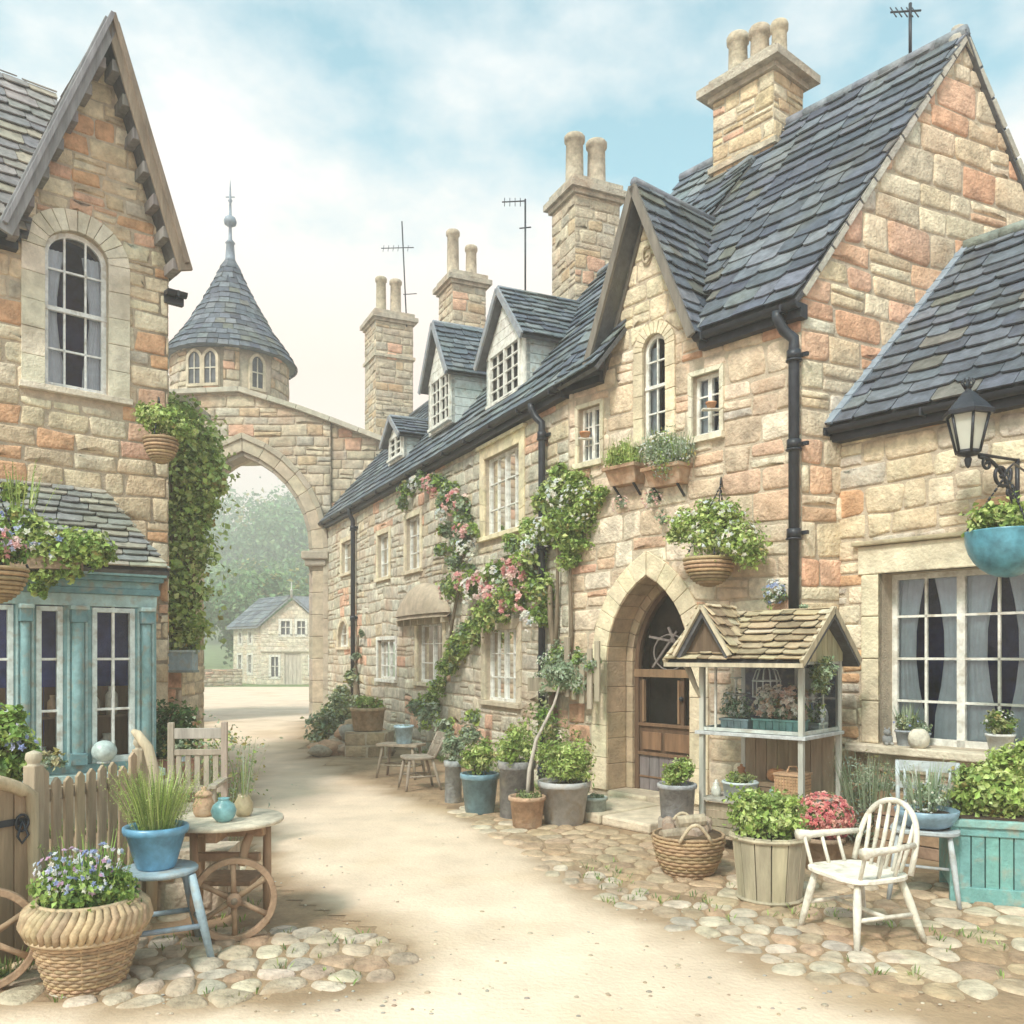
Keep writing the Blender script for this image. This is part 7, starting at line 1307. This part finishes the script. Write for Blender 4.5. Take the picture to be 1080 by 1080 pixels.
so_ = V(((168 - CX) / FP * 5.0, 5.0, 0)); stool('painted_stool', 'round topped blue grey painted stool under the blue herb pot', 'stool', tuple(so_), .42, .42, .50, (.33, .43, .50), rz=.5, seat='round', mat_='paint', leg_r=.022, splay=.16)
def herb(t, L0, r_): mb = MB(); blades(mb, L0 + V((0, 0, .2)), .12, .36, 330, LIME + OLIVE[:2], r_, .0028, lean=.55, leafy=13); mb.build('herb', 'leaf', t)
potted('herb_pot', 'bright blue glazed pot of spiky green herbs on the painted stool', 'potted plant', (so_.x - .01, so_.y - .02, .502), [(.098, 0), (.105, .01), (.158, .19), (.17, .195), (.178, .215), (.176, .235), (.165, .24), (.15, .22), (.145, .20)], 'glaze', (.13, .33, .52), [((0, 0, .26), (.1, .1, .05))], 260, .03, LIME, None, None, 91, herb)
# cart table
tc_ = V(((236 - CX) / FP * 5.45, 5.45, 0)); t = thing('cart_table', 'round topped wooden table built on spoked cart wheels', 'table', tuple(tc_)); WB = (.36, .24, .16)
mb = MB(); mb.lathe(tc_ + V((0, 0, .665)), [(.33, 0), (.355, .005), (.36, .018), (.355, .03), (.001, .032)], 40, 0, (.62, .55, .44)); mb.build('tabletop', 'woodh', t)
mb = MB(); mb.cbox(tc_ + V((0, 0, .62)), .5, .07, .07, 0, WB); mb.cbox(tc_ + V((0, 0, .62)), .07, .46, .07, 0, WB); mb.cbox(tc_ + V((.02, -.02, .46)), .42, .05, .05, 0, WB); mb.cbox(tc_ + V((0, .1, .30)), .36, .3, .03, 0, jit(WB, .1)); mb.build('frame', 'woodh', t, bevel=.006)
for (x, y, x2, y2, z2) in ((-.15, -.1, -.12, -.14, .0), (.2, -.13, .16, -.17, .44), (.24, .1, .22, .16, 0), (-.18, .14, -.22, .18, 0)): mb = MB(); mb.tube([tc_ + V((x, y, .62)), tc_ + V(((x + x2) / 2, (y + y2) / 2, (.62 + z2) / 2 + .03)), tc_ + V((x2, y2, z2))], [.024, .028, .022], 9, 0, jit(WB, .1)); mb.build('leg', 'wood', t)
def wheel(c, r, axv, parent, name='wheel', col=WB, seed=1):
    c = V(c); ax = V(axv).normalized(); x = ax.cross(V((0, 0, 1))).normalized(); z = x.cross(ax); r_ = random.Random(seed); mb = MB(); n = 40
    def cs(a, rr, o): return c + (x * math.cos(a) + z * math.sin(a)) * rr + ax * o
    vs = []; 
    for k in range(n): a = 6.283 * k / n; vs += [cs(a, r, -.022), cs(a, r, .022), cs(a, r - .036, .022), cs(a, r - .036, -.022)]
    mb.add(vs, [(k * 4 + j, k * 4 + (j + 1) % 4, ((k + 1) % n) * 4 + (j + 1) % 4, ((k + 1) % n) * 4 + j) for k in range(n) for j in range(4)], 0, col); o = mb.build(name, 'woodh', parent, bevel=.005)
    for k in range(6): a = 6.283 * k / 6 + .5; sb = MB(); sb.tube([cs(a, .03, 0), cs(a, r * .5, 0), cs(a, r - .03, 0)], [.02, .015, .018], 8, 0, jit(col, .12, r_)); sb.build('spoke', 'woodh', o)
    hb = MB(); hb.tube([c - ax * .045, c + ax * .045], .042, 14, 0, jit(col, .1, r_)); hb.tube([c - ax * .06, c + ax * .06], .02, 10, 0, (.2, .16, .12)); hb.build('hub', 'woodh', o); return o
wheel(tc_ + V((.125, -.2, .248)), .248, (.35, -1, 0), t)
mb = MB(); a_ = V((.35, -1, 0)).normalized(); p = tc_ + V((.125, -.2, .248)); mb.tube([p - a_ * .08, p + V((-.04, .12, 0))], .014, 8, 0, (.25, .2, .16)); mb.build('axle', 'iron', t)
ZT = .698
def jar(nm, label, cat, px, Y, prof, col, mt, extra=None): p = V(((px - CX) / FP * Y, Y, ZT)); t = thing(nm, label, cat, tuple(p)); mb = MB(); mb.lathe(p, prof, 24, 0, col, wob=.02); mb.build('body', mt, t); (extra(t, p) if extra else None); return t
jar('lidded_jar', 'terracotta lidded jar on the cart table', 'jar', 215, 5.5, [(.05, 0), (.062, .02), (.066, .07), (.05, .11), (.045, .12), (.055, .125), (.05, .14), (.03, .155), (.014, .16), (.018, .175), (.001, .185)], (.58, .38, .25), 'clay')
jar('round_vase', 'round turquoise glazed vase at the front of the cart table', 'vase', 236, 5.32, [(.04, 0), (.066, .03), (.075, .065), (.062, .10), (.035, .12), (.03, .13), (.036, .14), (.028, .138), (.001, .1)], (.20, .42, .46), 'glaze')
def sprigs(t, p): mb = MB(); blades(mb, p + V((0, 0, .1)), .04, .36, 14, OLIVE + GREYG, rnd, .004, lean=.3, leafy=7); mb.build('sprigs', 'leaf', t)
jar('glass_vase', 'amber vase of thin leafy sprigs at the right of the cart table', 'vase', 257, 5.5, [(.04, 0), (.058, .03), (.056, .08), (.035, .12), (.036, .135), (.001, .1)], (.46, .38, .24), 'glaze', sprigs)
# picket fence and gate
fa, fb_ = P(36, 700, 4.95), P(142, 700, 5.75); fa.z = fb_.z = 0; t = thing('picket_fence', 'short run of weathered wooden picket fence in front of the shop bay', 'fence', tuple(fa)); fd = (fb_ - fa); fl_ = fd.length; FF = Fr(fa, (fd.x, fd.y), (fd.y, -fd.x)); PC_ = (.40, .315, .22)
np_ = 9
for k in range(np_):
    u_ = fl_ * (k + .15) / np_; hgt = 1.02 + rnd.uniform(-.03, .03) + (.05 if k in (0, 8) else 0); wd = .062; mb = MB(); mb.prism([FF.pt(u_, .02, .012), FF.pt(u_ + wd, .02, .012), FF.pt(u_ + wd, hgt - .03, .012), FF.pt(u_ + wd / 2, hgt, .012), FF.pt(u_, hgt - .03, .012)], FF.n * .022, 0, jit(PC_, .14, rnd)); mb.build('picket', 'wood', t, bevel=.004)
for z_ in (.28, .86): mb = MB(); mb.box(FF.pt(-.02, z_, -.025), FF.d * (fl_ + .04), FF.n * .034, V((0, 0, .07)), 0, jit((.42, .35, .26), .1)); mb.build('rail', 'woodh', t, bevel=.004)
for u_ in (-.04, fl_ + .02):
    mb = MB(); mb.box(FF.pt(u_, 0, -.04), FF.d * .075, FF.n * .08, V((0, 0, 1.08)), 0, jit((.44, .36, .26), .1)); mb.lathe(FF.pt(u_ + .037, 1.075, 0), [(.04, 0), (.03, .015), (.045, .04), (.04, .075), (.001, .09)], 14, 0, (.5, .44, .34)); mb.build('post', 'wood', t, bevel=.006)
t = thing('bent_post', 'curved cream wooden bow rising at the end of the picket fence', 'post', tuple(FF.pt(fl_, 0, .12))); mb = MB(); b_ = FF.pt(fl_ - .02, 0, .14); mb.tube([b_, b_ + V((.02, 0, .7)), b_ + V((.02, 0, .95)), b_ + V((-.02, 0, 1.10)), b_ + V((-.09, 0, 1.19)), b_ + V((-.12, 0, 1.21))], [.035, .035, .034, .032, .028, .015], 10, 0, (.56, .47, .34)); mb.build('bow', 'wood', t)
ga, gb_ = P(-60, 700, 4.45), P(33, 700, 4.85); ga.z = gb_.z = 0; gd = gb_ - ga; gl_ = gd.length; FGt = Fr(ga, (gd.x, gd.y), (gd.y, -gd.x)); t = thing('garden_gate', 'arched brown boarded garden gate with iron strap hinge at the left edge', 'gate', tuple(ga)); mb = MB()
for k in range(5):
    a = gl_ * k / 5; b = gl_ * (k + 1) / 5 - .006; f = lambda x: .80 + .22 * math.sin(math.pi / 2 * min(1, (gl_ - x) / gl_ * 1.0 + .25)) ** .8; mb.prism([FGt.pt(a, .04, 0), FGt.pt(b, .04, 0), FGt.pt(b, f(b), 0), FGt.pt((a + b) / 2, f((a + b) / 2), 0), FGt.pt(a, f(a), 0)], FGt.n * -.03, 0, jit((.30, .21, .14), .14, rnd))
mb.build('boards', 'wood', t, bevel=.004); mb = MB(); pp = []; 
for k in range(13): x = gl_ * (1 - k / 12); pp.append(FGt.pt(x, f(x) + .03, .0))
mb.tube([FGt.pt(gl_ + .01, .02, 0), FGt.pt(gl_ + .015, .5, 0)] + pp, .036, 8, 0, (.50, .40, .27)); mb.build('frame', 'wood', t)
mb = MB(); mb.box(FGt.pt(gl_ * .4, .78, .0), FGt.d * gl_ * .55, FGt.n * .012, V((0, 0, .035))); mb.tube([FGt.pt(gl_ * .86 + .035 * math.cos(k * .6), .79 + .045 * math.sin(k * .6), .02) for k in range(12)], .008, 6); mb.tube([FGt.pt(gl_ * .86, .8, .02), FGt.pt(gl_ * .80, .72, .025), FGt.pt(gl_ * .86, .68, .02), FGt.pt(gl_ * .93, .72, .025), FGt.pt(gl_ * .86, .8, .02)], .007, 6); mb.build('hinge', 'iron', t)
t = thing('wagon_wheel', 'loose wooden cart wheel leaning at the lower left edge', 'wheel', (0, 0, 0)); gw = G(-18, 1046); t.location = gw; wheel(gw + V((0, 0, .26)), .26, (.5, -1, .08), t, 'rim', seed=3)
# plants and globe behind the fence
t = thing('shrub', 'leafy green shrub with blue flowers behind the garden gate', 'shrub', tuple(P(10, 900, 5.6))); mb = MB(); Y_ = 5.7; kq = Y_ / FP; bl = [(P(x, y, Y_), (r * kq, r * kq * .7, r * kq)) for x, y, r in ((8, 775, 22), (22, 790, 18), (-12, 770, 24), (14, 755, 12), (30, 800, 12), (0, 810, 26), (0, 850, 26))]; t.location = (bl[0][0].x, Y_, 0); bush(mb, bl, 3000, .05, GRN + LIME[:2], rnd, asp=.85); mb.build('foliage', 'leaf', t); fm = MB(); flowers(fm, bl[:2], 26, .045, BLU, rnd); fm.build('flowers', 'petal', t)
mb = MB(); b_ = bl[0][0]; mb.tube([V((b_.x, Y_, 0)), V((b_.x + .02, Y_, .7)), b_], [.02, .016, .008], 6, 0, (.25, .18, .12)); mb.build('stem', 'bark', t)
Yg = 8.2; p = P(107, 790, Yg - .35); pg = FB.pt(FB.uv(107, 700)[0], vb + .035, .10); t = thing('glass_globe', 'pale frosted glass globe on the sill of the teal bay', 'globe', tuple(pg)); mb = MB(); mb.ell(pg + V((0, 0, .115)), .115, .115, .105, 0, (.55, .66, .66), 22, 14); mb.build('globe', 'glaze', t); mb = MB(); mb.lathe(pg, [(.07, 0), (.065, .02), (.05, .03)], 18, 0, (.4, .45, .45)); mb.build('base', 'glaze', t)
t2 = thing('leafy_spray', 'spray of cream leaves on the sill of the narrow middle bay light', 'plant', tuple(FB.pt(FB.uv(50, 700)[0], vb, .06))); mb = MB(); p = FB.pt(FB.uv(50, 700)[0], vb + .1, .08); bush(mb, [(p, (.12, .06, .09))], 200, .06, [(.6, .55, .35), (.5, .52, .3)] + GREYG, rnd, asp=.7); mb.build('foliage', 'leaf', t2)
# chair, box and plants at the shop corner
oc = V(((200 - CX) / FP * 7.3, 7.3, 0)); t = thing('garden_chair', 'weathered wooden slatted garden chair behind the cart table', 'chair', tuple(oc)); WG = (.40, .34, .28); F_ = Fr(oc - V((.24, 0, 0)), (1, .12), (.12, -1)); F_.n = V((.12, -1, 0)).normalized()
for x_ in (0, .44): 
    mb = MB(); mb.box(F_.pt(x_, 0, -.26), F_.d * .05, F_.n * .05, V((0, 0, 1.12)), 0, jit(WG, .1)); mb.build('leg', 'wood', t, bevel=.005); mb = MB(); mb.box(F_.pt(x_, 0, .2), F_.d * .05, F_.n * .05, V((0, 0, .62)), 0, jit(WG, .1)); mb.build('leg', 'wood', t, bevel=.005)
    mb = MB(); mb.box(F_.pt(x_ - .01, .62, -.22), F_.d * .07, F_.n * .5, V((0, 0, .03)), 0, jit(WG, .1)); mb.build('armrest', 'woodh', t, bevel=.004)
mb = MB(); mb.box(F_.pt(.05, .98, -.25), F_.d * .39, F_.n * .03, V((0, 0, .09)), 0, (.46, .42, .38)); mb.box(F_.pt(.05, .52, -.25), F_.d * .39, F_.n * .03, V((0, 0, .06)), 0, WG); mb.box(F_.pt(.05, .84, -.25), F_.d * .39, F_.n * .03, V((0, 0, .05)), 0, WG)
for k in range(5): mb.box(F_.pt(.065 + k * .076, .58, -.245), F_.d * .045, F_.n * .016, V((0, 0, .27)), 0, jit(WG, .12))
mb.build('backrest', 'wood', t, bevel=.004); mb = MB()
for k in range(6): mb.box(F_.pt(0, .42, -.2 + k * .075), F_.d * .49, F_.n * .066, V((0, 0, .025)), 0, jit(WG, .12))
mb.build('seat', 'woodh', t, bevel=.004)
box_plant('brick_planter', 'low red brown plank box with dark green shrub at the shop corner', 'planter', V(((178 - CX) / FP * 9.3, 9.3, 0)), .5, .3, .62, (.36, .19, .15), 'woodh', [(.10, .18, .06), (.15, .25, .08), (.08, .13, .05)], None, 95, .3, sz=.06, n=1500, bh=.65)
p = V(((194 - CX) / FP * 9.0, 8.95, .62)); potted('potted_plant', 'tiny pale blue pot perched on the plank box by the shop corner', 'potted plant', tuple(p), classic_pot(.045, .06, .11, .006), 'glaze', (.38, .50, .64), [((0, 0, .15), (.07, .06, .06))], 120, .03, GREYG, None, None, 96)
gq = G(218, 850); t = thing('wild_plant', 'thin airy climbing plant with pale leaves beside the garden chair', 'plant', (gq.x, 8.0, 0)); b_ = V(((222 - CX) / FP * 8.0, 8.0, 0)); t.location = b_; mb = MB(); blades(mb, b_, .3, 1.05, 34, OLIVE + GREYG, rnd, .006, lean=.3, leafy=16); bush(mb, [(b_ + V((0, 0, .85)), (.3, .2, .2)), (b_ + V((.12, 0, .4)), (.25, .15, .3))], 500, .045, LIME + GREYG, rnd, spread=.5); mb.build('foliage', 'leaf', t)
# low stone plinth beside the stool
g_ = V(((215 - CX) / FP * 5.75, 5.75, 0)); F_ = Fr((g_.x - .35, g_.y), (1, .05), (.05, -1)); F_.n = V((.05, -1, 0)).normalized(); t = thing('stone_plinth', 'low grey stone block standing under the cart table', 'plinth', tuple(g_)); mb = MB(); panel(mb, F_, [(0, 0), (.5, 0), (.5, .42), (0, .42)], [], .3); stones(mb, F_, [(0, 0), (.5, 0), (.5, .42), (0, .42)], [], (.16, .22), (.2, .36), PAL_TAN, rnd); mb.build('block', ['mortar', 'stone'], t)
# extra cobbles loose along the lane are part of the cobbled kerb

# weeds and moss in the joints and at the wall feet
r_ = random.Random(88); mb = MB()
def weeds(F, u0, u1, n, w_=.06, h=.16):
    for k in range(n):
        u_ = r_.uniform(u0, u1)
        if noise.noise(V((u_ * 1.3, F.O.x, 2))) < -.05: continue
        p = F.pt(u_, 0, w_ + abs(r_.gauss(0, .05))); blades(mb, p, .04, h * r_.uniform(.4, 1.2), 7, GRN + OLIVE, r_, .005, lean=.8)
        for j in range(5): leaf(mb, p + V((r_.gauss(0, .04), r_.gauss(0, .04), .02 + abs(r_.gauss(0, .03)))), V((r_.gauss(0, .5), r_.gauss(0, .5), 1)), .045, jit(r_.choice(GRN + OLIVE), .2, r_), r_, .7)
weeds(FL, .2, 12, 150); weeds(FN, 0, .35, 16); weeds(FN, 2.1, 3.0, 20); weeds(FA, .1, 3.4, 60); weeds(FI, 0, 1, 14); weeds(FF, 0, fl_, 26, .05, .14); weeds(FB, 0, BL, 60); weeds(FGt, 0, gl_, 12, .05)
for k in range(260):
    px = r_.uniform(560, 1060); py = 905 + (px - 560) * .2 + r_.uniform(-25, 70) * (.4 + (px - 560) / 700)
    p = G(px, py)
    if noise.noise(V((p.x * 2, p.y * 2, 5))) < .1: continue
    blades(mb, p, .03, .05, 5, OLIVE + GRN, r_, .004, lean=1.0)
for k in range(150):
    p = G(r_.uniform(20, 420), r_.uniform(930, 1058))
    if noise.noise(V((p.x * 2, p.y * 2, 7))) > .05 and seg_d(p.x, p.y) < -.05: blades(mb, p, .03, .05, 5, OLIVE + GRN, r_, .004, lean=1.0)
tag(mb.build('weeds', 'leaf'), 'small green weeds and grass tufts at the foot of the walls and between the cobbles', 'weeds', kind='stuff')

# loose grit on the lane
r_ = random.Random(90); mb = MB()
for k in range(750):
    px = r_.uniform(150, 1050); py = 740 + 335 * r_.random() ** .6; p = G(px, py); d_ = seg_d(p.x, p.y)
    if d_ < -.3 or (d_ > .5 and r_.random() < .72): continue
    q = r_.uniform(.005, .014) * (1.3 if r_.random() < .1 else 1); mb.ell(p + V((0, 0, .005)), q * r_.uniform(.8, 1.4), q, q * .5, 0, jit(r_.choice([(.50, .41, .31), (.42, .32, .23), (.58, .50, .40), (.38, .35, .31)]), .15, r_), 7, 4)
tag(mb.build('grit', 'cobble'), 'small loose stones and grit scattered on the sandy lane', 'grit', kind='stuff')
# ============================================================ haze
hz = MB(); hz.box((-135, -20, -1.3), (200, 0, 0), (0, 215, 0), (0, 0, 40)); hm = bpy.data.materials.new('haze'); hm.use_nodes = True; t_ = hm.node_tree; t_.nodes.clear()
pv = N(t_, 'ShaderNodeVolumePrincipled'); pv.inputs['Color'].default_value = (1, 1, 1, 1); pv.inputs['Density'].default_value = .0052; pv.inputs['Anisotropy'].default_value = .2; om = N(t_, 'ShaderNodeOutputMaterial'); t_.links.new(pv.outputs[0], om.inputs['Volume'])
ho = hz.build('haze', hm); ho['kind'] = 'stuff'
